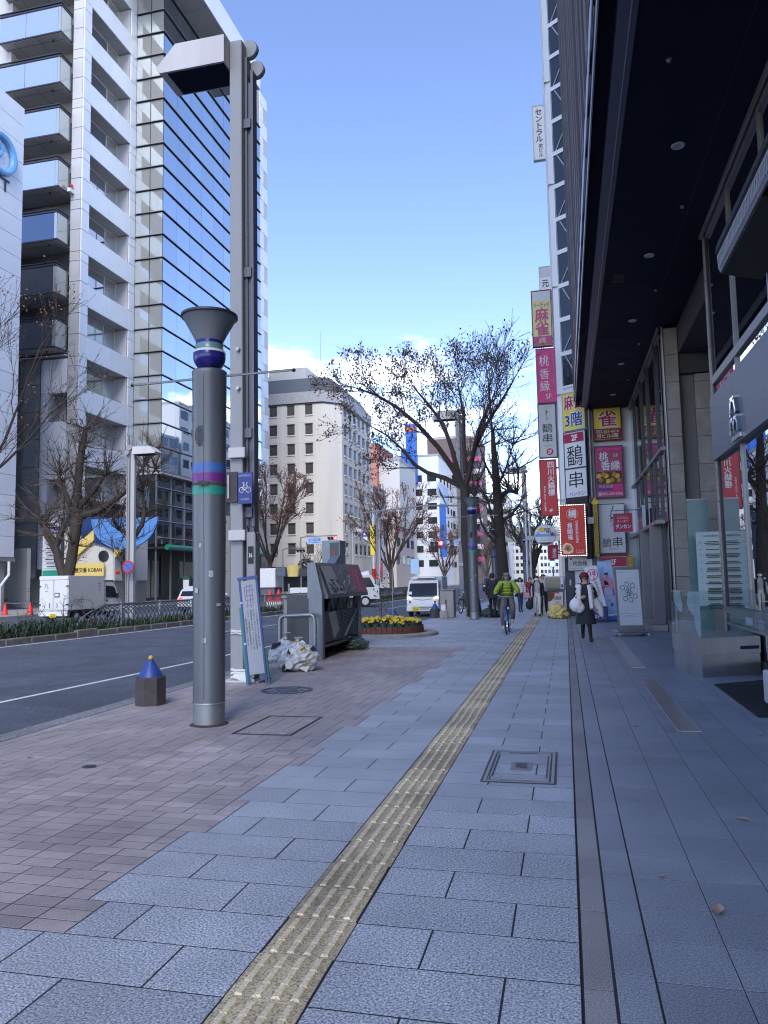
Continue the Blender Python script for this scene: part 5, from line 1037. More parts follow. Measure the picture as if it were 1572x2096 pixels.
# ================================================================== BUILDINGS FURTHER DOWN THE LEFT
BG = 'mid-rise buildings far down the left side'
def blk(name, label, x0, x1, y0, y1, h, wall, rows, cols, face='SE', **k): return plain_block(name, label, x0, x1, y0, y1, h, wall, rows, cols, face, **k)
blk('narrow_building', 'slim lilac white building right behind the beige hotel', -48, -32.4, 128.4, 138, 17.8, 'lilac_wall', 4, {'S': 1, 'E': 3}, 'E', win=(.7, 2.2))
blk('tower_block', 'salmon pink windowless block rising behind the hotel', -62, -38.4, 156, 172, 30.5, 'salmon', 1, {'E': 2}, 'E', win=(.6, .8), z0=28)
blk('commercial_building', 'pinkish grey stepped building right of the salmon block', -50, -33.9, 158, 176, 27.2, 'pale_wall', 1, {'S': 3, 'E': 3}, 'E', win=(.8, .8), z0=22)
blk('shop_building', 'pink tiled shop building with shop signs at street level', -46, -30.8, 139, 157, 11.2, 'pinkish', 2, {'E': 4}, 'E', win=(2.6, 1.7))
t = blk('commercial_building', 'white glazed building carrying a tall blue sign tower', -46, -28.6, 178, 200, 31, 'white_panel', 7, {'S': 5, 'E': 4}, 'SE', win=(2.2, 1.6))
b = MB(t.location)
b.box(-36.2, -33.6, 176.2, 177.96, 31.2, 38.8); b.make('sign_tower', 'blue_sign', t); b = MB(t.location); b.prism([(-37.4, 29.4), (-36.25, 29.4), (-36.25, 33), (-37.4, 32.6)], 'y', 176.4, 178); b.make('sign_tower', 'blue_sign', t)
b = MB(t.location); b.prism([(-36.1, 31.15), (-33.6, 31.15), (-33.6, 24.5), (-35.4, 25)], 'y', 176.3, 177.95); b.make('sign_tower', 'blue_sign', t)
b = MB(t.location)
for i in range(3): b.box(-35.9 + i * .75, -35.35 + i * .75, 176.1, 176.19, 37.0, 38.1)
b.make('emblem', 'orange', t)
b = MB(t.location); b.prism([(176.5, 24.5), (190, 24.5), (190, 19.4), (176.5, 23)], 'x', -28.58, -28.3); b.make('side_sign', 'sky_sign', t)
t = blk('apartment_tower', 'brown apartment tower with pink balconies behind the big tree', -36, -22, 205, 225, 40, 'brown_wall', 1, {'S': 1}, '', win=(1, 1)); 
for k in range(9):
    b = MB(t.location); b.box(-29.5, -21.2, 203.8, 204.98, 6 + 3.4 * k, 7.3 + 3.4 * k); b.make('balcony', 'pinkish' if k % 2 else 'dull_pink', t)
    b = MB(t.location); b.box(-29, -22, 204.85, 204.96, 7.32 + 3.4 * k, 9.2 + 3.4 * k); b.make('window', 'dark_pane', t)
b = MB(t.location); b.box(-34, -27, 205, 210, 40.6, 44); b.make('plant_room', 'lilac_wall', t)
blk('commercial_building', 'pale office building far right of the brown apartment tower', -26, -17, 240, 262, 27, 'pale_wall', 7, {'S': 5, 'E': 4}, 'S', win=(1.3, 1.6))
blk('commercial_building', 'grey narrow building with dark spire sign at mid street', -34, -27.6, 201, 204, 26, 'mid_wall', 5, {'S': 3}, 'S', win=(1.2, 1.5))
for i, (x0, x1, y0, h, wl) in enumerate(((-20, -10, 290, 20, 'pale_wall'), (-9.5, -1, 300, 15, 'white_panel'), (-32, -20.5, 280, 24, 'mid_wall'), (-.5, 9, 270, 17, 'pale_wall'))):
    blk('distant_building', ['cream building closing the far end of the street', 'low white balconied building under the far overpass', 'grey building at the far left end of the street', 'pale building at the far right end of the street'][i], x0, x1, y0, y0 + 12, h, wl, 6, {'S': 6}, 'S', win=(1.0, 1.3), z0=3, fh=2.6)
t = thing('tall_banner', 'tall narrow blue banner sign with white marks beside the grey mid-street building', 'sign', (-26.6, 170, 4)); b = MB(t.location); b.box(-27.4, -25.9, 170, 170.4, 6.5, 18.5); b.make('panel', 'blue_sign', t)
for k in range(6): lettering(t, '東急'[k % 2], 'sign_white', (-26.65, 169.98, 23 - k * 2.2), 'S', .9, 1.3, o=t.location) if False else None
b = MB(t.location); b.bar((-26.0, 170.2, 5), (-25.5, 170.2, 5.0), .1); b.bar((-26.0, 170.2, 17), (-25.5, 170.2, 17), .1); b.make('bracket', 'galv', t)
for (x, y, z0, z1, wd, mt, lab) in ((-30.0, 118, 5.6, 10.4, .75, 'yellow_bright', 'yellow vertical shop sign behind the street tree'), (-29.5, 120, 1.8, 4.4, 1.1, 'red', 'red shop sign with white marks low on the pink building'), (-27.5, 140, 2.6, 5.4, 1.6, 'sky_sign', 'pale blue poster sign at street level far left'), (-30.9, 122, .8, 3.4, .6, 'red_bright', 'red banner standing before the slim lilac building')):
    items = [('t', '中\n国\n料\n理', 0, 0, .5, .8, 'sign_white')] if 'marks' in lab else []
    sign('shop_sign', lab, 'sign', (x, y, (z0 + z1) / 2), 'S', wd, z1 - z0, .2, mt, 'frame_dark', items)
sign('shop_sign', 'small purple and white square sign on the hotel corner', 'sign', (-31.7, 119.5, 8.8), 'S', .95, 1.4, .2, 'sign_white', 'sign_grey', [('b', 0, .2, 1, .6, 'copin_blue'), ('p', [(-.2, .08), (.2, .08), (.14, .34), (0, .42), (-.14, .34)], 'sign_white')])
# overpass
ov = thing('overpass', 'grey green elevated road crossing the far end of the street', 'overpass', (-10, 230, 0)); b = MB(ov.location); b.box(-80, 60, 228, 229, 12.1, 15.3); b.box(-80, 60, 229.01, 237, 12.6, 13.6); b.make('girder', 'overpass', ov)
b = MB(ov.location); b.box(-80, 60, 227.9, 228.2, 15.32, 16.3); b.make('parapet', 'mid_wall', ov)
for x in (-45, -22, -1, 22): b = MB(ov.location); b.bbox(x - .8, x + .8, 231, 233, -.15, 12.58, .1); b.make('pier', 'conc', ov)
# ================================================================== STREET FURNITURE
def pylon(label, x, y, arms=True, s=1., grp=None):
    t = thing('street_pylon', label, 'pylon', (x, y, 0), 0, grp); o = t.location
    def p(nm, mt, f, sm=True): b = MB(); f(b); return b.make(nm, mt, t, sm)
    R = .185
    p('foot', 'galv', lambda b: b.lathe([(R * .93, 0), (R * .93, .235)], n=32))
    p('shaft', 'pylon_metal', lambda b: b.lathe([(R * .85, .24), (R * .95, .245), (R * .96, 1.4), (R * 1.0, 2.2), (R * 1.05, 3.92), (R * 1.07, 3.93), (R * 1.07, 3.97), (R * .98, 3.985), (.1, 3.99)], n=40))
    p('collar', 'steel', lambda b: b.lathe([(R * .97, .235), (R * 1.0, .237), (R * 1.0, .25), (R * .96, .252)], n=32))
    for z0, z1, m in ((2.795, 2.90, 'blue_band'), (2.69, 2.785, 'purple_band'), (2.54, 2.637, 'green_band')):
        p('band', m, lambda b: b.lathe([(R * 1.0, z0), (R * 1.022, z0 + .002), (R * 1.03, z1 - .002), (R * 1.0, z1)], n=40))
    p('strap', 'bollard_brown', lambda b: (b.lathe([(R * 1.0, 2.65), (R * 1.035, 2.651), (R * 1.035, 2.678), (R * 1.0, 2.679)], n=36), b.box(-.12, .0, -.215, -.185, 2.64, 2.685)))
    p('speaker_grille', 'dark_metal', lambda b: [b.ob((-.085 , -.175 + abs(k) * .0009, 3.2 + k * .026), (math.sqrt(max(.0, 1 - (k / 4.6) ** 2)) * .068, 0, 0), (0, .008, 0), (0, 0, .010)) for k in range(-4, 5)], False)
    p('seam', 'dark_metal', lambda b: b.bar((-.055, -.1835, .3), (-.062, -.1935, 3.9), .003, .004), False)
    for ch in t.children:
        if ch.name.split('.')[0] in ('speaker_grille', 'seam', 'strap'): ch.rotation_euler = (0, 0, rad(24))
    p('neck', 'sign_grey', lambda b: b.lathe([(.09, 3.98), (.09, 4.02)], n=24))
    def prof(z0, z1, f, k=10): return [(f(z0 + (z1 - z0) * i / k), z0 + (z1 - z0) * i / k) for i in range(k + 1)]
    ballf = lambda z: math.sqrt(max(.0001, .185 ** 2 - ((z - 4.15) * 1.02) ** 2))
    gl = p('globe', 'navy', lambda b: b.lathe(prof(4.0, 4.185, ballf), n=32))
    p('globe_ring', 'sign_grey', lambda b: b.lathe(prof(4.186, 4.215, lambda z: ballf(z) + .004, 3), n=32))
    p('globe_band', 'teal_panel', lambda b: b.lathe([(ballf(4.216), 4.216), (ballf(4.25) , 4.25), (.158, 4.29)], n=32))
    p('globe_neck', 'navy', lambda b: b.lathe([(.158, 4.291), (.156, 4.33)], n=32))
    p('funnel', 'funnel_grey', lambda b: b.lathe([(.157, 4.331), (.20, 4.42), (.30, 4.60), (.312, 4.61), (.318, 4.62), (.318, 4.635), (.30, 4.64), (.28, 4.60), (.15, 4.36)], n=40))
    p('funnel_rim', 'dark_metal', lambda b: b.lathe([(.313, 4.605), (.325, 4.615), (.325, 4.64), (.31, 4.645)], n=40))
    p('base_contact_bead', 'soil', lambda b: b.lathe([(R * .94, .018), (R * 1.06, .010), (R * 1.16, .002), (R * .9, .002)], n=28))  # dark mortar bead, added so its colour also gives contact shade at the foot
    for k, (a, z, w_, h_) in enumerate(((-1.15, 1.62, .05, .07), (-1.75, 1.95, .03, .045), (-.7, 1.3, .06, .03), (-1.5, .9, .04, .06), (-2.1, 1.45, .05, .05))):
        p('sticker_residue', 'sticker', lambda b: b.lathe([(R * .985 + .0035 * z - .0005, z), (R * .985 + .0035 * (z + h_) - .0005, z + h_)], n=4, ang=(a, a + w_ / R)), False)
    if arms:
        p('cross_arm', 'galv', lambda b: b.tube([(-.98, .0, 3.90), (-.2, .02, 3.915)], .014, 6)); p('cross_arm', 'galv', lambda b: b.tube([(.19, .02, 3.92), (1.02, .04, 3.93)], .014, 6))
        for sx in (-1, 1): p('arm_knob', 'black', lambda b: b.ball((.99 * sx + (.03 if sx > 0 else .0), .0 + .02 * (sx > 0), 3.9 + .02 * (sx > 0)), .024, 8))
    return t
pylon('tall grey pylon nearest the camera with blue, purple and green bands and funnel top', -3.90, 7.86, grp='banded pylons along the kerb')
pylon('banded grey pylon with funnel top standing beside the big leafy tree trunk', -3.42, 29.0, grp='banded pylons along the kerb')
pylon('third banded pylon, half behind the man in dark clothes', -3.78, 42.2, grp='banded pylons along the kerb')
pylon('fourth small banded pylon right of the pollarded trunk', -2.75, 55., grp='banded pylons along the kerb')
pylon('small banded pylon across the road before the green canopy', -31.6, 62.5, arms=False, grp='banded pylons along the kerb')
def street_lamp(label, x, y, face=-1, h=10.75, grp='twin-post street lamps', detail=True, rz=0., dk='lamp_dark', gm='lamp_grey'):
    t = thing('street_lamp', label, 'street lamp', (x, y, 0), rz, grp)
    def p(nm, mt, f, sm=False, par=None): b = MB(); f(b); return b.make(nm, mt, par or t, sm)
    p('post', gm, lambda b: b.bbox(-.175, .045, -.11, .09, 0, h, .012))
    p('post', dk, lambda b: (b.box(.053, .095, .0, .17, 0, h - .25), b.box(.155, .20, .0, .17, 0, h - .5), b.box(.0955, .1545, .04, .13, 0, h - .7)))
    p('base_plate', 'lamp_pale', lambda b: b.bbox(-.27, .36, -.25, .3, .0, .03, .01))
    for z in (9.2, 6.6, 3.9, 2.6): p('spacer', dk, lambda b: b.box(.047, .17, -.04, -.002, z, z + .16))
    hd = p('lamp_head', 'lamp_pale', lambda b: b.prism([(-.18, h - .02), (-1.08, h - .02), (-1.44, h - .40), (-1.38, h - .50), (-.18, h - .50)], 'y', -.32, .32))
    p('diffuser', 'soffit_dark', lambda b: b.box(-1.24, -.2, -.28, .28, h - .515, h - .503), par=hd)
    p('counterweight', 'lamp_grey', lambda b: (b.lathe([(0, -.05), (.155, -.05), (.17, -.03), (.17, .03), (.155, .05), (0, .05)], (.07, .15, h - .03), 28, axis='y')), True); p('counterweight', 'lamp_grey', lambda b: b.lathe([(0, -.05), (.14, -.05), (.155, -.03), (.155, .03), (.14, .05), (0, .05)], (.17, .23, h - .36), 28, axis='y'), True)
    if detail:
        for z in (5.35, 4.7): p('cap_bolt', 'lamp_pale', lambda b: b.lathe([(0, -.17), (.03, -.17), (.035, -.12), (.035, -.11)], (-.02, 0, z), 12, axis='y'), True)
        for z in (3.55, 2.22): p('clamp_box', 'lamp_pale', lambda b: b.bbox(-.17, .12, -.2, -.112, z, z + .17, .01))
    return t
L1 = street_lamp('tall twin-post street lamp with angular box head behind the nearest pylon', -5.04, 11.35)
bs = sign('bicycle_sign', 'blue parking sign with white bicycle on the tall street lamp post', 'sign', (-4.90, 11.12, 3.05), 'S', .24, .50, .02, 'sign_navy', None, [('t', '自転車等放置禁止区域', 0, .40, .86, .07, 'sky_sign'), ('t', '名古屋市', 0, -.36, .6, .08, 'sky_sign'), ('l', [arc(-.22, -.06, .17, 0, 2 * PI, 16, .085), arc(.24, -.06, .17, 0, 2 * PI, 16, .085), [(-.22, -.06), (-.08, .1), (.13, .12), (.24, -.06)], [(-.08, .1), (.02, -.06), (.13, .12)], [(-.22, -.06), (.02, -.06)], [(.13, .12), (.12, .17), (.2, .18)], [(-.08, .1), (-.1, .16), (-.18, .16), (-.03, .17)]], .011, 'sign_white')])
b = MB(); 
t = thing('sign_back', 'grey back of a second road sign left of the bicycle sign', 'sign', (-5.2, 11.2, 2.85)); b = MB(t.location); b.bbox(-5.29, -5.06, 11.18, 11.2, 2.84, 3.33, .004); b.make('panel', 'bollard_brown', t); b = MB(t.location); b.box(-5.22, -5.19, 11.15, 11.178, 2.9, 3.28); b.make('stiffener', 'galv', t)
t = thing('meter_box', 'grey slim control box with dark label on the lamp post', 'box', (-4.83, 11.3, 1.6)); b = MB(t.location); b.bbox(-4.89, -4.74, 11.14, 11.34, 1.35, 2.35, .012); b.make('case', 'lamp_grey', t); b = MB(t.location); b.box(-4.86, -4.77, 11.128, 11.138, 1.85, 2.12); b.make('label_plate', 'sign_black', t); lettering(t, '36', 'sign_white', (-4.815, 11.127, 1.98), 'S', .06, .07, o=t.location, off=.001); b = MB(t.location); b.tube([(-4.87, 11.2, 2.35), (-4.87, 11.12, 2.45), (-4.75, 11.13, 2.42), (-4.74, 11.2, 2.2)], .012, 6); b.make('cable', 'black', t)
L2 = copy_tree(L1); L2.location = (-5.38, 40.8, 0); L2['label'] = 'twin-post street lamp in front of the big leafy tree crown'
for (x, y, z, lab, rz) in ((-2.9, 60, 0, 'street lamp partly behind the pollarded trunk down the pavement', 0), (-20.5, 33, -.1, 'twin-post street lamp across the road beside the police box', PI), (-17.2, 70, -.1, 'street lamp across the road left of the vase-shaped street tree', PI), (-24.9, 88, 0, 'slim street lamp before the beige hotel front', PI)):
    q = street_lamp(lab, x, y, dk='lamp_grey', gm='lamp_mid'); q.location.z = z; q.rotation_euler = (0, 0, rz)
    q.scale = (1, 1, (.78 if y < 40 else .72) if rz else .95)
# traffic mirror-like ring on lamp 2
t = thing('cable_loop', 'thin grey conduit loop bowed out from the second lamp post', 'conduit', (-5.05, 40.9, 3)); b = MB(t.location); b.tube([(-5.1 + .55 * math.sin(PI * i / 12), 40.9, 2.9 + 1.7 * i / 12) for i in range(13)], .02, 6); b.make('conduit', 'galv', t)
t = thing('signal_arm', 'long thin horizontal mast arm crossing in front of the beige hotel', 'mast arm', (-5.4, 40.7, 5.2)); b = MB(t.location); b.tube([(-5.4, 40.75, 5.5), (-7.4, 40.6, 5.55), (-11.5, 40.2, 5.2)], [.05, .045, .03], 6); b.make('arm', 'lamp_grey', t); b = MB(t.location); b.box(-11.6, -11.35, 40.1, 40.3, 5.18, 5.3); b.make('end_bracket', 'lamp_dark', t)
# bollards
def bollard(x, y, label):
    t = thing('bollard', label, 'bollard', (x, y, 0), .12, 'octagonal bollards with blue cones')
    b = MB(); b.lathe([(.205, 0), (.205, .345), (.19, .36), (0, .36)], n=8); b.make('post', 'bollard_brown', t)
    b = MB(); b.lathe([(.165, .361), (.16, .37), (.045, .56), (.03, .575)], n=24); b.make('cone_cap', 'blue_paint', t, True)
    b = MB(); b.ball((0, 0, .597), .033, 10); b.make('finial', 'gold', t, True)
    return t
bollard(-5.32, 9.05, 'dark octagonal bollard with blue cone cap by the nearest pylon')
bollard(-5.62, 24.8, 'blue coned bollard half hidden behind the yellow flowers'); bollard(-5.15, 30.2, 'blue coned bollard beside the beige roadside cabinet'); bollard(-3.0, 38.6, 'blue coned bollard beyond the man in dark clothes')
# notice board tied to the lamp post
nbd = thing('notice_board', 'leaning blue and green framed notice board tied to the lamp post', 'notice board', (-4.62, 10.95, 0), rad(8)); 
lean = Matrix.Rotation(rad(-7), 4, 'Y') @ Matrix.Rotation(rad(-5), 4, 'X')
class LB(MB):
    def make(s, *a, **k): s.v = [tuple(lean @ Vector(v)) for v in s.v]; return MB.make(s, *a, **k)
def np_(nm, mt, f): b = LB(); f(b); return b.make(nm, mt, nbd)
np_('rail', 'blue_paint', lambda b: b.box(-.145, -.115, -.03, .005, .02, 1.66)); np_('rail', 'blue_paint', lambda b: b.box(.125, .155, -.03, .005, .02, 1.66))
np_('rail', 'canopy_green', lambda b: b.box(-.185, -.15, .0, .05, .0, 1.2)); np_('rail', 'canopy_green', lambda b: b.box(.157, .18, .0, .05, .0, .5))
np_('cross_rail', 'blue_paint', lambda b: b.box(-.16, .165, -.034, -.006, 1.62, 1.66)); np_('panel', 'board_grey', lambda b: b.box(-.114, .124, -.02, -.006, .16, 1.6))
np_('tie', 'sky_sign', lambda b: (b.box(-.15, -.11, -.036, .01, 1.25, 1.28), b.box(-.15, -.11, -.036, .01, .62, .65)))
txt = ('この場所は令和元', '年十月一日より自', '転車等放置禁止区', '域となりました。', '放置されている自転車等は即時撤去します。')
def blet(s, mt, x, z, wd, h, bold=.015):
    vs, fs, a = text_geo(s, bold); b = LB(); b.add([(x + u * wd, -.0225, z + v * h) for u, v in vs], fs); return b.make('lettering', mt, nbd)
for i, s in enumerate(('この場所は令和元年', '十月一日より自転車等', '放置禁止区域となりま', 'した。放置自転車等は', '即時撤去します。')): blet('\n'.join(s), 'sign_black', .09 - i * .044, .84 - (.07 if i == 4 else 0), .026, .62 * len(s) / 10)
def bl(lines, w_, mt, nm='drawing'):
    b = LB()
    for pts in lines: b.tube([(x, -.022, z) for x, z in pts], w_, 4)
    b.make(nm, mt, nbd)
bl([[(-.06, 1.5), (.07, 1.52)], [(-.05, 1.44), (.08, 1.45)], [(-.07, 1.37), (.06, 1.36)], [(-.06, 1.29), (.07, 1.3)], [(-.05, 1.22), (.05, 1.2)], [(-.03, 1.55), (-.04, 1.18)], [(.02, 1.56), (.015, 1.17)], [(.06, 1.53), (.05, 1.22)], [(-.06, 1.5), (-.065, 1.3)]], .004, 'purple_ink')
for z, w_ in ((.78, .05), (.13, .1)):
    t = thing('tied_cloth', 'white cloth strip tied around the lamp post %s' % ('at mid height' if z > .5 else 'near the ground with hanging ends'), 'cloth', (-5.0, 11.2, z)); rr = random.Random(int(z * 100)); b = MB(t.location)
    for k in range(3):
        zz = z + (k - 1) * w_ * .6; b.tube([(-5.19, 11.22, zz), (-5.10, 11.215, zz + rr.uniform(-.02, .02)), (-4.98, 11.215, zz + rr.uniform(-.02, .02)), (-4.88, 11.21, zz + rr.uniform(-.02, .01)), (-4.80, 11.1, zz), (-4.72, 10.98, zz - .01)], [w_ * .25] * 6, 5)
    b.make('band', 'cloth_white', t, True)
    if z < .5:
        b = MB(t.location); b.add([(-5.12, 11.205, .14), (-4.9, 11.205, .17), (-4.86, 11.17, .06), (-4.95, 11.14, -.0), (-5.06, 11.16, .05), (-5.16, 11.18, .08)], [(0, 1, 2, 3), (0, 3, 4, 5)]); b.make('hanging_end', 'cloth_white', t)
# beige utility cabinet, rack, map kiosk
t = thing('utility_cabinet', 'beige double-door utility cabinet with a scribble drawn on it', 'cabinet', (-5.42, 15.6, 0)); o = t.location
b = MB(o); b.bbox(-5.84, -5.02, 15.2, 16.05, .0, 1.2, .02); b.make('body', 'box_beige', t); b = MB(o); b.bbox(-5.88, -4.98, 15.16, 16.1, 1.201, 1.26, .015); b.make('top_cap', 'box_beige', t)
for x0, x1 in ((-5.82, -5.49), (-5.48, -5.05)): b = MB(o); b.bbox(x0, x1, 15.175, 15.199, .08, 1.17, .006); b.make('door', 'box_beige', t)
b = MB(o); b.bbox(-5.58, -5.54, 15.155, 15.174, .62, .72, .005); b.make('lock', 'frame_grey', t)
b = MB(o); b.tube([(-5.36, 15.172, .9), (-5.38, 15.172, 1.0), (-5.33, 15.172, 1.08), (-5.26, 15.172, 1.13), (-5.2, 15.172, 1.08), (-5.18, 15.172, .98), (-5.16, 15.172, .86)], .004, 4); b.tube([(-5.33, 15.172, .88), (-5.28, 15.172, .93), (-5.22, 15.172, .87)], .004, 4); b.make('scribble', 'dark_metal', t)
t = thing('rack_hoop', 'grey bent tube hoop barrier before the beige cabinet', 'barrier', (-5.18, 14.25, 0)); b = MB(t.location); b.tube([(-5.55, 14.25, 0), (-5.55, 14.25, .76), (-5.53, 14.25, .84), (-5.47, 14.25, .88), (-4.90, 14.25, .90), (-4.84, 14.25, .86), (-4.82, 14.25, .78), (-4.82, 14.25, 0)], .038, 10); b.make('tube', 'galv', t, True)
for x in (-5.55, -4.82): b = MB(t.location); b.lathe([(.07, .0), (.07, .012), (.038, .014)], (x, 14.25, 0), 14); b.make('foot', 'galv', t)
t = thing('map_kiosk', 'grey map kiosk with slanted backlit map panels and mesh base', 'kiosk', (-4.95, 16, 0)); o = t.location
def kk(nm, mt, f, sm=False): b = MB(o); f(b); return b.make(nm, mt, t, sm)
KXf = -4.78
kk('upright', 'kiosk_metal', lambda b: b.prism([(KXf + .06, 0), (KXf + .06, 1.28), (KXf - .08, 1.92), (KXf - .22, 1.92), (KXf - .22, 0)], 'y', 14.42, 14.56)); kk('upright', 'kiosk_metal', lambda b: b.prism([(KXf + .06, 0), (KXf + .06, 1.28), (KXf - .1, 1.3), (KXf - .22, 0)], 'y', 17.28, 17.38))
kk('cabinet_box', 'kiosk_dark', lambda b: b.box(KXf - .75, KXf - .24, 14.6, 17.3, .03, 1.28)); kk('base_beam', 'kiosk_dark', lambda b: b.box(KXf - .2, KXf + .02, 14.57, 17.27, .22, .28))
SL = lambda t_, y, d=0.: (KXf + .145 - .22 * t_ + d * .95, y, 1.245 + .66 * t_ + d * .3)
kk('map_frame', 'kiosk_metal', lambda b: b.prism([(KXf + .13, 1.20), (KXf + .13, 1.25), (KXf - .10, 1.93), (KXf - .3, 1.93), (KXf - .3, 1.20)], 'y', 14.58, 17.75))
for (a, c, a2, c2, m) in ((14.75, 15.75, 14.68, 15.4, 'map_grey'), (15.76, 16.75, 15.41, 16.55, 'map_blue'), (16.76, 17.7, 16.56, 17.68, 'map_red')):
    kk('map_panel', m, lambda b: b.add([SL(.06, a, .006), SL(.06, c, .006), SL(.94, c2, .006), SL(.94, a2, .006)], [(0, 1, 2, 3)]))
rr = random.Random(4)
def mk_lines(b):
    for i in range(16):
        y = rr.uniform(14.85, 15.6); v = rr.uniform(.1, .5); b.tube([SL(v, y, .009), SL(v + rr.uniform(-.1, .1), y + rr.uniform(.05, .2), .009), SL(v + rr.uniform(.0, .12), y + rr.uniform(-.1, .1), .009)], .008, 4)
kk('map_drawing', 'map_blue', mk_lines)['kind'] = 'stuff'
def mk_l2(b):
    for i in range(26):
        y = rr.uniform(15.7, 16.6); v = rr.uniform(.1, .85); b.bar(SL(v, y, .009), SL(v + rr.uniform(-.12, .12), y + rr.uniform(-.2, .25), .009), .014, .004)
kk('map_drawing', 'map_grey', mk_l2)['kind'] = 'stuff'
vs_, fs_, _ = text_geo('Common', .01)
b = MB(o); b.add([SL(.52 - u * .72, 17.18 + v * .22, .010) for u, v in vs_], fs_); b.make('lettering', 'pink', t)
vs_, fs_, _ = text_geo('Design', .01)
b = MB(o); b.add([SL(.6 - u * .5, 17.5 + v * .2, .010) for u, v in vs_], fs_); b.make('lettering', 'dull_pink', t)
for y in (15.2, 15.85, 16.5, 17.1):
    kk('strut', 'kiosk_metal', lambda b: (b.bar((KXf, y - .2, .96), (KXf, y, 1.2), .05, .03), b.bar((KXf, y + .04, 1.2), (KXf, y + .12, .96), .03, .03)))
for y0, y1 in ((14.58, 15.95), (15.97, 17.27)):
    kk('mesh_panel', 'mesh_dark', lambda b: b.box(KXf - .03, KXf, y0, y1, .3, .94))
    q = kk('perforation', 'kiosk_metal', lambda b: [b.box(KXf + .0005, KXf + .004, y0 + .03, y1 - .03, .33 + i * .03, .338 + i * .03, 0, False) for i in range(20)]); q['kind'] = 'stuff'
kk('brace', 'map_grey', lambda b: b.bar((KXf + .012, 16.15, .36), (KXf + .012, 17.1, .9), .05, .02)); kk('poster', 'map_grey', lambda b: b.prism([(15.0, .9), (15.5, .92), (15.75, .5), (15.35, .34), (15.2, .6)], 'x', KXf + .005, KXf + .009))
kk('gable', 'kiosk_metal', lambda b: b.prism([(15.85, 1.93), (16.55, 1.93), (16.2, 2.12)], 'x', KXf - .3, KXf - .1))
t = sign('kiosk_totem', 'grey totem above the kiosk with dark panel and red marks', 'sign', (-5.62, 17.9, 2.0), 'S', .46, 1.1, .5, 'kiosk_metal', None, [('b', .2, .05, .5, .8, 'kiosk_dark'), ('b', .16, .22, .1, .12, 'red'), ('t', 'Bicycle', .2, .0, .34, .06, 'dull_pink'), ('t', 'map', .22, -.14, .2, .07, 'dull_pink')]); b = MB(t.location); b.box(-5.75, -5.5, 17.95, 18.3, 0, 1.44); b.make('stem', 'kiosk_metal', t)
# rubbish bags
def bag(name, label, c, r, mt, seed, squash=.8, bits=None, lumps=.28):
    t = thing(name, label, 'rubbish bag', (c[0], c[1], 0)); b = MB(t.location); n = 26; h = 16; vs = []; fs = []
    for i in range(h + 1):
        th = PI * i / h
        for j in range(n):
            a = 2 * PI * j / n; d = Vector((math.sin(th) * math.cos(a), math.sin(th) * math.sin(a), -math.cos(th)))
            k = 1 + lumps * noise.noise(d * 2.3 + Vector((seed, 0, 0))) + lumps * .55 * abs(noise.noise(d * 6 + Vector((seed, 3, 0))))
            p = Vector((d.x * r[0] * k, d.y * r[1] * k, d.z * r[2] * k)); p.z = max(p.z + r[2] * squash, .006 + .004 * math.cos(a * 3)); vs.append(p + Vector((c[0], c[1], 0)))
    for i in range(h):
        for j in range(n): fs.append((i * n + j, i * n + (j + 1) % n, (i + 1) * n + (j + 1) % n, (i + 1) * n + j))
    b.add(vs, fs); b.make('bag_body', mt, t, False)
    top = max(v[2] for v in vs); b = MB(t.location); b.lathe([(.03, top - .03), (.02, top + .01), (.05, top + .06), (.09, top + .085)], (c[0], c[1], 0), 9); b.make('knot', mt, t)
    if bits:
        rr = random.Random(seed)
        for k in range(bits):
            a = rr.uniform(-PI, .3); z = rr.uniform(.1, .8) * top; q = Vector((c[0] + r[0] * .86 * math.cos(a), c[1] + r[1] * .86 * math.sin(a), z)); s = rr.uniform(.04, .09)
            b = MB(t.location); u = Vector((rr.uniform(-1, 1), rr.uniform(-1, 1), rr.uniform(-1, 1))).normalized() * s; v = u.orthogonal().normalized() * s * rr.uniform(.5, 1.2)
            b.ob(q, u, v, u.cross(v).normalized() * .004); b.make('scrap', rr.choice(['sign_white', 'map_grey', 'sign_white', 'food_dark', 'yellow_sign', 'blue_sign', 'kiosk_dark', 'sign_grey']), t)
    return t
bag('rubbish_bag', 'clear bag of white and grey waste right of the notice board, front one', (-4.62, 12.75), (.34, .28, .25), 'trash_white', 3, .82, 26); bag('rubbish_bag', 'clear rubbish bag slumped behind, against the hoop barrier', (-5.0, 13.15), (.32, .28, .26), 'trash_white', 9, .85, 18)
t = thing('tin_can', 'white can lid showing at the front of the waste bag', 'can', (-4.68, 12.42, .08)); b = MB(t.location); b.lathe([(0, -.02), (.07, -.02), (.075, .0), (.075, .04)], (-4.68, 12.45, .13), 18, axis='y'); b.make('lid', 'sign_white', t)
bag('rubbish_bag', 'dark green bag pushed under the map kiosk', (-4.72, 16.75), (.3, .3, .14), 'trash_dark', 14, .8)
bag('rubbish_bag', 'yellow translucent rubbish bag before the menu stand', (-.34, 28.9), (.36, .3, .27), 'trash_yellow', 5, .8, None, .35)
bag('rubbish_bag', 'dark green bag at the foot of the big tree', (-3.0, 30.3), (.3, .28, .2), 'trash_dark', 17, .8); bag('rubbish_bag', 'dark green bag right of another at the tree foot', (-2.55, 30.5), (.26, .25, .17), 'trash_dark', 19, .8)
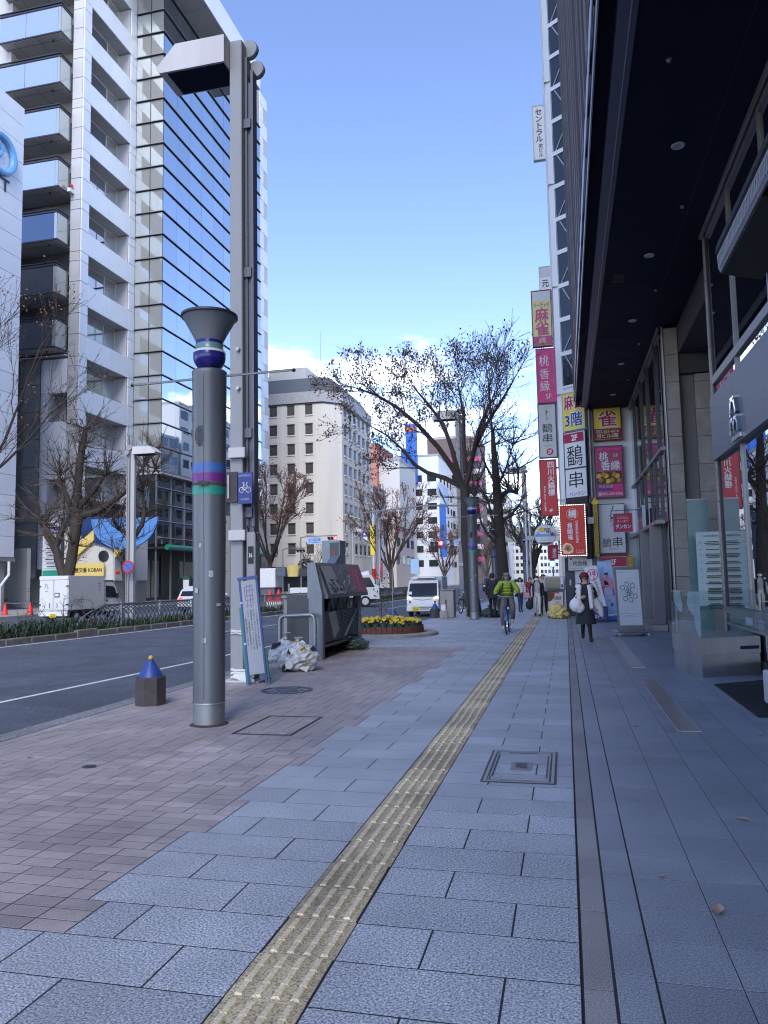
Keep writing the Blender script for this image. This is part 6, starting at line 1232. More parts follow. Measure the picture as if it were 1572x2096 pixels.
# planter of pansies
pc = Vector((-5.0, 21.2, 0))
ki = thing('planter_kerb', 'round raised concrete kerb of the flower bed', 'kerb', pc); b = MB(pc); b.lathe([(1.45, 0), (1.45, .07), (1.4, .09), (1.15, .09), (1.12, .02), (0, .02)], pc, 40); b.make('ring', 'conc', ki)
pt = thing('flower_bed', 'oval bed of yellow pansies edged with green pots and brown edging', 'flower bed', pc); rr = random.Random(31)
for i in range(44):
    a = 2 * PI * i / 44; b = MB(pc); c = pc + Vector((1.02 * math.cos(a), 1.02 * math.sin(a), 0)); d = Vector((math.cos(a), math.sin(a), 0)); s = Vector((-d.y, d.x, 0)) * .066
    b.ob(c + Vector((0, 0, .17)) , s, d * .014, Vector((0, 0, .10 + rr.uniform(-.012, .012)))); b.make('edging_tile', 'terracotta', pt)
b = MB(pc); b.lathe([(1.0, .02), (1.0, .2), (0, .24)], pc, 24); b.make('soil_bed', 'soil', pt)
for i in range(26):
    a = 2 * PI * i / 26; c = pc + Vector((.90 * math.cos(a), .90 * math.sin(a), .2)); b = MB(pc); b.lathe([(.075, 0), (.095, .14), (.102, .145), (.1, .16), (.08, .16)], c, 10); b.make('pot', 'pot_green', pt)
b = MB(pc); b2 = MB(pc)
for i in range(240):
    rad_ = .98 * math.sqrt(rr.random()); a = rr.uniform(0, 2 * PI); h = .33 + .12 * (1 - rad_) + rr.uniform(-.04, .06); c = pc + Vector((rad_ * math.cos(a), rad_ * math.sin(a), h))
    for k in range(7):
        e = rr.uniform(0, 2 * PI); d = Vector((math.cos(e), math.sin(e), rr.uniform(-.9, .2))) * rr.uniform(.05, .1); s = Vector((-d.y, d.x, .0)) * .35
        b.quad(c, c + d * .6 + s, c + d, c + d * .6 - s, rr.choice((0, 0, 1)))
    if rr.random() < .8:
        n_ = Vector((rr.uniform(-.6, .6), rr.uniform(-1, .1), rr.uniform(.1, .9))).normalized(); u = n_.orthogonal().normalized(); v = n_.cross(u); s = rr.uniform(.03, .048); cc_ = c + Vector((0, 0, .05))
        for k in range(5):
            e = 2 * PI * k / 5; d = u * math.cos(e) + v * math.sin(e); f = u * math.cos(e + .6) + v * math.sin(e + .6); g_ = u * math.cos(e - .6) + v * math.sin(e - .6)
            b2.quad(cc_, cc_ + f * s * .8, cc_ + d * s * 1.15 + n_ * .006, cc_ + g_ * s * .8)
tag(b.make('foliage', ['leaf_green', 'leaf_dark'], pt), kind='stuff'); tag(b2.make('flowers', 'petal', pt), kind='stuff')
t = thing('sapling', 'thin bare sapling with few leaves tied to a stake in the flower bed', 'sapling', pc + Vector((-.2, .1, .2))); o = t.location; b = MB(o); q = o + Vector((0, 0, 0)); b.tube([q, q + Vector((.02, 0, .6)), q + Vector((-.03, 0, 1.25)), q + Vector((.02, 0, 1.75))], [.02, .017, .012, .006], 6); 
for k in range(14): z = rr.uniform(.4, 1.6); a = rr.uniform(0, 6.3); b.tube([q + Vector((0, 0, z)), q + Vector((.28 * math.cos(a), .28 * math.sin(a), z + .16))], [.007, .003], 4)
b.make('trunk', 'twig', t); b = MB(o); b.tube([q + Vector((.35, 0, -.1)), q + Vector((.36, 0, 1.8))], .016, 6); b.make('stake', 'galv', t); b = MB(o)
for k in range(40):
    c = q + Vector((rr.uniform(-.3, .3), rr.uniform(-.3, .3), rr.uniform(.5, 1.6))); b.quad(c, c + Vector((.03, 0, .02)), c + Vector((.05, .01, -.03)), c + Vector((.02, 0, -.04)))
tag(b.make('leaves', 'leaf_dark', t), kind='stuff')
# roadside cabinet
t = thing('roadside_cabinet', 'narrow beige roadside cabinet with slot beside the white kei truck', 'cabinet', (-4.65, 30.6, 0)); o = t.location; b = MB(o); b.bbox(-4.95, -4.4, 30.3, 30.9, 0, 1.08, .02); b.make('body', 'box_beige', t); b = MB(o); b.bbox(-4.98, -4.37, 30.27, 30.93, 1.081, 1.12, .012); b.make('top_cap', 'box_beige', t); b = MB(o); b.box(-4.74, -4.68, 30.285, 30.299, .3, .72); b.make('slot', 'frame_dark', t)
t = thing('meter_post', 'short concrete meter post with white face beside the cabinet', 'meter', (-4.68, 29.4, 0)); o = t.location; b = MB(o); b.bbox(-4.82, -4.5, 29.3, 29.5, 0, .3, .02); b.make('block', 'conc', t); b = MB(o); b.bbox(-4.77, -4.56, 29.32, 29.46, .3, .56, .02); b.make('meter_case', 'sign_grey', t); b = MB(o); b.box(-4.73, -4.6, 29.3, 29.319, .36, .5); b.make('dial', 'sign_white', t)
# bicycles
def bicycle(label, loc, rz, frame='black', basket=True, scale=1., lean=0., group=None):
    t = thing('bicycle', label, 'bicycle', loc, rz, group); t.rotation_euler = (lean, 0, rz)
    def p(nm, mt, f, sm=True, par=None): b = MB(); f(b); return b.make(nm, mt, par or t, sm)
    R = .33
    for x in (-.53, .53):
        w_ = p('wheel', 'rubber', lambda b: b.lathe([(R - .018, -.017), (R, -.010), (R + .004, 0), (R, .010), (R - .018, .017), (R - .026, 0), (R - .018, -.017)], (x, 0, R), 28, axis='y'))
        p('rim', 'chrome', lambda b: b.lathe([(R - .05, -.01), (R - .028, -.012), (R - .028, .012), (R - .05, .01), (R - .05, -.01)], (x, 0, R), 28, axis='y'), True, w_)
        p('spokes', 'chrome', lambda b: [b.tube([(x, .012 * (-1) ** k, R), (x + (R - .04) * math.cos(a), 0, R + (R - .04) * math.sin(a))], .0022, 3) for k, a in enumerate([2 * PI * i / 18 for i in range(18)])], False, w_)
        p('mudguard', frame, lambda b: b.lathe([(R + .025, -.022), (R + .032, 0), (R + .025, .022)], (x, 0, R), 14, axis='y', ang=(.2, 2.7)), True)
    def fr(b):
        bb = (-.08, 0, .28); hd = (.36, 0, .78); ht_ = (.33, 0, .9); st = (-.2, 0, .74)
        for a, c, r in ((hd, bb, .017), (ht_, st, .014), (st, bb, .016), (bb, (-.53, .0, R), .012), ((-.53, 0, R), st, .010), (hd, ht_, .02)): b.tube([a, c], r, 6)
        for s in (-.05, .05): b.tube([(.36, s * .8, .76), (.44, s, .5), (.53, s, R)], .011, 5)
    p('frame', frame, fr)
    p('handlebar', 'chrome', lambda b: (b.tube([(.33, 0, .9), (.34, 0, 1.02)], .013, 6), b.tube([(.18, -.28, 1.04), (.30, -.24, 1.06), (.35, -.1, 1.02), (.35, .1, 1.02), (.30, .24, 1.06), (.18, .28, 1.04)], .011, 6)))
    for s in (-1, 1): p('grip', 'rubber', lambda b: b.tube([(.12, .285 * s, 1.03), (.21, .275 * s, 1.045)], .018, 6))
    p('saddle', 'rubber', lambda b: (b.tube([(-.2, 0, .74), (-.22, 0, .88)], .013, 6), b.prism([(-.36, -.09), (-.3, -.1), (-.1, -.03), (-.06, 0), (-.1, .03), (-.3, .1), (-.36, .09)], 'z', .88, .93)), False)
    p('crank', 'chrome', lambda b: (b.lathe([(.09, .03), (.09, .036), (.03, .036)], (-.08, 0, .28), 16, axis='y'), b.tube([(-.08, .05, .28), (.06, .05, .20)], .01, 5), b.tube([(-.08, -.05, .28), (-.22, -.05, .36)], .01, 5), b.box(.0, .12, .05, .13, .185, .205), b.box(-.28, -.16, -.13, -.05, .35, .37)), False)
    if basket:
        p('basket', 'chrome', lambda b: [b.tube([(.42 + .0, -.15, z), (.68, -.15, z), (.68, .15, z), (.42, .15, z), (.42, -.15, z)], .004, 4) for z in (.76, .82, .88, .94, 1.0)] + [b.tube([(.42 + .26 * i / 5, s * .15, .76), (.42 + .26 * i / 5, s * .15, 1.0)], .003, 4) for i in range(6) for s in (-1, 1)], False)
    p('head_lamp', 'sign_grey', lambda b: b.lathe([(.0, 0), (.03, 0), (.035, .03), (.03, .06), (0, .065)], (.52, .07, .72), 10, axis='x'))
    return t
bicycle('black city bicycle with front basket parked behind the second lamp post', (-4.35, 33.2, 0), rad(118), 'black', True, 1, rad(6))
# sandwich board on castors
sb = thing('sandwich_board', 'white poster board on castors with a flower drawn from spectacles', 'sign board', (1.60, 20.7, 0), rad(10)); sl = rad(7)
class SB_(MB):
    def make(s, *a, **k): m_ = Matrix.Translation((0, 0, .14)) @ Matrix.Rotation(-sl, 4, 'X'); s.v = [tuple(m_ @ Vector(v)) for v in s.v]; return MB.make(s, *a, **k)
def sp(nm, mt, f): b = SB_(); f(b); return b.make(nm, mt, sb)
W2 = .29
sp('poster', 'sign_white', lambda b: b.box(-W2, W2, -.028, -.016, .12, 1.56)); sp('backing', 'sign_grey', lambda b: b.box(-W2 - .01, W2 + .01, -.015, .015, .02, 1.6))
sp('frame', 'frame_grey', lambda b: (b.box(-W2 - .045, -W2 - .002, -.035, .02, .0, 1.63), b.box(W2 + .002, W2 + .045, -.035, .02, .0, 1.63), b.box(-W2 - .001, W2 + .001, -.035, .02, 1.57, 1.63), b.box(-W2 - .001, W2 + .001, -.035, .02, .02, .115)))
for k in range(8):
    a = 2 * PI * k / 8 + .2; cx, cz = .185 * math.cos(a), .98 + .185 * 1.1 * math.sin(a); mt = 'sign_grey' if k in (0, 4) else 'sign_black'
    sp('drawing', mt, lambda b: (b.tube([(cx + .052 * math.cos(e), -.03, cz + .062 * math.sin(e)) for e in [2 * PI * i / 14 for i in range(15)]], .0068, 4), b.tube([(.09 * math.cos(a), -.03, .98 + .095 * math.sin(a)), (.14 * math.cos(a), -.03, .98 + .15 * math.sin(a))], .005, 4), b.tube([(.055 * math.cos(a + .25) + .035 * math.cos(e), -.03, .98 + .06 * math.sin(a + .25) + .04 * math.sin(e)) for e in [2 * PI * i / 10 for i in range(11)]], .0055, 4), b.tube([(cx + .05 * math.cos(a + .5), -.03, cz + .06 * math.sin(a + .5)), (cx + .075 * math.cos(a + .3), -.03, cz + .085 * math.sin(a + .3))], .008, 4)))
def sl_t(s, x, z, w_, h=None):
    vs, fs, a = text_geo(s, .0); b = SB_(); h = h or w_ / a; b.add([(x + u * w_, -.0295, z + v * h) for u, v in vs], fs); b.make('lettering', 'frame_dark', sb)
sl_t('private', -.18, 1.5, .13, .03); sl_t('ALL APPOINTMENT ONLY, RESERVATIONS', 0, .42, .5, .016); sl_t('OPEN 10:00-19:00', 0, .37, .22, .014); sl_t('CLOSED TUESDAY, WEDNESDAY', 0, .335, .42, .014)
b = MB(); b.bbox(-.43, .43, -.30, .30, .085, .135, .02); b.make('base_tray', 'frame_grey', sb)
for x in (-.36, .36):
    for y in (-.24, .24): b = MB(); b.lathe([(0, -.018), (.036, -.018), (.04, 0), (.036, .018), (0, .018)], (x, y, .042), 12, axis='y'); b.make('castor', 'sign_grey', sb, True)
# banner flags, block stand
def banner(label, x, y, w_, h, tilt, items, mt, rz=0):
    t = thing('banner_flag', label, 'banner', (x, y, 0), rz); mm = Matrix.Rotation(rad(tilt), 4, 'Y')
    def P(u, v):
        q = mm @ Vector((u, .02 * math.sin(v * 5 + u * 9), v)); return q
    b = MB(); n = 14
    vs = [P(-w_ / 2 + (j / 3) * w_, .25 + (h - .25) * i / n) for i in range(n + 1) for j in range(4)]; b.add(vs, [(i * 4 + j, i * 4 + j + 1, i * 4 + j + 5, i * 4 + j + 4) for i in range(n) for j in range(3)]); b.make('cloth', mt, t)
    b = MB(); b.tube([mm @ Vector((-w_ / 2 - .02, .01, 0.0)), mm @ Vector((-w_ / 2 - .02, .01, h + .04))], .012, 6); b.tube([mm @ Vector((-w_ / 2 - .02, .01, h + .02)), mm @ Vector((w_ / 2, .01, h + .02))], .008, 5); b.make('pole', 'sign_white', t)
    for k, it in enumerate(items):
        if it[0] == 'b': _, u0, u1, v0, v1, m = it; b = MB(); b.add([P(u, v) + Vector((0, -.012 - .001 * k, 0)) for u, v in ((u0, v0), (u1, v0), (u1, v1), (u0, v1))], [(0, 1, 2, 3)]); b.make('colour_field', m, t)
        elif it[0] == 'o':
            _, u, v, r, m = it; b = MB(); b.tube([P(u + r * math.cos(e), v + r * 1.1 * math.sin(e)) + Vector((0, -.016, 0)) for e in [2 * PI * i / 20 for i in range(21)]], .012, 5); b.make('drawing', m, t)
        else:
            _, s, u, v, ww, hh, m = it; vs, fs, a = text_geo(s, .03); b = MB(); b.add([P(u + x * ww, v + z * hh) + Vector((0, -.018, 0)) for x, z in vs], fs); b.make('lettering', m, t)
    return t
banner('white leaning banner with pink ring and dark brush writing', 1.20, 27.0, .40, 1.9, -11, [('o', 0.0, 1.62, .17, 'magenta'), ('t', '18', .02, 1.66, .18, .16, 'magenta'), ('t', '一\n塾', .02, 1.5, .1, .14, 'magenta'), ('t', 'な\nる\nほ\nど\nい\nつ\nも', .06, .9, .11, .95, 'sign_black'), ('t', 'こ\nれ\nか\nら', -.1, .98, .08, .6, 'sign_black')], 'sign_white')
banner('pale blue and pink school banner with figures and magenta block', 1.50, 27.4, .44, 2.05, -5, [('b', -.21, .21, 1.1, 1.48, 'pink'), ('b', -.2, .2, .85, 1.2, 'magenta'), ('t', '個別\n指導', 0, 1.03, .3, .26, 'sign_white'), ('b', -.2, .2, .27, .84, 'sky_sign'), ('b', -.09, .1, .3, .62, 'sign_navy'), ('b', -.04, .05, .62, .74, 'skin'), ('b', -.1, .1, 1.24, 1.46, 'coat_black'), ('b', -.05, .06, 1.46, 1.62, 'skin'), ('b', -.06, .07, 1.58, 1.66, 'hair_black')], 'sky_sign')
t = thing('flag_base', 'blue plastic water weight base under the banners', 'base', (1.42, 27.3, 0)); b = MB(t.location); b.bbox(1.2, 1.75, 27.08, 27.6, .0, .16, .05); b.make('tank', 'blue_sign', t); b = MB(t.location); b.lathe([(.05, .16), (.05, .2), (0, .2)], (1.5, 27.3, 0), 10); b.make('cap', 'sign_white', t)
t = sign('price_board', 'low dark blue floor sign on black feet under the white banner', 'sign', (.98, 26.55, .29), 'S', .62, .42, .06, 'sign_navy', 'black', [('t', 'セット', -.02, .2, .6, .3, 'sign_white'), ('t', '00円', .0, -.22, .6, .3, 'sign_white')]); b = MB(t.location); b.box(.62, 1.34, 26.5, 26.75, .0, .075); b.make('foot', 'black', t)
# menu stand and television
t = thing('television', 'dark flat television with stickers mounted beside the dark door', 'television', (-.46, 30.9, 1.0)); o = t.location; b = MB(o); b.bbox(-.84, -.08, 30.86, 30.95, 1.04, 1.57, .015); b.make('case', 'sign_grey', t); b = MB(o); b.box(-.80, -.22, 30.845, 30.858, 1.08, 1.53); b.make('screen', 'screen', t); b = MB(o); b.box(-.20, -.10, 30.845, 30.858, 1.1, 1.52); b.make('side_notice', 'sign_white', t); b = MB(o); b.box(-.19, -.12, 30.84, 30.844, 1.12, 1.25); b.make('side_notice', 'sign_navy', t); b = MB(o); b.box(-.5, -.3, 30.95, 31.2, .0, 1.3); b.make('stand', 'frame_dark', t)
t = sign('menu_stand', 'dark framed menu stand with food pictures beside the yellow bag', 'sign board', (-.41, 29.62, .52), 'S', .56, .92, .05, 'pinkish', 'black', [('p', [(-.5, .5), (-.5, .1), (-.3, .12), (-.1, .3), (.0, .5)], 'food_dark'), ('t', '桃香縁', .08, .25, .6, .16, 'sign_black'), ('b', .0, -.02, .3, .02, 'dark_metal'), ('d', -.2, -.32, .08, 'food'), ('d', .05, -.34, .07, 'yellow_sign'), ('d', .22, -.3, .06, 'food'), ('b', 0, .47, .5, .05, 'crimson')], None, .03); b = MB(t.location); b.box(-.70, -.12, 29.6, 29.8, .0, .06); b.box(-.70, -.12, 29.61, 29.68, 1.015, 1.09); b.make('stand_frame', 'frame_dark', t)
t = thing('street_pole', 'slim white pole on the pavement behind the walking group', 'pole', (-1.95, 45, 0)); b = MB(t.location); b.tube([(-1.95, 45, 0), (-1.95, 45, 5.6)], [.06, .045], 8); b.make('shaft', 'sign_white', t, True); b = MB(t.location); b.box(-2.2, -1.7, 44.9, 45, 3.7, 3.95); b.make('plate', 'sign_grey', t)
t = thing('street_pole', 'tall thin white light pole right of the pollarded trunk', 'pole', (-2.3, 48, 0)); b = MB(t.location); b.tube([(-2.3, 48, 0), (-2.3, 48, 6.3)], [.07, .05], 8); b.make('shaft', 'sign_white', t, True); b = MB(t.location); b.box(-2.9, -2.2, 47.9, 48.1, 6.3, 6.42); b.make('lamp_arm', 'sign_white', t)
# across the road: no parking sign, cones, board, directory pylon
t = thing('no_parking_sign', 'round red and blue no parking sign on the far pavement post', 'road sign', (-20.35, 32.6, -.1)); o = t.location; cc = Vector((-20.35, 32.5, 2.42)); b = MB(o); b.lathe([(0, -.02), (.30, -.02), (.30, .01)], cc, 28, axis='y'); b.make('rim', 'red', t); b = MB(o); b.lathe([(0, -.026), (.22, -.026), (.22, -.021)], cc, 28, axis='y'); b.make('disc', 'blue_sign', t); b = MB(o); b.bar(cc + Vector((-.17, -.03, .17)), cc + Vector((.17, -.03, -.17)), .06, .006); b.make('slash', 'red', t); b = MB(o); b.tube([(-20.35, 32.56, -.1), (-20.35, 32.56, 2.75)], .03, 6); b.make('post', 'galv', t)
for x, y, lab in ((-31.6, 37.8, 'red traffic cone at the far left edge'), (-30.0, 37.9, 'red traffic cone just left of the white box truck')):
    t = thing('traffic_cone', lab, 'traffic cone', (x, y, -.02), 0, 'red traffic cones'); b = MB(); b.lathe([(.17, .03), (.035, .68), (.0, .7)], n=14); b.make('cone', 'cone_red', t, True); b = MB(); b.bbox(-.19, .19, -.19, .19, 0, .03, .01); b.make('base', 'cone_red', t)
t = thing('barrier_bar', 'thin grey bar hung between the two red cones', 'barrier', (-31.3, 37.85, .6)); b = MB(t.location); b.tube([(-31.6, 37.8, .66), (-30.9, 37.8, .62), (-30, 37.9, .66)], .025, 6); b.make('bar', 'galv', t)
t = sign('tenant_pylon', 'tall white tenant sign with blue COPIN strip and green band', 'sign', (-30.25, 40.0, 3.55), 'S', 1.25, 4.0, .3, 'sign_white', 'frame_grey', [('t', 'スカイオアシス栄', 0, .455, .86, .035, 'sign_black'), ('t', 'SKY OASIS SAKAE', 0, .425, .6, .015, 'sign_black'), ('b', 0, .345, .96, .11, 'copin_blue'), ('t', 'COPIN', 0, .345, .7, .06, 'sign_white'), ('b', 0, -.30, .96, .09, 'sign_green')] + [('b', -.04 + .05 * (k % 3), .24 - .055 * k, .6, .012, 'frame_dark') for k in range(9)] + [('b', 0, .215 - .055 * k, .96, .004, 'sign_grey') for k in range(9)]); b = MB(t.location); b.box(-30.9, -30.8, 40.05, 40.25, 0, 1.5); b.box(-29.72, -29.62, 40.05, 40.25, 0, 5.5); b.make('post', 'frame_grey', t)
t = sign('totem_sign', 'slim green and white totem sign before the lobby', 'sign', (-29.3, 55, 1.1), 'S', .6, 2.2, .3, 'pot_green', None, [('b', 0, .2, .8, .3, 'sign_white'), ('b', 0, -.2, .8, .2, 'sign_grey')])
t = sign('vending_cabinet', 'red and white kiosk cabinet before the tower entrance', 'kiosk', (-26.4, 56, .95), 'S', .8, 1.9, .6, 'vending', None, [('b', 0, .1, .5, .14, 'sign_white'), ('b', 0, -.12, .5, .14, 'sign_white'), ('b', 0, .4, .9, .1, 'sign_navy')])
t = sign('totem_sign', 'dark grey slab totem leaning upright behind the lamp post', 'sign', (-21.4, 45, 2.9), 'S', 1.0, 5.9, .6, 'column_taupe', None, [('b', .2, .1, .3, .006, 'frame_dark'), ('b', .2, -.1, .4, .006, 'frame_dark'), ('b', 0, .44, .6, .02, 'frame_dark')])
# signals
def signal(label, x, y, z, arm, on=2, h=None, col='signal_red'):
    t = thing('traffic_signal', label, 'traffic signal', (x, y, -.1), 0, 'traffic signals at the crossing'); o = t.location
    b = MB(o); b.tube([(x, y, -.1), (x, y, z + .3)], .1, 8); b.make('pole', 'galv', t, True); b = MB(o); b.tube([(x, y, z + .25), (x + arm * .2, y, z + .35), (x + arm, y, z + .35)], .06, 6); b.make('arm', 'galv', t)
    hx = x + arm - math.copysign(.6, arm); b = MB(o); b.bbox(hx - .62, hx + .62, y - .2, y, z - .2, z + .22, .08); hd = b.make('signal_head', 'sign_grey', t)
    for k in range(3):
        b = MB(o); b.lathe([(0, -.215), (.17, -.215), (.17, -.2)], (hx - .4 + k * .4, y, z), 14, axis='y'); b.make('lens', col if k == on else 'black', hd)
        b = MB(o); b.lathe([(.18, -.2), (.2, -.45)], (hx - .4 + k * .4, y, z + .01), 10, axis='y', ang=(0, PI)); b.make('visor', 'black', hd)
    return t
signal('traffic signal showing red on a long arm before the beige hotel', -32.9, 92, 6.95, 4.9)
signal('traffic signal turned to the side street with all lamps dark', -34.6, 90, 5.4, 3.1, 5)
signal('traffic signal showing red over the road left of the second lamp post', -8.0, 70, 4.86, -4.2, 2)
sign('street_name_sign', 'pale blue street name board hung by the red signal at the hotel', 'road sign', (-31.0, 91.9, 6.75), 'S', 1.9, .85, .05, 'sky_sign', 'sign_white', [('t', '広小路久屋', 0, .1, .8, .44, 'sign_navy'), ('t', 'Hirokoji Hisaya', 0, -.32, .6, .16, 'sign_navy')])
sign('street_name_sign', 'pale blue street name board by the red signal over the road', 'road sign', (-9.4, 69.9, 4.86), 'S', 1.1, .5, .05, 'sky_sign', 'sign_white', [('t', '広小路久屋', 0, .1, .8, .44, 'sign_navy'), ('t', 'Hirokoji Hisaya', 0, -.32, .6, .16, 'sign_navy')])
t = thing('pedestrian_signal', 'pedestrian signal glowing green down the pavement', 'traffic signal', (-.95, 62, 0)); o = t.location; b = MB(o); b.tube([(-.95, 62.1, 0), (-.95, 62.1, 3.6)], .06, 8); b.make('pole', 'galv', t); b = MB(o); b.bbox(-1.2, -.8, 61.8, 62.0, 2.3, 3.3, .03); b.make('housing', 'sign_grey', t); b = MB(o); b.box(-1.15, -.85, 61.78, 61.8, 2.4, 2.75); b.make('lens', 'signal_green', t); b = MB(o); b.box(-1.15, -.85, 61.78, 61.8, 2.85, 3.2); b.make('lens', 'black', t)
# ================================================================== VEHICLES
def wheel(t, x, y, r, w_=.16):
    b = MB(); b.lathe([(r * .6, -w_ / 2), (r - .02, -w_ / 2), (r, -w_ / 2 + .03), (r, w_ / 2 - .03), (r - .02, w_ / 2), (r * .6, w_ / 2)], (y and x or x, y, r), 18, axis='x'); q = b.make('wheel', 'rubber', t, True)
    b = MB(); b.lathe([(0, -w_ / 2 + .01), (r * .6, -w_ / 2 + .02), (r * .6, w_ / 2 - .02), (0, w_ / 2 - .01)], (x, y, r), 14, axis='x'); b.make('rim', 'sign_grey', q)
def plate(t, x, y, z, s, face='S', small='名古屋 480'):
    r, u, n = basis(face); b = MB(); c = Vector((x, y, z)); b.ob(c, r * .17, u * .085, n * .008); b.make('number_plate', 'plate_yellow', t)
    lettering(t, small, 'sign_black', c + u * .045, face, .2, .04, off=.012); lettering(t, s, 'sign_black', c - u * .025, face, .24, .075, off=.012)
def cabfront(t, W, y0, z0, z1, zh, mt='car_white'):
    pass
# --- white kei truck facing the camera; local front is -y
kt = thing('kei_truck', 'small white kei box truck with lit lamps driving towards the camera', 'truck', (-6.28, 33.6, -.12), rad(2)); W = .725
def kp2(nm, mt, f, sm=False, par=None): b = MB(); f(b); return b.make(nm, mt, par or kt, sm)
def cab(b):
    # side profile (y,z) lofted with tumblehome
    prof = [(0.0, .30), (-.02, .55), (.0, .72), (.04, .86), (.40, 1.52), (.52, 1.62), (1.25, 1.66), (1.30, 1.60), (1.30, .30)]
    n = len(prof); vs = []
    for s in (-1, 1):
        for y, z in prof:
            k = 1 - .09 * max(0, (z - .86)) / .8 - (.03 if y < .03 else 0); vs.append((s * W * k, y, z))
    b.add(vs, [tuple(range(n - 1, -1, -1)), tuple(range(n, 2 * n))] + [(i, (i + 1) % n, n + (i + 1) % n, n + i) for i in range(n)])
kp2('cab', 'car_white', cab)
def gl(y0, z0, y1, z1, i0, i1, d=.008):
    w0 = W * (1 - .09 * (z0 - .86) / .8) - i0; w1 = W * (1 - .09 * (z1 - .86) / .8) - i1; n = Vector((0, -(z1 - z0), y1 - y0)).normalized() * d
    return [(-w0, y0 + n.y, z0 + n.z), (w0, y0 + n.y, z0 + n.z), (w1, y1 + n.y, z1 + n.z), (-w1, y1 + n.y, z1 + n.z)]
kp2('windscreen', 'car_glass', lambda b: b.add(gl(.075, .92, .385, 1.49, .07, .06), [(0, 1, 2, 3)]))
kp2('wiper', 'black', lambda b: (b.bar((-.5, .045, .92), (.05, .065, .965), .02, .02), b.bar((-.55, .04, .905), (.55, .04, .905), .03, .02)))
kp2('dash_paper', 'sign_white', lambda b: b.add([(-.62, .09, 1.0), (-.5, .09, 1.0), (-.5, .16, 1.12), (-.62, .16, 1.12)], [(0, 1, 2, 3)]))
for s in (-1, 1):
    kp2('side_window', 'car_glass', lambda b: b.add([(s * (W * .985), .22, .93), (s * (W * .985), 1.05, .93), (s * (W * .93), 1.05, 1.45), (s * (W * .93), .46, 1.45)], [(0, 1, 2, 3)]))
    kp2('door_mirror', 'black', lambda b: b.bbox(s * (W + .1) - .06, s * (W + .1) + .06, .12, .2, .95, 1.2, .02))
    h = kp2('headlight', 'headlight', lambda b: b.prism([(s * .45, .60), (s * .66, .56), (s * .69, .78), (s * .62, .84), (s * .5, .74)], 'y', -.035, .03))
    kp2('bulb', 'dark_metal', lambda b: b.lathe([(0, -.045), (.05, -.045), (.05, -.03)], (s * .57, 0, .66), 12, axis='y'), False, h)
    kp2('indicator', 'lit_lamp', lambda b: b.prism([(s * .56, .80), (s * .66, .76), (s * .68, .86), (s * .6, .88)], 'y', -.01, .03))
kp2('bumper', 'car_white', lambda b: b.bbox(-W, W, -.09, .06, .24, .50, .03)); kp2('grille', 'black', lambda b: (b.box(-.45, .42, -.099, -.088, .41, .45), b.box(-.1, .3, -.099, -.088, .33, .37)))
kp2('bonnet_line', 'frame_dark', lambda b: b.tube([(-.42, -.012, .80), (0, -.012, .745), (.42, -.012, .80)], .008, 4)); kp2('badge', 'chrome', lambda b: b.lathe([(0, -.035), (.035, -.035), (.035, -.01)], (0, 0, .64), 10, axis='y'))
plate(kt, -.30, -.105, .345, '20-08'); kp2('roof_unit', 'sign_white', lambda b: b.bbox(-.55, .5, .5, 1.2, 1.665, 1.78, .03)); kp2('roof_slot', 'black', lambda b: b.box(-.3, .45, .485, .499, 1.68, 1.72))
kp2('cargo_box', 'sign_grey', lambda b: b.bbox(-W - .02, W + .02, 1.34, 3.35, .62, 1.80, .02)); kp2('chassis', 'black', lambda b: b.box(-.55, .55, .15, 3.3, .22, .5))
for x in (-W + .1, W - .1):
    for y in (.55, 2.6): wheel(kt, x, y, .265)
# --- white box truck from behind across the road; local rear is -y
bt = thing('box_truck', 'small white box truck with black brush mark seen from behind, brake lamps lit', 'truck', (-22.75, 30.3, -.1)); 
def bp(nm, mt, f, sm=False, par=None): b = MB(); f(b); return b.make(nm, mt, par or bt, sm)
bp('cargo_box', 'car_white', lambda b: b.bbox(-.76, .76, .0, 2.75, .55, 2.13, .015))
for x0, x1 in ((-.72, -.03), (.03, .72)): bp('rear_door', 'car_white', lambda b: b.bbox(x0, x1, -.022, -.001, .62, 1.93, .006))
bp('top_bar', 'car_white', lambda b: b.bbox(-.76, .76, -.03, -.002, 1.95, 2.12, .01)); bp('seam', 'sign_grey', lambda b: (b.box(-.725, .725, -.012, -.003, 1.935, 1.947), b.box(-.022, .022, -.012, -.002, .62, 1.93)))
for s in (-1, 1):
    for z in (.82, 1.66): bp('hinge', 'dark_metal', lambda b: b.bbox(s * .72 - .07, s * .72 + .07, -.045, -.023, z - .03, z + .03, .006))
    bp('latch_bar', 'dark_metal', lambda b: b.bar((s * .2, -.035, .68), (s * .2, -.035, .9), .02)); bp('tail_light', 'tail_red', lambda b: b.bbox(s * .6 - .1, s * .6 + .1, -.05, -.01, .36, .47, .01))
bp('lock_plate', 'dark_metal', lambda b: b.bbox(.06, .32, -.045, -.0225, 1.16, 1.36, .01)); bp('lock_plate_inset', 'sign_white', lambda b: b.box(.1, .28, -.05, -.0455, 1.2, 1.32))
bp('bumper', 'sign_white', lambda b: b.bbox(-.74, .74, -.06, .04, .30, .52, .01)); bp('underframe', 'black', lambda b: b.box(-.6, .6, .06, 3.6, .22, .5)); plate(bt, .02, -.075, .335, '40-33')
lettering(bt, '九', 'sign_black', (-.38, -.023, 1.68), 'S', .22, .26, .02); lettering(bt, '山', 'sign_black', (-.36, -.023, 1.44), 'S', .13, .07, .03)
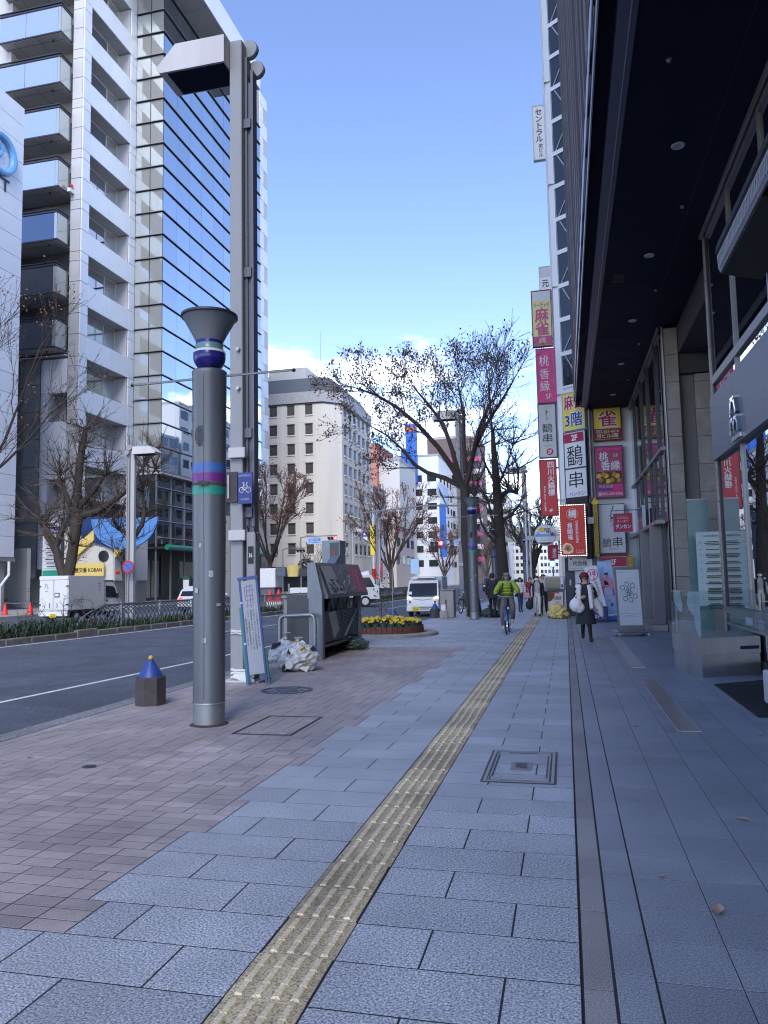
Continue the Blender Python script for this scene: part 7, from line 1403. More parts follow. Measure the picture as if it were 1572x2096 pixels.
lettering(bt, '九', 'sign_black', (.761, 2.35, 1.7), 'E', .24, .27, .02); lettering(bt, '山', 'sign_black', (.761, 2.36, 1.48), 'E', .13, .07, .03); lettering(bt, '九州料理専門店', 'frame_dark', (.761, .75, 1.02), 'E', .8, .07); lettering(bt, '株式会社九山', 'frame_dark', (.761, .85, .92), 'E', .8, .06)
def bcab(b):
    prof = [(2.78, .4), (2.78, 1.72), (2.9, 1.84), (3.5, 1.82), (3.78, 1.66), (4.1, 1.02), (4.25, .9), (4.28, .4)]; n = len(prof); vs = []
    for s in (-1, 1):
        for y, z in prof: vs.append((s * .72 * (1 - .07 * max(0, z - .95)), y, z))
    b.add(vs, [tuple(range(n - 1, -1, -1)), tuple(range(n, 2 * n))] + [(i, (i + 1) % n, n + (i + 1) % n, n + i) for i in range(n)])
bp('cab', 'car_white', bcab); bp('side_window', 'car_glass', lambda b: b.add([(.727, 2.95, 1.06), (.727, 3.95, 1.06), (.685, 3.72, 1.6), (.685, 2.98, 1.64)], [(0, 1, 2, 3)])); bp('door_handle', 'black', lambda b: b.bbox(.715, .735, 2.95, 3.1, .9, .96, .005)); bp('door_mirror', 'black', lambda b: b.bbox(.74, .86, 3.75, 3.85, 1.0, 1.25, .02)); bp('door_line', 'sign_grey', lambda b: b.box(.716, .722, 2.9, 2.915, .5, 1.05))
for x in (-.62, .62):
    for y in (.7, 3.5): wheel(bt, x, y, .27)
# --- passenger cars, front is -y
def car(label, loc, rz, mt='car_white', L=4.2, Wd=1.7, Hh=1.5, van=False, detail=True, group='cars on the far carriageway', rear=False):
    t = thing('parked_car' if False else 'passenger_car', label, 'car', loc, rz, group); hw = Wd / 2
    prof = [(0, .35), (-.02, .6), (.08, .78), (.95, .95), (1.6, Hh - .06), (2.0, Hh), (L - .9, Hh - .02), (L - .35, Hh - .25), (L - .12, .95), (L, .85), (L, .38)]
    if van: prof = [(0, .35), (0, .85), (.35, 1.0), (.75, Hh - .1), (1.1, Hh), (L - .2, Hh), (L - .02, 1.0), (L, .38)]
    b = MB(); n = len(prof); vs = []
    for s in (-1, 1):
        for y, z in prof: vs.append((s * hw * (1 - .2 * max(0, z - .9)), y, z))
    # waist edge for a rounder body
    b.add(vs, [tuple(range(n - 1, -1, -1)), tuple(range(n, 2 * n))] + [(i, (i + 1) % n, n + (i + 1) % n, n + i) for i in range(n)]); b.make('body', mt, t)
    def q(nm, m_, f, par=None): b = MB(); f(b); return b.make(nm, m_, par or t)
    def across(i, d0=.1, d1=.9, ins=.1):
        (y0, z0), (y1, z1) = prof[i], prof[i + 1]; a = (y0 + (y1 - y0) * d0, z0 + (z1 - z0) * d0); c = (y0 + (y1 - y0) * d1, z0 + (z1 - z0) * d1); nv = Vector((0, -(z1 - z0), y1 - y0)).normalized() * .01
        w0 = hw * (1 - .2 * max(0, a[1] - .9)) - ins; w1 = hw * (1 - .2 * max(0, c[1] - .9)) - ins
        return [(-w0, a[0] + nv.y, a[1] + nv.z), (w0, a[0] + nv.y, a[1] + nv.z), (w1, c[0] + nv.y, c[1] + nv.z), (-w1, c[0] + nv.y, c[1] + nv.z)]
    q('windscreen', 'car_glass', lambda b: b.add(across(2 if van else 3), [(0, 1, 2, 3)])); q('rear_window', 'car_glass', lambda b: b.add(across(5 if van else 7), [(0, 1, 2, 3)]))
    for s in (-1, 1):
        zt = Hh - .12; x0 = s * (hw * (1 - .2 * .08) + .004); x1 = s * (hw * (1 - .2 * (zt - .9)) + .004)
        q('side_window', 'car_glass', lambda b: b.add([(x0, 1.2, .98), (x0, L * .52, .98), (x1, L * .52, zt), (x1, 1.75, zt)], [(0, 1, 2, 3)])); q('side_window', 'car_glass', lambda b: b.add([(x0, L * .54, .98), (x0, L - .4, .98), (x1, L - .75, zt), (x1, L * .54, zt)], [(0, 1, 2, 3)]))
        q('headlight', 'headlight', lambda b: b.bbox(s * (hw - .25) - .16, s * (hw - .25) + .16, -.035, .1, .62, .76, .02)); q('tail_light', 'tail_red', lambda b: b.bbox(s * (hw - .2) - .12, s * (hw - .2) + .12, L - .06, L + .03, .72, .92, .02)); q('door_mirror', mt, lambda b: b.bbox(s * (hw + .06) - .08, s * (hw + .06) + .08, 1.2, 1.3, .95, 1.08, .02))
        for y in (.75, L - .8): wheel(t, s * (hw - .1), y, .31, .18)
    q('lower_trim', 'black', lambda b: b.box(-hw + .03, hw - .03, -.025, L + .02, .25, .42)); q('number_plate', 'sign_white', lambda b: b.box(-.17, .17, L + .02, L + .035, .6, .77)); q('number_plate', 'sign_white', lambda b: b.box(-.17, .17, -.045, -.03, .48, .62))
    return t
car('white hatchback seen from behind beyond the median railing at left', (-20.4, 42.5, -.12), rad(184), 'car_white', 4.1, 1.7, 1.55)
car('white sedan with dark rear window beyond the median railing at mid street', (-15.6, 62, -.12), rad(183), 'car_white', 4.3, 1.7, 1.42); car('silver sedan just ahead of the white sedan on the far carriageway', (-16.9, 69, -.12), rad(183), 'sign_grey', 4.3, 1.7, 1.42)
for (x, y, m, v, lab) in ((-6.6, 78, 'dark_metal', False, 'dark car far off left of the second pylon'), (-3.4, 118, 'car_white', True, 'white van in distant traffic past the crossing'), (-6.8, 112, 'sign_grey', False, 'grey car in distant traffic past the crossing'), (-10, 116, 'car_white', False, 'white car at the left of the distant traffic'), (-9.4, 96, 'dark_metal', True, 'dark van waiting at the crossing')):
    car(lab, (x, y, -.12), 0, m, 4.2, 1.7, 1.9 if v else 1.5, v, group='distant traffic ahead')
# --- aerial work truck
cr = thing('work_truck', 'white aerial work truck with yellow bucket parked beyond the railing', 'truck', (-17.2, 45.5, -.12), rad(-72))
def cp(nm, mt, f, sm=False): b = MB(); f(b); return b.make(nm, mt, cr, sm)
cp('deck', 'sign_white', lambda b: b.bbox(-.9, .9, .0, 4.2, .62, .95, .02)); cp('chassis', 'black', lambda b: b.box(-.6, .6, .1, 5.6, .35, .61)); cp('cab', 'car_white', lambda b: b.prism([(4.3, .5), (4.3, 2.0), (5.3, 2.0), (5.75, 1.3), (5.8, .5)], 'x', -.85, .85)); cp('side_window', 'car_glass', lambda b: b.prism([(4.6, 1.25), (4.6, 1.85), (5.2, 1.85), (5.5, 1.25)], 'x', .851, .86)); cp('side_window', 'car_glass', lambda b: b.prism([(4.6, 1.25), (4.6, 1.85), (5.2, 1.85), (5.5, 1.25)], 'x', -.86, -.851)); cp('windscreen', 'car_glass', lambda b: b.add([(-.75, 5.76, 1.32), (.75, 5.76, 1.32), (.75, 5.36, 1.95), (-.75, 5.36, 1.95)], [(0, 1, 2, 3)]))
cp('turret', 'sign_white', lambda b: b.lathe([(.45, .95), (.45, 1.25), (.3, 1.4), (0, 1.4)], (0, 2.4, 0), 14)); cp('boom', 'sign_white', lambda b: (b.bar((0, 2.4, 1.5), (0, 5.2, 2.15), .28, .3), b.bar((0, 3.0, 1.85), (0, 1.2, 2.3), .2, .24))); cp('hydraulic_box', 'dark_metal', lambda b: b.bbox(-.35, .35, .7, 1.4, 2.0, 2.5, .03)); cp('bucket', 'koban_yellow', lambda b: b.lathe([(.42, 2.0), (.5, 2.7), (.44, 2.7), (.36, 2.05)], (0, .45, 0), 14), True); cp('tool_locker', 'sign_white', lambda b: (b.bbox(-.88, -.3, 2.9, 3.9, .955, 1.5, .02), b.bbox(.3, .88, .2, 1.6, .955, 1.3, .02)))
for x in (-.75, .75):
    for y in (.9, 4.9): wheel(cr, x, y, .36, .22)
cp('tool_rack', 'galv', lambda b: [b.bar((-.85 + .2 * i, .1, .95), (-.85 + .2 * i, .1, 1.55), .03) for i in range(9)])
t = thing('equipment_case', 'white box van body with dark blocks behind the lamp post', 'truck', (-18.7, 46.2, -.12)); b = MB(t.location); b.bbox(-19.3, -18.2, 46, 47.4, 1.2, 2.45, .03); b.make('cargo_box', 'sign_white', t); b = MB(t.location); b.box(-19.2, -18.3, 46.1, 47.3, .2, 1.19); b.make('chassis', 'lamp_dark', t); b = MB(t.location); b.bbox(-18.15, -17.5, 46, 46.5, 1.9, 2.5, .02); b.make('control_block', 'map_blue', t)
t = thing('work_sign', 'orange diamond roadworks sign on a white stand', 'road sign', (-18.4, 43.2, -.1)); b = MB(t.location); cc = Vector((-18.4, 43.2, 1.35)); b.prism([(cc.x + .33 * math.cos(a), cc.z + .33 * math.sin(a)) for a in (0, PI / 2, PI, 1.5 * PI)], 'y', 43.18, 43.2); b.make('panel', 'orange', t); b = MB(t.location); b.tube([(-18.4, 43.25, -.1), (-18.4, 43.25, 1.7)], .025, 6); b.make('post', 'sign_white', t)
for i, (x, y) in enumerate(((-17.6, 43.6), (-17.0, 43.5))):
    t = thing('traffic_cone', ('red cone %s of the pair by the orange diamond sign' % ('left', 'right')[i]), 'traffic cone', (x, y, .35), 0, 'red traffic cones'); b = MB(); b.lathe([(.28, .03), (.05, .75), (.0, .77)], n=14); b.make('cone', 'cone_red', t, True); b = MB(); b.bbox(-.3, .3, -.3, .3, -.45, .03, .01); b.make('base', 'sign_white', t)
# ================================================================== TREES
def branch_pts(p, d, ln, rr, n=4, curl=.18, up=.05):
    pts = [p.copy()]; d = d.normalized()
    for i in range(n):
        d = (d + Vector((rr.gauss(0, curl), rr.gauss(0, curl), rr.gauss(0, curl) + up))).normalized(); p = p + d * (ln / n); pts.append(p.copy())
    return pts, d
def grow(bb, tips, pts, r0, r1, lvl, maxl, rr, ln, kids, spread, up, twig):
    n = len(pts); rs = [r0 + (r1 - r0) * i / (n - 1) for i in range(n)]
    bb[min(lvl, len(bb) - 1)].tube(pts, rs, 8 if lvl == 0 else 6 if lvl == 1 else 4 if lvl == 2 else 3, cap=lvl < 2)
    if lvl >= maxl: tips.append((pts[-1], (pts[-1] - pts[-2]).normalized())); tips.append((pts[-2], (pts[-1] - pts[-2]).normalized())); return
    k = kids[min(lvl, len(kids) - 1)]
    for i in range(k):
        t = .3 + .7 * (i + rr.random()) / k if lvl else .35 + .65 * (i + rr.random()) / k
        t = min(t, .995); f = t * (n - 1); a = int(f); p = pts[a].lerp(pts[min(a + 1, n - 1)], f - a); ax = (pts[min(a + 1, n - 1)] - pts[a]).normalized()
        o = ax.orthogonal().normalized(); o.rotate(Matrix.Rotation(rr.uniform(0, 2 * PI), 3, ax)); ang = spread * rr.uniform(.6, 1.25)
        d = ax * math.cos(ang) + o * math.sin(ang); d.z += up * rr.uniform(.3, 1)
        L_ = ln * rr.uniform(.65, 1.15) * (1 - .35 * t * (lvl == 0)); r = max(twig, (r0 + (r1 - r0) * t) * rr.uniform(.42, .62))
        q, _ = branch_pts(p, d, L_, rr, 4 if lvl < 2 else 3, .14, up * .25)
        grow(bb, tips, q, r, max(twig * .8, r * .35), lvl + 1, maxl, rr, ln * .62, kids, spread, up, twig)
    # leader continues
    if lvl < maxl:
        d = (pts[-1] - pts[-2]); q, _ = branch_pts(pts[-1], d, ln * .6, rr, 3, .16, up * .3); grow(bb, tips, q, r1, max(twig * .8, r1 * .4), lvl + 1, maxl, rr, ln * .62, kids, spread, up, twig)
def leaves_at(b, tips, rr, prob, n, s, cl, filt=None):
    for p, d in tips:
        if rr.random() > prob * (filt(p) if filt else 1): continue
        for k in range(rr.randint(1, n)):
            c = p + Vector((rr.gauss(0, cl), rr.gauss(0, cl), rr.gauss(0, cl) - cl * .3)); a = Vector((rr.gauss(0, 1), rr.gauss(0, 1), rr.gauss(0, 1) - .6)).normalized(); u = a.orthogonal().normalized() * s * .42 * rr.uniform(.6, 1.1); a = a * s * rr.uniform(.7, 1.3)
            b.quad(c, c + a * .5 + u, c + a, c + a * .5 - u)
def tree(name, label, loc, limbs, seed, maxl=4, ln=2.2, kids=(5, 4, 4, 3), spread=.62, up=.12, twig=.007, bark='bark', twm='twig', leaf=None, grp=None):
    """limbs: list of (points relative to loc, start radius, end radius)"""
    t = thing(name, label, 'tree', loc, 0, grp); rr = random.Random(seed); A = MB(); B = MB(); tips = []
    for pts, r0, r1, grows in limbs:
        pts = [Vector(p) for p in pts]
        if not grows: A.tube(pts, [r0 + (r1 - r0) * i / (len(pts) - 1) for i in range(len(pts))] if not isinstance(r0, list) else r0, 12)
        else: grow([A, A, B, B, B], tips, pts, r0, r1, 0 if grows is True else grows, maxl, rr, ln, kids, spread, up, twig)
    A.make('trunk', bark, t, True); tag(B.make('crown', twm, t), kind='stuff')
    if leaf:
        b = MB(); leaves_at(b, tips, rr, *leaf[1:]); 
        if b.v: tag(b.make('leaves', leaf[0], t), kind='stuff')
    return t
# the big leafy tree over the pavement
def rel(pts, o): return [(x - o[0], y - o[1], z - o[2]) for x, y, z in pts]
o = (-3.9, 31.0, 0)
T_ = [(-3.62, 31.0, -.05), (-3.72, 31, .9), (-3.83, 31.0, 1.74), (-3.93, 31.0, 3.2), (-3.9, 31.0, 4.38), (-3.91, 31.0, 5.32)]
def leftmost(p): 
    x = p.x; z = p.z
    return 1.0 if x < -1.2 and z > 5.6 else .75 if z > 7.5 and x < .6 else .16
big = tree('street_tree', 'big spreading tree over the pavement still holding brown leaves', o, [
    (rel(T_, o), [.30, .25, .22, .20, .20, .19], .2, False),
    (rel([(-3.91, 31.0, 5.25), (-4.33, 30.8, 6.04), (-4.91, 30.5, 6.97), (-5.7, 30.2, 7.91), (-6.52, 30.0, 8.66), (-7.35, 29.8, 9.18), (-8.0, 29.6, 9.42)], o), .15, .035, 1),
    (rel([(-4.0, 31.0, 5.3), (-4.8, 31.5, 5.79), (-5.63, 32.0, 6.13), (-6.29, 32.3, 6.59), (-6.89, 32.6, 7.37), (-7.64, 32.8, 8.08), (-8.3, 33.0, 8.5)], o), .12, .03, 1),
    (rel([(-4.1, 31.0, 5.6), (-4.49, 31.6, 7.06), (-4.89, 32.0, 8.21), (-5.59, 32.2, 9.23), (-6.2, 32.4, 10.0)], o), .12, .035, 1),
    (rel([(-3.9, 31.0, 5.25), (-3.67, 31.0, 6.04), (-3.44, 30.8, 6.86), (-2.89, 30.6, 7.8), (-2.21, 30.4, 8.72), (-1.8, 30.2, 9.3)], o), .14, .035, 1),
    (rel([(-3.85, 31.0, 5.9), (-3.93, 31.3, 7.12), (-3.93, 31.6, 8.37), (-4.09, 31.9, 9.3), (-4.2, 32.0, 9.9)], o), .11, .03, 1),
    (rel([(-3.56, 31.0, 6.5), (-3.21, 30.2, 7.46), (-2.65, 29.8, 8.47), (-2.65, 29.4, 9.2)], o), .09, .03, 1),
    (rel([(-3.87, 31.0, 5.2), (-3.43, 31.0, 5.59), (-3.18, 30.8, 6.2)], o), .06, .02, 2)], 12, 4, 1.62, (10, 8, 6, 5), .62, .10, .008, 'bark', 'twig', ('leaf_brown', .5, 5, .115, .10, leftmost))
b = MB(); b.lathe([(.31, .02), (.26, .9), (.235, 1.9)], (.21, 0.02, 0), 12, ang=(1.6, 3.9)); b.make('moss', 'moss_bark', big, True)
# pollarded tree right of it
def knob(rr, b, c, n, s, tw):
    b.ball(c, s, 8)
    for i in range(n):
        d = Vector((rr.gauss(0, 1), rr.gauss(0, 1), rr.gauss(.7, .8))).normalized(); q, _ = branch_pts(Vector(c), d, rr.uniform(.5, 1.7), rr, 3, .12, .05); tw.tube(q, [.020, .015, .011, .008], 3, cap=False)
        if i % 3 == 0:
            q, dd = branch_pts(Vector(c), d, rr.uniform(1.0, 2.3), rr, 4, .1, .07); tw.tube(q, [.045, .034, .026, .018, .010], 5, cap=False)
            for p in q[1:]:
                for j in range(3): z_, _ = branch_pts(p, dd + Vector((rr.gauss(0, .6), rr.gauss(0, .6), rr.gauss(.2, .4))), rr.uniform(.4, 1.1), rr, 3, .1, .05); tw.tube(z_, [.017, .013, .009, .006], 3, cap=False)
def pollard(label, loc, trunk, stubs, seed, grp=None, bark='bark', tw_s=1., ntw=16):
    t = thing('street_tree', label, 'tree', loc, 0, grp); rr = random.Random(seed); A = MB(); B = MB()
    A.tube([p for p, r in trunk], [r for p, r in trunk], 12)
    for i in range(1, len(trunk)):
        for k in range(3):
            c = Vector(trunk[i - 1][0]).lerp(Vector(trunk[i][0]), rr.random()); r = trunk[i][1]; a = rr.uniform(0, 6.28); A.ball(c + Vector((math.cos(a), math.sin(a), 0)) * r * .8, r * rr.uniform(.3, .5), 7)
    for pts, r0, r1 in stubs:
        A.tube(pts, [r0 + (r1 - r0) * i / (len(pts) - 1) for i in range(len(pts))], 8); knob(rr, A, pts[-1], ntw, r1 * 1.4, B)
        for p in pts[1:-1]: knob(rr, A, p, ntw // 3, r1 * 1.15, B)
    knob(rr, A, trunk[-1][0], ntw, trunk[-1][1] * 1.3, B)
    for p, r in trunk[2:-1]: knob(rr, A, p, ntw // 2, r * 1.02, B)
    A.make('trunk', bark, t, True); tag(B.make('crown', 'twig', t), kind='stuff'); return t
pollard('knobbly pollarded tree trunk with cut stubs right of the big leafy tree', (-3.0, 38, 0), [((0, 0, -.05), .36), ((0, 0, 1.5), .30), ((-.1, 0, 3.5), .26), ((-.15, 0, 5.0), .24), ((-.2, 0, 6.5), .2), ((-.28, 0, 8.2), .13), ((-.3, 0, 9.0), .08)],
        [([(-.15, 0, 5.2), (.1, .1, 5.6), (.4, .1, 5.98)], .11, .07), ([(-.15, 0, 5.6), (.35, -.2, 5.85), (.8, -.2, 5.72)], .10, .07), ([(.8, -.2, 5.72), (.9, -.2, 6.3), (.95, -.2, 6.94)], .05, .03), ([(-.15, 0, 4.3), (.4, .1, 4.6), (.85, .1, 5.1)], .10, .05), ([(-.1, 0, 3.6), (-.5, .1, 4.6), (-.62, .1, 5.3)], .10, .05), ([(-.05, 0, 3.0), (-.7, -.1, 3.7), (-1.0, -.1, 4.3), (-1.3, -.1, 5.6)], .09, .035), ([(-.2, 0, 6.0), (.3, 0, 7.0), (.7, 0, 8.2)], .07, .03), ([(-.2, 0, 6.2), (-.7, .1, 7.2), (-1.0, .1, 8.2)], .07, .03)], 3, None, 'bark', 1, 11)
# vase shaped trees
def vase(label, loc, h, seed, n=7, wid=.42, leaf=None, twm='twig', bark='bark_pale', tr=.28, fork=.22, lev=4, kids=(5, 5, 4, 3), grp=None, twr=.018):
    rr = random.Random(seed); f = h * fork; limbs = [([(0, 0, -.1), (.05, 0, f * .5), (0, 0, f)], [tr, tr * .8, tr * .75], .1, False)]
    for i in range(n):
        a = 2 * PI * i / n + rr.uniform(-.3, .3); s = wid * rr.uniform(.55, 1.15); d = Vector((math.cos(a) * s, math.sin(a) * s, 1)).normalized(); q, _ = branch_pts(Vector((0, 0, f * rr.uniform(.75, 1.0))), d, h * rr.uniform(.42, .56), rr, 5, .07, -.01); limbs.append((q, tr * .42, tr * .13, 1))
    return tree('street_tree', label, loc, limbs, seed + 50, lev, h * .17, kids, .40, .16, twr, bark, twm, leaf, grp)
VG = 'bare street trees'
vase('vase-shaped bare street tree with reddish twigs across the road at mid street', (-16.5, 72, -.1), 12, 5, 9, .48, ('leaf_red', .5, 3, .16, .12), 'twig_red')
vase('reddish bare street tree far off beside the blue banner', (-16.6, 106, -.1), 11.2, 8, 7, .5, ('leaf_red', .4, 3, .22, .15), 'twig_red')
vase('reddish bare street tree behind the tall street lamp across the road', (-22.6, 56, -.1), 11.6, 15, 8, .62, ('leaf_red', .5, 3, .14, .12), 'twig_red', 'bark', .24, .3)
vase('dark bare street tree down the pavement left of the red projecting sign', (-2.45, 60, 0), 8.4, 22, 7, .5, None, 'twig', 'bark', .22, .28)
vase('second dark bare tree farther down the same pavement', (-3.3, 76, 0), 10.5, 29, 7, .42, ('leaf_red', .15, 2, .16, .1), 'twig', 'bark', .24, .25)
vase('far bare tree at the end of the left pavement', (-13.5, 135, -.1), 11, 33, 7, .5, ('leaf_red', .3, 2, .22, .12), 'twig_red')
vase('bare tree leaning in from the left edge with a few dead leaves', (-19.0, 19.4, -.1), 13.2, 41, 8, .60, ('leaf_red', .3, 3, .08, .08), 'twig', 'bark', .17, .25, 4, (5, 5, 4, 3), None, .006)
vase('small bare tree before the hotel with a green shrub at its foot', (-33.5, 99, -.1), 8.5, 44, 6, .5, None, 'twig_red', 'bark', .12, .25, 3)
# pollards across the road
pollard('thick pollarded trunk with whiskery twigs behind the white box truck', (-27.6, 38, -.1), [((0, 0, -.1), .38), ((0, 0, 2.2), .31), ((.3, 0, 4.0), .29), ((.55, 0, 5.8), .34), ((.5, 0, 7.2), .22), ((.62, 0, 8.8), .22), ((.8, 0, 9.8), .17), ((.95, 0, 10.7), .13)],
        [([(-.2, 0, 2.0), (-.7, 0, 3.2), (-.9, 0, 4.2), (-1.7, 0, 5.2)], .30, .10), ([(-.75, 0, 3.4), (-1.5, 0, 4.6), (-2.0, 0, 5.6)], .16, .09), ([(-.8, 0, 4.0), (-.3, 0, 5.2), (.1, 0, 6.0)], .16, .09), ([(.4, 0, 5.6), (-.4, 0, 7.2), (-.8, 0, 7.6), (-.7, 0, 8.1)], .18, .09), ([(.6, 0, 6.2), (1.5, 0, 7.0), (2.3, 0, 8.0)], .2, .1), ([(.6, 0, 5.6), (1.9, 0, 5.9), (3.1, 0, 6.6), (3.8, 0, 7.0)], .2, .11), ([(.4, .2, 5.4), (1.4, .2, 5.9), (2.1, .2, 5.6)], .14, .08)], 6, None, 'bark', 1, 26)
pollard('thin crooked pollarded tree before the police box', (-24.3, 39, -.1), [((0, 0, -.1), .17), ((-.3, 0, 2.0), .16), ((-.45, 0, 2.9), .16), ((.05, 0, 4.2), .17), ((.75, 0, 5.1), .13), ((.9, 0, 5.8), .12), ((.75, 0, 7.0), .08), ((.8, 0, 8.4), .05)], [([(.05, 0, 4.2), (-.35, 0, 4.7), (-.75, 0, 4.9)], .12, .09), ([(.8, 0, 7.6), (1.3, 0, 7.9), (1.6, 0, 8.3)], .05, .03)], 9, None, 'bark', 1, 22)
t = thing('shrub', 'dense dark green shrub beside the hotel wall', 'shrub', (-33.9, 97, -.1)); rr = random.Random(5); b = MB()
for i in range(900):
    d = Vector((rr.gauss(0, 1), rr.gauss(0, 1), rr.gauss(0, 1))).normalized() * rr.uniform(.5, 1) ** .5; c = Vector((d.x * 1.3, d.y * 1.3, 3.3 + d.z * 1.5)); a = Vector((rr.gauss(0, 1), rr.gauss(0, 1), rr.gauss(0, 1))).normalized() * .2; u = a.orthogonal() * .5; b.quad(c, c + a * .5 + u, c + a, c + a * .5 - u)
tag(b.make('foliage', 'leaf_green', t), kind='stuff'); b = MB(); b.tube([(0, 0, 0), (0, 0, 3.2)], .08, 6); b.make('trunk', 'bark', t)
# low twiggy shrubs in the median
rr = random.Random(77)
for i, (dy, x0, lab) in enumerate(((20.6, -16.55, 'small bare twiggy shrub left in the median planting'), (22.3, -16.45, 'small bare twiggy shrub before the box truck side'), (23.6, -16.2, 'taller bare twiggy shrub near the railing start'))):
    t = thing('bare_shrub', lab, 'shrub', (x0, dy, 0)); A = MB()
    for k in range(5):
        q, _ = branch_pts(Vector((rr.uniform(-.15, .15), rr.uniform(-.15, .15), 0)), Vector((rr.gauss(0, .35), rr.gauss(0, .35), 1)), rr.uniform(.7, 1.5), rr, 4, .1, .05); A.tube(q, [.014, .012, .01, .007, .005], 4)
        for p in q[1:]:
            for j in range(3):
                w_, _ = branch_pts(p, Vector((rr.gauss(0, 1), rr.gauss(0, 1), rr.gauss(.5, .5))), rr.uniform(.12, .35), rr, 2, .1, 0); A.tube(w_, [.007, .005, .004], 3, cap=False)
    A.make('stems', 'twig', t)
# ================================================================== PEOPLE
def person(label, loc, rz, P, mats, h=1.68, fingers=True, build=1., cat='person'):
    """P: joint overrides in metres (x viewer-right when facing -y). mats: dict skin/top/legs/shoes"""
    k = h / 1.68
    J = dict(pel=(0, .0, .93), spn=(0, .01, 1.10), che=(0, .0, 1.27), nek=(0, .0, 1.42), hdb=(0, -.01, 1.50), hdm=(0, -.02, 1.575), hdt=(0, -.005, 1.645),
             shL=(.165, 0, 1.37), elL=(.22, .03, 1.10), wrL=(.23, -.05, .86), paL=(.23, -.08, .79), shR=(-.165, 0, 1.37), elR=(-.22, .03, 1.10), wrR=(-.23, -.05, .86), paR=(-.23, -.08, .79),
             hiL=(.085, 0, .90), knL=(.09, -.02, .50), anL=(.09, .02, .09), toL=(.095, -.13, .035), hiR=(-.085, 0, .90), knR=(-.09, -.02, .50), anR=(-.09, .02, .09), toR=(-.095, -.13, .035))
    J.update(P)
    R = dict(pel=.135, spn=.125, che=.14, nek=.058, hdb=.066, hdm=.088, hdt=.062, shL=.072, elL=.05, wrL=.035, paL=.036, hiL=.098, knL=.066, anL=.045, toL=.038)
    for q in list(R):
        if q.endswith('L'): R[q[:-1] + 'R'] = R[q]
    R.update(mats.get('radii', {}))
    names = list(J); idx = {n: i for i, n in enumerate(names)}; V = [Vector(J[n]) * k for n in names]; rad_ = [R[n] * k * (build if n in ('pel', 'spn', 'che', 'shL', 'shR', 'elL', 'elR') else 1) for n in names]; reg = []
    E = [('pel', 'spn', 'top'), ('spn', 'che', 'top'), ('che', 'nek', 'top'), ('nek', 'hdb', 'skin'), ('hdb', 'hdm', 'skin'), ('hdm', 'hdt', 'skin')]
    for s in 'LR': E += [('che', 'sh' + s, 'top'), ('sh' + s, 'el' + s, 'top'), ('el' + s, 'wr' + s, 'top'), ('wr' + s, 'pa' + s, 'hand'), ('pel', 'hi' + s, 'legs'), ('hi' + s, 'kn' + s, 'legs'), ('kn' + s, 'an' + s, 'legs'), ('an' + s, 'to' + s, 'shoes')]
    ed = [(idx[a], idx[c]) for a, c, r in E]; segs = [(V[idx[a]], V[idx[c]], r) for a, c, r in E]
    if fingers:
        for s in 'LR':
            w_, p_ = V[idx['wr' + s]], V[idx['pa' + s]]; d = (p_ - w_).normalized(); sd = d.cross(Vector((0, 1, 0.2))).normalized(); nn = sd.cross(d)
            for f, (off_, ln_) in enumerate(((-.030, .062), (-.010, .075), (.010, .070), (.029, .055))):
                a = p_ + sd * off_ * k + d * .012; m_ = a + d * ln_ * .55 * k; e = m_ + (d * .6 + nn * .7).normalized() * ln_ * .5 * k; i0 = len(V); V += [a, m_, e]; rad_ += [.0105 * k, .0095 * k, .008 * k]; ed += [(idx['pa' + s], i0), (i0, i0 + 1), (i0 + 1, i0 + 2)]; segs += [(a, e, 'hand')]
            a = w_.lerp(p_, .45) - sd * .032 * k; e = a + (d * .7 - sd * .55 + nn * .3).normalized() * .05 * k; i0 = len(V); V += [a, e]; rad_ += [.013 * k, .010 * k]; ed += [(idx['wr' + s], i0), (i0, i0 + 1)]; segs += [(a, e, 'hand')]
    me = bpy.data.meshes.new('body'); me.from_pydata(V, ed, []); ob = bpy.data.objects.new('tmp', me); COL.objects.link(ob)
    md = ob.modifiers.new('s', 'SKIN'); md.use_smooth_shade = True
    sk = me.skin_vertices[0].data
    for i, r in enumerate(rad_): sk[i].radius = (r, r * (.78 if i < len(names) and names[i] in ('pel', 'spn', 'che') else 1))
    sk[idx['pel']].use_root = True
    m2 = ob.modifiers.new('u', 'SUBSURF'); m2.levels = 1; m2.render_levels = 1
    dg = bpy.context.evaluated_depsgraph_get(); em = bpy.data.meshes.new_from_object(ob.evaluated_get(dg)); bpy.data.objects.remove(ob); em.name = 'body'
    em.materials.clear(); slots = ['skin', 'top', 'legs', 'shoes', 'hand']
    for q in slots: em.materials.append(MT[mats.get(q, mats['skin'])])
    for p in em.polygons:
        c = p.center; best = 1e9; bi = 0
        for a, e, r in segs:
            ab = e - a; tt = max(0, min(1, (c - a).dot(ab) / max(ab.length_squared, 1e-9))); dd = (c - a - ab * tt).length
            if dd < best - 1e-6: best = dd; bi = slots.index(r)
        p.material_index = bi; p.use_smooth = True
    t = thing('person', label, cat, loc, rz); bo = bpy.data.objects.new('body', em); COL.objects.link(bo); bo.parent = t
    t['k'] = k
    H = Vector(J['hdm']) * k
    # face
    def q(nm, mt, f, sm=True): b = MB(); f(b); return b.make(nm, mt, t, sm)
    for s in (-1, 1): q('eye', 'sign_black', lambda b: b.ball(H + Vector((s * .034 * k, -.083 * k, .012 * k)), (.011 * k, .006 * k, .006 * k), 8)); q('ear', mats['skin'], lambda b: b.ball(H + Vector((s * .087 * k, .01 * k, .0)), (.010 * k, .018 * k, .03 * k), 8))
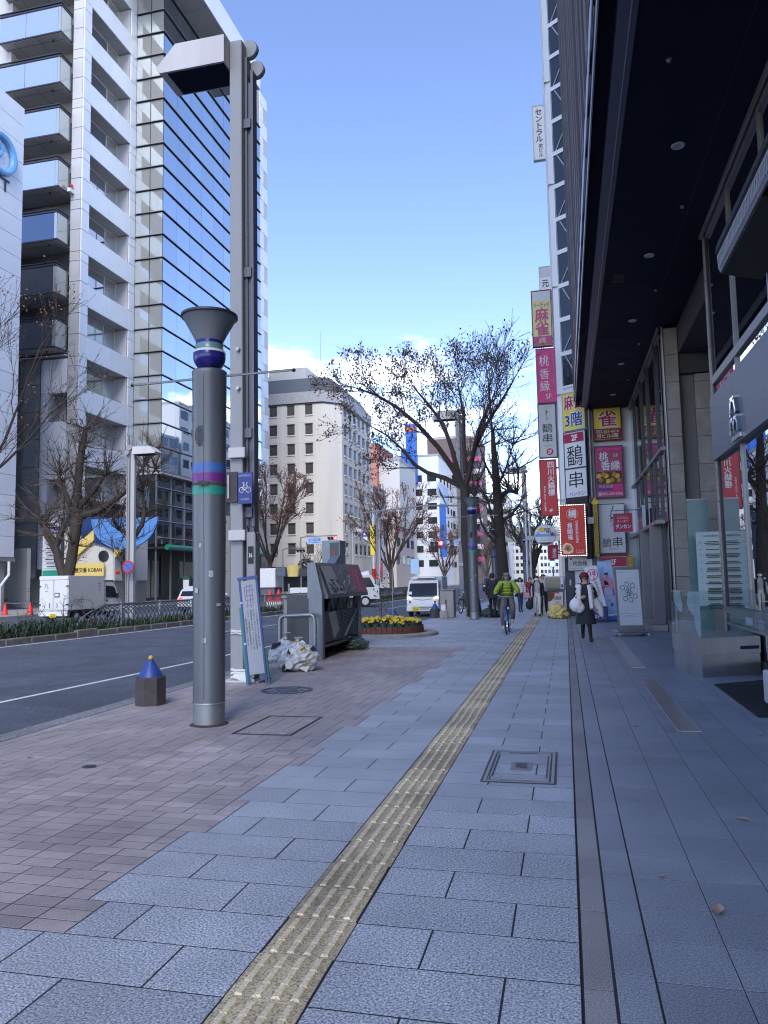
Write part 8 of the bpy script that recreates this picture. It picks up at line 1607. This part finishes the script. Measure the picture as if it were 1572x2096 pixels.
    q('nose', mats['skin'], lambda b: b.prism([(-.012 * k + H.x, H.z - .028 * k), (.012 * k + H.x, H.z - .028 * k), (H.x, H.z + .012 * k)], 'y', H.y - .103 * k, H.y - .07 * k), False); q('mouth', 'dull_pink', lambda b: b.ball(H + Vector((0, -.076 * k, -.05 * k)), (.022 * k, .008 * k, .005 * k), 8))
    return t, H, k, q
def hair(q, H, k, mt, long=0, back=.0):
    q('hair', mt, lambda b: b.lathe([(.0, .108 * k), (.05 * k, .102 * k), (.086 * k, .07 * k), (.101 * k, .02 * k), (.099 * k, -.03 * k), (.085 * k, -.07 * k)], H + Vector((0, .014 * k, 0)), 16, ang=(-.35, PI + .35)))
    q('fringe', mt, lambda b: b.lathe([(.0, .110 * k), (.05 * k, .104 * k), (.088 * k, .074 * k), (.096 * k, .045 * k)], H + Vector((0, .008 * k, 0)), 16))
    if long: q('long_hair', mt, lambda b: b.lathe([(.1 * k, .03 * k), (.108 * k, -.08 * k), (.115 * k, -.08 * k - long), (.06 * k, -.10 * k - long)], H + Vector((0, .02 * k, 0)), 16, ang=(-.75, PI + .75)))
# woman in burgundy hat
t, H, k, q = person('woman in burgundy knit hat and sunglasses walking with a white bag', (.42, 18.6, 0), rad(-2), dict(elL=(.27, .06, 1.12), wrL=(.29, -.02, .90), paL=(.29, -.05, .83), elR=(-.25, .04, 1.10), wrR=(-.10, -.20, 1.08), paR=(-.05, -.23, 1.10), knL=(.075, -.12, .52), anL=(.10, -.10, .10), toL=(.115, -.25, .04), knR=(-.07, -.02, .52), anR=(-.085, .20, .20), toR=(-.09, .10, .09), hiL=(.07, 0, .90), hiR=(-.07, 0, .90)), dict(skin='skin', top='coat_black', legs='coat_black', shoes='shoe_black', hand='skin', radii=dict(toL=.05, toR=.05)), 1.62)
hair(q, H, k, 'hair_black', .22)
q('knit_hat', 'hat_red', lambda b: b.lathe([(.0, .128), (.06, .120), (.098, .075), (.112, .03), (.112, .012), (.104, .008)], H + Vector((0, .005, 0)), 20)); q('hat_brim', 'hat_red', lambda b: b.lathe([(.112, .0), (.119, .01), (.119, .042), (.11, .048)], H + Vector((0, .004, .002)), 20))
q('sunglasses', 'sign_black', lambda b: (b.lathe([(0, -.006), (.029, -.006), (.03, .004)], H + Vector((-.036, -.094, .004)), 14, axis='y'), b.lathe([(0, -.006), (.029, -.006), (.03, .004)], H + Vector((.036, -.094, .004)), 14, axis='y'), b.bar(H + Vector((-.09, -.06, .012)), H + Vector((.09, -.06, .012)), .008)))
q('skirt', 'skirt_dark', lambda b: b.lathe([(.145, .98), (.175, .80), (.21, .62), (.235, .46), (.24, .43), (.22, .45), (.1, .6)], (0, .02, 0), 22)); q('dress_front', 'coat_navy', lambda b: b.lathe([(.06, 1.38), (.125, 1.30), (.15, 1.12), (.155, .95)], (0, .012, 0), 18))
for s in (-1, 1):
    zs = [1.36, 1.25, 1.13, 1.01, .89, .77]
    def side(b):
        prof = []
        for z0, z1 in zip(zs, zs[1:]):
            for f in (.02, .3, .5, .7, .98): z = z0 + (z1 - z0) * f; prof.append((.155 + .03 * (1.36 - z) + .026 * math.sin(PI * f), z))
        b.lathe(prof, (s * .035, .015, 0), 14, ang=((-PI / 2 + .42, PI / 2 + .1) if s > 0 else (PI / 2 - .1, 1.5 * PI - .42)))
        b.tube([(s * .10, -.145, 1.34), (s * .125, -.165, 1.2), (s * .135, -.18, 1.0), (s * .15, -.19, .80)], [.045, .05, .05, .045], 8)
    q('vest_panel', 'puffer_white', side)
q('vest_collar', 'puffer_white', lambda b: b.lathe([(.075, 1.38), (.125, 1.39), (.135, 1.44), (.10, 1.47)], (0, .02, 0), 16, ang=(-.9, PI + .9)))
q('coat_tail', 'puffer_white', lambda b: b.tube([(.2, .0, 1.0), (.27, .02, .88), (.33, .03, .74), (.37, .04, .62)], [.10, .105, .095, .05], 10))
wb_ = thing('shoulder_bag', 'big white padded bag hugged at the walking woman\'s side', 'bag', (.24, 18.42, .72)); b = MB(); b.ball((-.03, -.03, .16), (.155, .12, .165), 14); b.ball((.05, -.02, .1), (.12, .10, .13), 12); b.make('bag_body', 'bag_white', wb_, True); b = MB(); b.tube([(-.08, -.02, .3), (.0, -.04, .42), (.08, 0, .32)], .014, 6); b.make('strap', 'bag_white', wb_, True)
# cyclist
bk = bicycle('dark blue bicycle ridden by the man in the lime jacket', (-1.63, 21.6, 0), rad(-90), 'bike_blue', False, 1, 0)
t, H, k, q = person('grey haired cyclist in lime green padded jacket facing the camera', (-1.63, 21.85, 0), rad(0), dict(pel=(0, .06, 1.0), spn=(0, .02, 1.14), che=(0, -.06, 1.30), nek=(0, -.1, 1.44), hdb=(0, -.12, 1.51), hdm=(0, -.14, 1.585), hdt=(0, -.12, 1.65), shL=(.185, -.06, 1.38), elL=(.31, -.16, 1.16), wrL=(.29, -.42, 1.07), paL=(.28, -.49, 1.06), shR=(-.185, -.06, 1.38), elR=(-.31, -.16, 1.16), wrR=(-.29, -.42, 1.07), paR=(-.28, -.49, 1.06), hiL=(.09, .03, .98), knL=(.16, -.28, .70), anL=(.13, -.08, .36), toL=(.13, -.22, .31), hiR=(-.09, .03, .98), knR=(-.15, -.22, .56), anR=(-.13, -.12, .17), toR=(-.13, -.26, .12)), dict(skin='skin', top='lime', legs='trouser_grey', shoes='shoe_grey', hand='coat_navy', radii=dict(elL=.068, elR=.068, shL=.088, shR=.088, wrL=.045, wrR=.045, knL=.08, knR=.08, anL=.06, anR=.06)), 1.68, True, 1.22)
hair(q, H, k, 'hair_grey'); q('hood', 'grey_hood', lambda b: b.lathe([(.085, -.10), (.125, -.07), (.135, -.02), (.12, .03), (.1, .0), (.09, -.08)], H + Vector((0, .04, -.02)), 18, ang=(-.55, PI + .55)))
q('glasses', 'sign_black', lambda b: (b.lathe([(.02, -.004), (.026, -.004), (.026, .002)], H + Vector((-.034, -.094, .01)), 12, axis='y'), b.lathe([(.02, -.004), (.026, -.004), (.026, .002)], H + Vector((.034, -.094, .01)), 12, axis='y'), b.bar(H + Vector((-.085, -.07, .014)), H + Vector((.085, -.07, .014)), .006))); q('beard', 'hair_grey', lambda b: b.ball(H + Vector((0, -.055, -.065)), (.058, .04, .035), 10))
for s in (-1, 1): q('strap', 'coat_black', lambda b: b.tube([(s * .10, -.11, 1.43), (s * .125, -.215, 1.32), (s * .14, -.19, 1.14)], .018, 6))
for z in (1.12, 1.2, 1.28): q('quilt_roll', 'lime', lambda b: b.lathe([(.165, z - .035), (.185, z), (.165, z + .035)], (0, -.03, 0), 20))
def walk(ph): # ph +1: left leg forward
    f = ph; return dict(knL=(.08, -.10 * f - .03, .51), anL=(.085, -.20 * f + .04, .10 + (.06 if f < 0 else 0)), toL=(.09, -.20 * f - .1, .045), knR=(-.08, .10 * f - .03, .51), anR=(-.085, .20 * f + .04, .10 + (.06 if f > 0 else 0)), toR=(-.09, .20 * f - .1, .045), elL=(.215, .10 * f + .02, 1.1), wrL=(.22, .14 * f - .04, .87), paL=(.22, .15 * f - .07, .8), elR=(-.215, -.10 * f + .02, 1.1), wrR=(-.22, -.14 * f - .06, .87), paR=(-.22, -.15 * f - .09, .8))
t, H, k, q = person('man in dark navy coat and trousers walking away', (-2.78, 29.6, 0), PI, walk(.6), dict(skin='skin', top='coat_navy', legs='coat_black', shoes='shoe_black', hand='skin', radii=dict(pel=.15)), 1.74, True, 1.15); hair(q, H, k, 'hair_black')
q('coat_skirt', 'coat_navy', lambda b: b.lathe([(.17, 1.15), (.185, .95), (.20, .78), (.15, .80)], (0, 0.01, 0), 18))
t, H, k, q = person('person in white puffer coat and jeans, looking aside', (-1.98, 34, 0), rad(25), walk(-.4), dict(skin='skin', top='puffer_white', legs='denim', shoes='shoe_black', hand='skin', radii=dict(elL=.065, elR=.065, shL=.085, shR=.085)), 1.55, False, 1.3); hair(q, H, k, 'hair_black', .05)
for z in (.92, 1.0, 1.08, 1.16, 1.24): q('quilt_roll', 'puffer_white', lambda b: b.lathe([(.165, z - .04), (.19, z), (.165, z + .04)], (0, .01, 0), 18))
hb = thing('handbag', 'pink handbag carried by the person in the white puffer', 'bag', (-1.68, 33.9, .62)); b = MB(); b.bbox(-.14, .14, -.06, .06, 0, .26, .04); b.make('bag_body', 'bag_pink', hb); b = MB(); b.tube([(-.08, 0, .25), (-.06, 0, .38), (.06, 0, .38), (.08, 0, .25)], .012, 5); b.make('strap', 'bag_pink', hb)
t, H, k, q = person('masked person in open navy jacket and cream trousers', (-1.12, 30.4, 0), rad(4), walk(.5), dict(skin='skin', top='sweater', legs='trouser_cream', shoes='shoe_black', hand='skin'), 1.6, False, 1.05); hair(q, H, k, 'hair_black', .08)
q('face_mask', 'mask_white', lambda b: b.lathe([(.088, -.075), (.098, -.05), (.096, -.012), (.088, -.005)], H + Vector((0, 0, 0)), 14, ang=(PI + .5, 2 * PI - .5)))
for s in (-1, 1): q('jacket_side', 'coat_navy', lambda b: b.lathe([(.10, 1.36), (.17, 1.28), (.185, 1.05), (.20, .80), (.185, .79)], (s * .02, .01, 0), 16, ang=((-PI / 2 + .55, PI / 2 + .02) if s > 0 else (PI / 2 - .02, PI * 1.5 - .55)))); q('sleeve', 'coat_navy', lambda b: b.tube([(s * .17, 0, 1.31), (s * .225, .03, 1.06), (s * .235, -.04, .84)], [.08, .072, .06], 10))
hb = thing('shopping_bag', 'black bag hanging from the masked person\'s hand', 'bag', (-1.42, 30.25, .28)); b = MB(); b.ball((0, 0, .19), (.15, .1, .19), 12); b.make('bag_body', 'coat_black', hb, True); b = MB(); b.tube([(-.06, 0, .33), (0, 0, .5), (.06, 0, .33)], .012, 5); b.make('strap', 'coat_black', hb)
t, H, k, q = person('person in grey coat partly hidden behind the masked walker', (-.92, 32.2, 0), rad(0), walk(-.5), dict(skin='skin', top='sweater', legs='coat_black', shoes='shoe_black', hand='skin'), 1.66, False, 1.15); hair(q, H, k, 'hair_black')
t, H, k, q = person('person in red coat walking behind the white puffer', (-1.72, 38, 0), rad(0), walk(.4), dict(skin='skin', top='coat_red', legs='coat_black', shoes='shoe_black', hand='skin'), 1.55, False, 1.2); hair(q, H, k, 'hair_black')
t, H, k, q = person('distant person in pale jacket far along the pavement', (-2.2, 52, 0), rad(0), walk(-.4), dict(skin='skin', top='sign_grey', legs='denim', shoes='shoe_black', hand='skin'), 1.66, False, 1.1); hair(q, H, k, 'hair_black')
t, H, k, q = person('distant person in dark coat on the far side pavement', (-14.8, 75, -.1), rad(60), walk(.4), dict(skin='skin', top='coat_black', legs='coat_black', shoes='shoe_black', hand='skin'), 1.7, False, 1.1); hair(q, H, k, 'hair_black')
t, H, k, q = person('distant person in white top on the far side pavement', (-14.2, 74, -.1), rad(-60), walk(-.4), dict(skin='skin', top='sign_white', legs='coat_black', shoes='shoe_black', hand='skin'), 1.66, False, 1.1); hair(q, H, k, 'hair_black')
